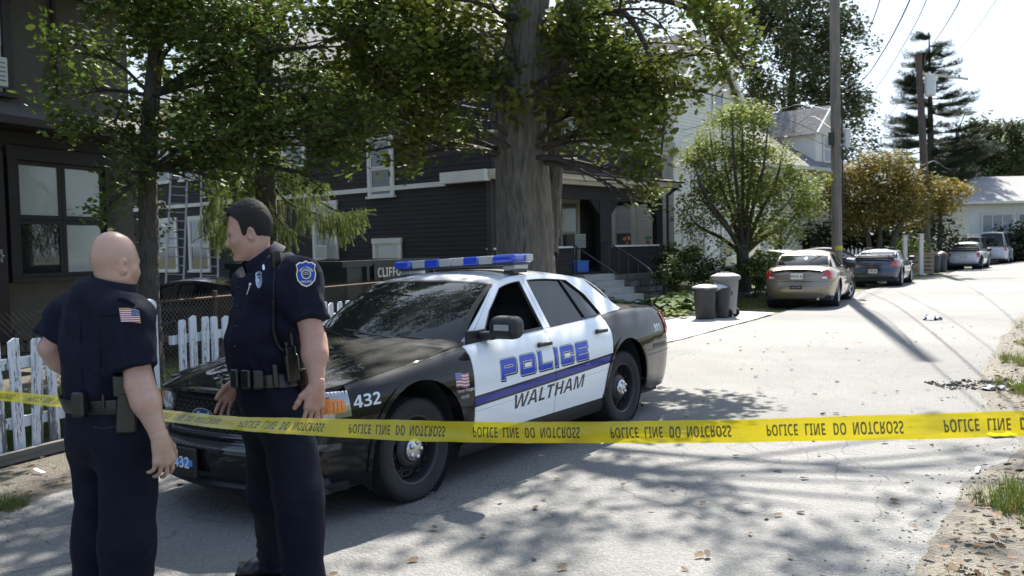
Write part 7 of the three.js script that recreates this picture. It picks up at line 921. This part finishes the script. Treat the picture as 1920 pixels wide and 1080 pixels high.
// the bald officer seen from behind
{
  const Z = 3.62, J = { head: at(216, 497, 3.6), neck: at(207, 560, 3.6), chest: at(196, 622, Z), belly: at(204, 690, Z - .01), waist: at(207, 742, Z), pelvis: at(213, 795, Z), shL: at(137, 592, 3.79), shR: at(241, 598, 3.49), elL: at(98, 652, 3.76), wrL: at(150, 718, 3.86), elR: at(262, 722, 3.43), wrR: at(300, 822, 3.42), hipL: at(188, 815, 3.69), hipR: at(240, 815, 3.55), knL: at(190, 1010, 3.69), knR: at(240, 1010, 3.54), anL: at(186, 1200, 3.72), anR: at(238, 1200, 3.58) };
  J.anL.y = .09; J.anR.y = .09;
  const O = officer({ label: 'bald police officer seen from behind at the left, one arm akimbo', F: V3(.75, 0, -.66), HF: V3(.52, -.04, -.85), HU: Y1, hk: .92, su: 1.22, nP: at(206, 535, 3.6), nN: V3(.44, .88, -.15), tw: [.202, .148, .19, .165, .180, .158], sl: .74, lg: [.118, .105, .100], skin: skinM2, toeL: V3(.6, 0, -.8), toeR: V3(.85, 0, -.5),
    hands: [{ left: false, d: V3(.12, -1, -.05), n: V3(-.75, -.1, -.6), s: V3(.6, .1, -.75), curl: [.35, .6, .4] }, { left: true, d: V3(.6, -.5, -.6), n: V3(.5, -.7, .3), s: V3(.3, .7, .2), curl: [.5, .7, .5] }] }, J), { root, put, H } = O;
  for (const s of [1, -1]) { const e = H.P(.030 * s, -.003, .080); part('eye', put(norm(new THREE.SphereGeometry(.0115, 12, 8)).translate(e.x, e.y, e.z)), M([.35, .33, .31], .2), root); part('eyebrow', put(bar(H.P(.014 * s, .015, .0935), H.P(.046 * s, .019, .079), .0036)), M([.08, .06, .05], .9), root); }
  { const c0 = at(208, 537, 3.6), ax = V3(.42, .88, -.18).normalize(), cf = frameOf(V3(.75, -.2, -.66), ax), pos = [], idx = [], n = 44; for (let i = 0; i <= n; i++) { const a = -2.75 + i / n * 5.5, d = cf.F.clone().multiplyScalar(-Math.cos(a)).addScaledVector(cf.L, Math.sin(a)); for (const [u, r] of [[-.012, .094], [.028, .084], [.032, .093], [-.018, .112]]) pos.push(c0.x + d.x * r + ax.x * u, c0.y + d.y * r + ax.y * u, c0.z + d.z * r + ax.z * u); } for (let i = 0; i < n; i++) for (let k = 0; k < 3; k++) { const q = i * 4 + k; idx.push(q, q + 4, q + 1, q + 1, q + 4, q + 5); } const g = new THREE.BufferGeometry(); g.setAttribute('position', new THREE.Float32BufferAttribute(pos, 3)); g.setIndex(idx); g.computeVertexNormals(); part('collar', put(g), navy, root); }
  const FT = canvasTex(256, 160, (g, w, h) => { g.fillStyle = '#c7a63c'; g.fillRect(0, 0, w, h); for (let i = 0; i < 13; i++) { g.fillStyle = i % 2 ? '#d9d6d8' : '#9c3440'; g.fillRect(10, 10 + i * (h - 20) / 13, w - 20, (h - 20) / 13 + 1); } g.fillStyle = '#31406f'; g.fillRect(w - 10 - 96, 10, 96, (h - 20) * 7 / 13); g.fillStyle = '#e2e4ec'; for (let r = 0; r < 5; r++) for (let c = 0; c < 6; c++) g.fillRect(w - 98 + c * 15 + (r % 2) * 6, 16 + r * 13, 5, 5); });
  decalOn(.004, [[-.04, .031], [.0, .030], [.038, .022], [.042, -.03], [0, -.024], [-.034, -.022]], at(243, 592, 3.0), X1, Y1, IN, .1, M([1, 1, 1], .8, { map: FT }), root, 'flag_patch', O);
  const sp = (px, py, off = .004) => { const o = at(px, py, 3.0), d = o.clone().sub(V3(0, EYE, 0)).normalize(); return hitFrom(O.shirtF, o, d, 1.2).addScaledVector(d, -off); };
  part('shoulder_strap', [put(limb([sp(222, 560, .004), sp(236, 562, .004), sp(252, 572, .004)], [.008, .010, .008], 6))], navy, root);
  const seam = (pts) => put(tube(pts.map((p) => sp(p[0], p[1], -.001)), .003, 24, 5)); part('yoke_seam', seam([[135, 582], [165, 588], [200, 590], [225, 588]]), navyT, root); part('back_pleat', seam([[152, 592], [150, 640], [152, 690], [156, 728]]), navyT, root); part('back_pleat', seam([[188, 592], [188, 640], [188, 690], [190, 728]]), navyT, root);
  pouch(O, 235, 772, .075, .16, .05, 'pistol_holster', null, leather, -.08, 2.8, (R) => [R(rbox(.05, .09, .04, .012, -.005, .1, .002, 0, 0, .25))]); pouch(O, 158, 756, .055, .10, .04, 'belt_pouch', null, leather, 0, 2.8); pouch(O, 222, 722, .05, .09, .04, 'radio', null, leather, 0, 2.8);
  pouch(O, 195, 752, .012, .06, .012, 'belt_keeper', null, leather, 0, 2.8); part('pocket_seam', put(tube([[176, 800], [196, 803], [222, 798]].map((p) => { const o = at(p[0], p[1], 2.9), d = o.clone().sub(V3(0, EYE, 0)).normalize(); return hitFrom(O.all, o, d, 1.2); }), .003, 16, 5)), leather, root);
}

// ---------------------------------------------------------------- poles, wires, bins and small things
const poleM = M([1, 1, 1], .9, { map: rep(barkTex(131, [.19, .165, .145], 8)(false), 1, .12), bumpMap: rep(bumpMid, 2, .3), bumpScale: .006 }), poleDark = M([1, 1, 1], .9, { map: rep(barkTex(141, [.095, .075, .065], 8)(false), 1, .12) }), wireB = M([.035, .035, .038], .5), galv = M([.45, .47, .49], .45, { metalness: .6 });
const P1 = at(1570, 500, 29), P2 = at(1738, 480, 44), P3 = at(1797, 460, 70);
{
  const o = thing('utility_pole', 'tall brown wooden utility pole behind the tan sedan', 'utility pole', V3(P1.x, 0, P1.z)), lean = V3(-.10, 19, 0);
  part('pole', limb([V3(0, -.2, 0), lean.clone().multiplyScalar(.5), lean], [.165, .155, .12], 16, 24), poleM, o); part('yellow_band', limb([V3(0, 1.35, 0), V3(0, 1.5, 0)], [.17, .17], 16, 2), M([.5, .4, .05], .6), o);
  part('meter_box', [rbox(.16, .62, .14, .02, .30, 5.0, .12), box(.2, .04, .05, .18, 5.2, .05)], M([.55, .56, .58], .5), o); part('cable_box', rbox(.16, .42, .16, .02, -.22, 5.0, .12), blackPlastic, o);
  part('insulator', Array.from({ length: 3 }, (_, i) => cyl(.05, .06, .1, .16, 6.4 + i * .25, .05, 0, 0, 1.57)), M([.3, .3, .3], .5), o, STUFF);
  const c = []; for (const [x, r] of [[.16, .02], [.14, .014]]) c.push(bar(V3(x, 2.6, .1), V3(x - .02, 6.6, .1), r)); part('riser', c, blackPlastic, o, STUFF);
}
{
  const o = thing('utility_pole', 'dark utility pole with white transformer farther down the street', 'utility pole', V3(P2.x, 0, P2.z)), H = 10.6;
  part('pole', limb([V3(0, -.2, 0), V3(-.15, H / 2, 0), V3(-.42, H, 0)], [.21, .19, .15], 14, 20), poleDark, o); part('transformer', [cyl(.26, .26, .95, .12, H - 1.4, .1), cyl(.27, .27, .05, .12, H - .92, .1), cyl(.06, .05, .2, .08, H - .8, .1)], M([.62, .63, .65], .5), o);
  part('cross_arm', [rbox(2.6, .10, .10, .02, .75, H - .9, 0, 0, 0, -.14)], M([.55, .5, .45], .8), o); part('pole_cap', cyl(.17, .16, .18, -.42, H + .02, 0), M([.12, .05, .04], .8), o); part('insulator', [0, 1, 2, 3].map((i) => cyl(.05, .06, .14, -.2 + i * .6, H - .7 - i * .08, 0)), M([.25, .22, .2], .4), o, STUFF);
}
{
  const o = thing('street_lamp', 'thin far pole carrying a street lamp beside the conifer', 'street lamp', V3(P3.x, 0, P3.z)); part('pole', limb([V3(0, -.2, 0), V3(-.05, 5, 0), V3(-.1, 10, 0)], [.17, .15, .13], 10, 10), M([.25, .23, .21], .9), o); part('arm', tube([V3(-.08, 9.5, 0), V3(.1, 10.8, .3), V3(-.1, 11.3, 1.2)], .05, 16, 6), galv, o); part('lamp_head', rbox(1.1, .16, .3, .07, .1, 11.35, 1.5, 0, .2), M([.6, .6, .6], .4), o);
}
{
  const w = (label, pts, r, m = wireB) => tag(part('cable', tube(pts, r, 40, 5), m, scene), label, 'cable');
  const a1 = (y, dx = .1) => V3(P1.x + dx - .005 * y, y, P1.z + .1), a2 = (y) => V3(P2.x - .04 * y, y, P2.z + .1);
  w('leftmost black wire in the sky, sweeping down to the near utility pole', [at(1685, -120, 14), at(1650, 0, 17), at(1625, 62, 21), at(1597, 78, 26), at(1578, 70, 28.9)], .011);
  w('thick black cable crossing the sky steeply between the near pole and the maple', [at(1740, -90, 13), at(1706, 0, 16), at(1660, 90, 22), at(1617, 150, 30), at(1560, 190, 40)], .014);
  w('thin wire descending left of the dark utility pole', [at(1760, -80, 15), at(1737, 0, 18), at(1690, 92, 25), at(1640, 170, 34), at(1600, 215, 44)], .009);
  w('wire running from the top edge down to the dark utility pole top', [at(1840, -90, 14), at(1800, 0, 18), at(1765, 60, 27), at(1735, 105, 38), at(1718, 150, 44), at(1640, 250, 46), at(1575, 270, 30)], .011);
  w('thin grey wire at the far right of the sky', [at(1930, -90, 16), at(1868, 0, 22), at(1820, 68, 34), at(1745, 160, 44)], .008, galv);
  w('pale service drop from the near utility pole to the dormer roof', [a1(5.9, -.15), at(1500, 196, 33), at(1455, 205, 38), at(1370, 212, 40)], .012, M([.12, .12, .12], .6));
  w('pale service cable under the service drop, ending at the dormer house wall', [a1(5.3, -.15), at(1525, 219, 31), at(1490, 236, 35), at(1460, 252, 41)], .012, M([.12, .12, .12], .6));
  w('cable from the near pole to the white gable house', [a1(5.0, -.15), at(1440, 215, 29), at(1330, 233, 31), at(1240, 254, 32)], .010);
  w('lower cable from the near pole to the white gable house', [a1(4.7, -.15), at(1420, 225, 29), at(1320, 245, 31), at(1265, 262, 32)], .009);
  w('cable drooping from the near pole to the dark pole, upper one of the pair', [a1(5.4, .15), at(1620, 262, 33), at(1665, 298, 38), at(1700, 308, 42), a2(4.95)], .013);
  w('cable drooping from the near pole to the dark pole, lower one of the pair', [a1(5.0, .15), at(1610, 262, 33), at(1650, 310, 38), at(1695, 322, 42), a2(4.6)], .013);
  w('short cable from the dark pole to the street lamp pole', [a2(5.3), at(1752, 302, 50), at(1775, 316, 60), at(1796, 317, 69.8)], .025);
  w('thin wire before the upper wall of the brown house, upper of two', [at(700, 190, 19), at(780, 180, 19), at(870, 198, 18), at(915, 206, 17)], .008, galv); w('thin wire before the upper wall of the brown house, lower of two', [at(690, 190, 19), at(790, 207, 19), at(850, 218, 18), at(905, 226, 17)], .008, galv);
}
// bins on the pavement
{
  const binG = (o, r, h, m, lid) => { part('body', [mv(new THREE.LatheGeometry([[0, .01], [r * .78, .01], [r * .8, .03], [r * .88, h * .55], [r * .90, h * .58], [r * .93, h * .86], [r * .99, h * .88], [r, h * .97], [r * .93, h * .97], [r * .8, .06], [0, .05]].map((p) => new THREE.Vector2(...p)), 32))], m, o); for (const s of [1, -1]) part('handle', mv(new THREE.TorusGeometry(.05, .010, 6, 14, Math.PI), s * r * .98, h * .80, 0, 0, Math.PI / 2 * 0, s > 0 ? -1.57 : 1.57), m, o); if (lid) part('lid', mv(new THREE.LatheGeometry([[0, h * 1.075], [r * .5, h * 1.06], [r * .95, h * 1.01], [r * 1.06, h * .985], [r * 1.06, h * .955]].map((p) => new THREE.Vector2(...p)), 32)), lid, o); };
  const dk = matTex([.035, .034, .034], .15, .6, {}, 1, .002), dk2 = matTex([.028, .028, .032], .15, .6, {}, 1, .002);
  const b1 = thing('rubbish_bin', 'round dark bin with pale lid, leftmost and nearest of the three', 'bin', gnd(1322, 598)); binG(b1, .262, .72, dk, matTex([.40, .41, .43], .1, .5, {}, 1, .002)); part('lid_handle', [rbox(.14, .02, .03, .008, 0, .69, .27)], M([.5, .5, .5], .5), b1);
  const b2 = thing('rubbish_bin', 'dark bin overfilled with white and red bags, middle of the three', 'bin', gnd(1353, 596)); binG(b2, .2, .70, dk2, null);
  const bag = thing('rubbish_bag', 'white bag with red print stuffed in the top of the middle bin', 'bag', b2.position.clone().add(V3(-.06, .66, 0))); part('bag', (() => { const g = new THREE.IcosahedronGeometry(.17, 4), p = g.attributes.position; for (let i = 0; i < p.count; i++) { const x = p.getX(i), y = p.getY(i), z = p.getZ(i), k = 1 + .22 * n3(x * 14, y * 14, z * 14) + .1 * n3(x * 30, y * 30, z * 30); p.setXYZ(i, x * k * 1.1, y * k * .6, z * k); } g.computeVertexNormals(); return g; })(), M([.6, .58, .58], .5), bag); part('red_print', [sph(.09, -.1, .035, .08, 1, .5, 1)], M([.45, .04, .05], .5), bag);
  const b3 = thing('wheeled_bin', 'tall pale grey wheeled bin behind the two round bins', 'bin', gnd(1361, 594), -.6); b3.scale.setScalar(.9); const g = matTex([.20, .20, .195], .12, .6, {}, 1, .002);
  part('body', [(() => { const q = new THREE.CylinderGeometry(.33, .25, .92, 24, 6); q.scale(1, 1, 1.0); return q.translate(0, .54, 0); })()], g, b3); part('lid', [mv(new THREE.LatheGeometry([[0, 1.11], [.2, 1.10], [.34, 1.05], [.375, 1.02], [.375, .95], [.34, .94]].map((p) => new THREE.Vector2(...p)), 30)), rbox(.24, .03, .1, .012, 0, 1.115, .06)], g, b3); for (const s of [1, -1]) part('wheel', mv(cyl(.11, .11, .05, 0, s * .24, 0, 0, 0, 0, 18), .16, .11, 0, Math.PI / 2), rubber, b3);
}
// things by the far kerb
{
  const c = at(1727, 513, 41.5); const o = thing('wooden_crate', 'pale slatted wooden crate standing on the kerb by the dark pole', 'crate', V3(c.x, 0, c.z), -.35), wd = matTex([.30, .235, .165], .2, .85, {}, 1.2, .003);
  for (const z of [-.42, .42]) { for (let i = 0; i < 5; i++) part('slat', rbox(1.05, .12, .02, .004, 0, .1 + i * .19, z), wd, o); for (const x of [-.48, 0, .48]) part('post', box2(x - .04, x + .04, 0, .95, z - .04 * Math.sign(z) - .012, z - .012 * Math.sign(z)), wd, o); } part('top', rbox(1.1, .03, .92, .005, 0, .965, 0), wd, o);
  for (const [px, l, w] of [[1750, 'dark rubbish bin beside the slatted crate at the far kerb', .34], [1764, 'dark rubbish bin farthest right beside the crate at the far kerb', .30]]) { const p = at(px, 512, 42 + (px - 1750) * .05), b = thing('rubbish_bin', l, 'bin', V3(p.x, 0, p.z)); part('body', mv(new THREE.LatheGeometry([[0, .01], [w * .8, .01], [w * .9, .4], [w, .85], [w * .93, .85], [w * .7, .1], [0, .1]].map((q) => new THREE.Vector2(...q)), 20)), M([.035, .045, .05], .6), b); part('bag', (() => { const g = new THREE.IcosahedronGeometry(w * .9, 3), q = g.attributes.position; for (let i = 0; i < q.count; i++) { const k = 1 + .25 * n3(q.getX(i) * 8, q.getY(i) * 8, px); q.setXYZ(i, q.getX(i) * k, q.getY(i) * k * .6, q.getZ(i) * k); } g.computeVertexNormals(); return g.translate(0, .85, 0); })(), M([.25, .18, .16], .5), b); }
  for (const [px, y1, l] of [[1697, 443, 'white post left of the light green bush'], [1727, 440, 'white post between the light green bush and the dark pole']]) { const p = at(px, 490, 40.5), q = thing('white_post', l, 'post', V3(p.x, 0, p.z)); part('post', rbox(.16, at(px, y1, 40.5).y, .16, .01, 0, at(px, y1, 40.5).y / 2, 0), trimWhite, q); part('cap', rbox(.22, .06, .22, .02, 0, at(px, y1, 40.5).y + .02, 0), trimWhite, q); }
  const f0 = at(1576, 495, 40), f = thing('low_picket_fence', 'short clean white picket fence between the pole and blue coupe', 'fence', V3(f0.x, 0, f0.z), -.15); for (let i = 0; i < 9; i++) part('picket', extrude([[-.05, 0], [.05, 0], [.05, 1.0], [0, 1.12], [-.05, 1.0]], .02).translate(i * .17, .2, 0), trimWhite, f); part('rail', box2(-.1, 1.5, .45, .52, -.04, -.002), trimWhite, f); part('rail', box2(-.1, 1.5, .95, 1.02, -.04, -.002), trimWhite, f);
  const k0 = at(1598, 522, 35.5), k = thing('kerb_stone', 'pale kerb stone between the tan sedan and the blue coupe', 'kerb', V3(k0.x, 0, k0.z), -.1); part('stone', rbox(2.6, .2, .3, .03, 0, .12, 0), concreteM, k);
  const lp = gnd(1415, 556), lo = thing('lumber_stack', 'flat stack of grey boards lying on the grass beside the tan sedan', 'lumber', lp, .5); for (let i = 0; i < 6; i++) part('board', rbox(1.7, .045, .18, .006, (i % 3) * .08, .05 + Math.floor(i / 3) * .06, (i % 3 - 1) * .24, 0, (i % 2) * .06), greyWood, lo);
}
// litter
{
  const pap = (label, p, w, h, m, ry, cr) => { const g = new THREE.PlaneGeometry(w, h, 8, 6).rotateX(-Math.PI / 2), q = g.attributes.position; for (let i = 0; i < q.count; i++) q.setY(i, .012 + cr * (.5 + n3(q.getX(i) * 18 + w * 50, 0, q.getZ(i) * 18))); g.computeVertexNormals(); const o = part('litter', g, m, scene); o.position.copy(p); o.rotation.y = ry; tag(o, label, 'litter'); };
  const wp = M([.7, .71, .74], .8, { side: 2 }), bl = M([.35, .40, .62], .7, { side: 2 });
  pap('crumpled blue and white paper lying on the sunlit road', gnd(1748, 600), .34, .22, bl, .4, .07); pap('bluish paper scrap by the pothole at the road edge', gnd(1862, 730), .26, .12, bl, .1, .03); pap('white paper scrap at the right end of the road edge, farther one', gnd(1905, 724), .14, .1, wp, .3, .03); pap('small white scrap on the dirt below the tape at right', gnd(1833, 883), .16, .025, wp, 1.0, .01); pap('white scrap on the dark dirt left of the bald officer', gnd(74, 886), .12, .03, wp, -.5, .012); pap('flattened white paper just below the tape at the right edge', gnd(1878, 818), .22, .1, wp, .2, .01);
  const r = rngOf(601), st = []; const c = gnd(1840, 722); for (let i = 0; i < 260; i++) st.push([c.x + (r() - .4) * 1.3, .0, c.z + (r() - .5) * .6, r() * 6, r() * 6, r() * 6, .25 + r() * r() * 1.6]); scatter('rubble', new THREE.DodecahedronGeometry(.022, 0), M([.085, .08, .075], .95), st, 'dark broken asphalt and soil around the pothole at the right road edge', 'rubble');
}
// the police tape
{
  const pts = [[-160, 724, 5.1, 14, 62], [0, 741.5, 4.55, 13, 60], [135, 756, 4.28, 12.5, 62], [230, 768, 4.02, 14, 66], [300, 778, 3.86, 16, 66], [440, 793, 3.62, 25, 58], [600, 801, 3.46, 30, 40], [740, 806, 3.34, 37, 12], [900, 810, 3.22, 39, -2], [1150, 811, 3.04, 42, 0], [1500, 805.5, 2.82, 44, 0], [1920, 793.5, 2.6, 43, 10], [2120, 785, 2.5, 44, 12]];
  const cv = new THREE.CatmullRomCurve3(pts.map((p) => at(p[0], p[1], p[2]))), N = 520, pos = [], uv = [], idx = []; let len = 0, last = null; const tilt = (t) => { const k = t * (pts.length - 1), i = Math.min(pts.length - 2, Math.floor(k)); return lerp(pts[i][4], pts[i + 1][4], k - i) * Math.PI / 180; };
  const L = []; for (let i = 0; i <= N; i++) { const p = cv.getPoint(i / N); if (last) len += p.distanceTo(last); last = p; L.push(len); } const anchor = (() => { let b = 0, d = 1e9; const q = at(1145, 811, 3.04); for (let i = 0; i <= N; i++) { const e = cv.getPoint(i / N).distanceTo(q); if (e < d) { d = e; b = L[i]; } } return b; })();
  for (let i = 0; i <= N; i++) { const t = i / N, p = cv.getPoint(t), tg = cv.getTangent(t), a = tilt(t), side = V3().crossVectors(tg, V3(0, 1, 0)).normalize(), up = V3(0, 1, 0).addScaledVector(tg, -tg.y).normalize().multiplyScalar(Math.cos(a)).addScaledVector(side, -Math.sin(a)), w = .077 / 2; for (let k = 0; k <= 4; k++) { const q = (k / 4 - .5) * 2, wv = .009 * n3(L[i] * 5, q * 1.3, 3) + .004 * n3(L[i] * 15, q * 2.4, 9) + .002 * n3(L[i] * 40, q * 3, 5); pos.push(p.x + up.x * q * w + side.x * wv, p.y + up.y * q * w, p.z + up.z * q * w + side.z * wv); uv.push((L[i] - anchor) / .525, 1 - k / 4); } }
  for (let i = 0; i < N; i++) for (let k = 0; k < 4; k++) { const a = i * 5 + k; idx.push(a, a + 5, a + 1, a + 1, a + 5, a + 6); }
  const g = new THREE.BufferGeometry(); g.setAttribute('position', new THREE.Float32BufferAttribute(pos, 3)); g.setAttribute('uv', new THREE.Float32BufferAttribute(uv, 2)); g.setIndex(idx); g.computeVertexNormals();
  const T = canvasTex(2048, 292, (c, w, h) => { c.fillStyle = '#ffe81a'; c.fillRect(0, 0, w, h); const r = rngOf(611); for (let i = 0; i < 60; i++) { c.fillStyle = `rgba(${r() < .5 ? '255,240,90' : '190,160,10'},${.05 + r() * .07})`; c.fillRect(0, r() * h, w, 1 + r() * 5); } c.fillStyle = '#5a5410'; c.font = 'bold 190px sans-serif'; let x = 6; for (const [t, gap] of [['POLICE', 70], ['LINE', 78], ['DO', 62], ['NOTCROSS', 0]]) { c.save(); c.translate(x, 216); c.scale(.60, 1.06); c.fillText(t, 0, 0); const m = c.measureText(t).width * .60; c.restore(); x += m + gap; } });
  T.wrapS = THREE.RepeatWrapping;
  tag(part('police_tape', g, M([1, 1, 1], .32, { map: T, side: THREE.DoubleSide, transmission: .6, thickness: 0, clearcoat: .4, clearcoatRoughness: .2 }), scene), 'yellow police line tape stretched across the whole street', 'tape');
}

renderer.render(scene, camera);
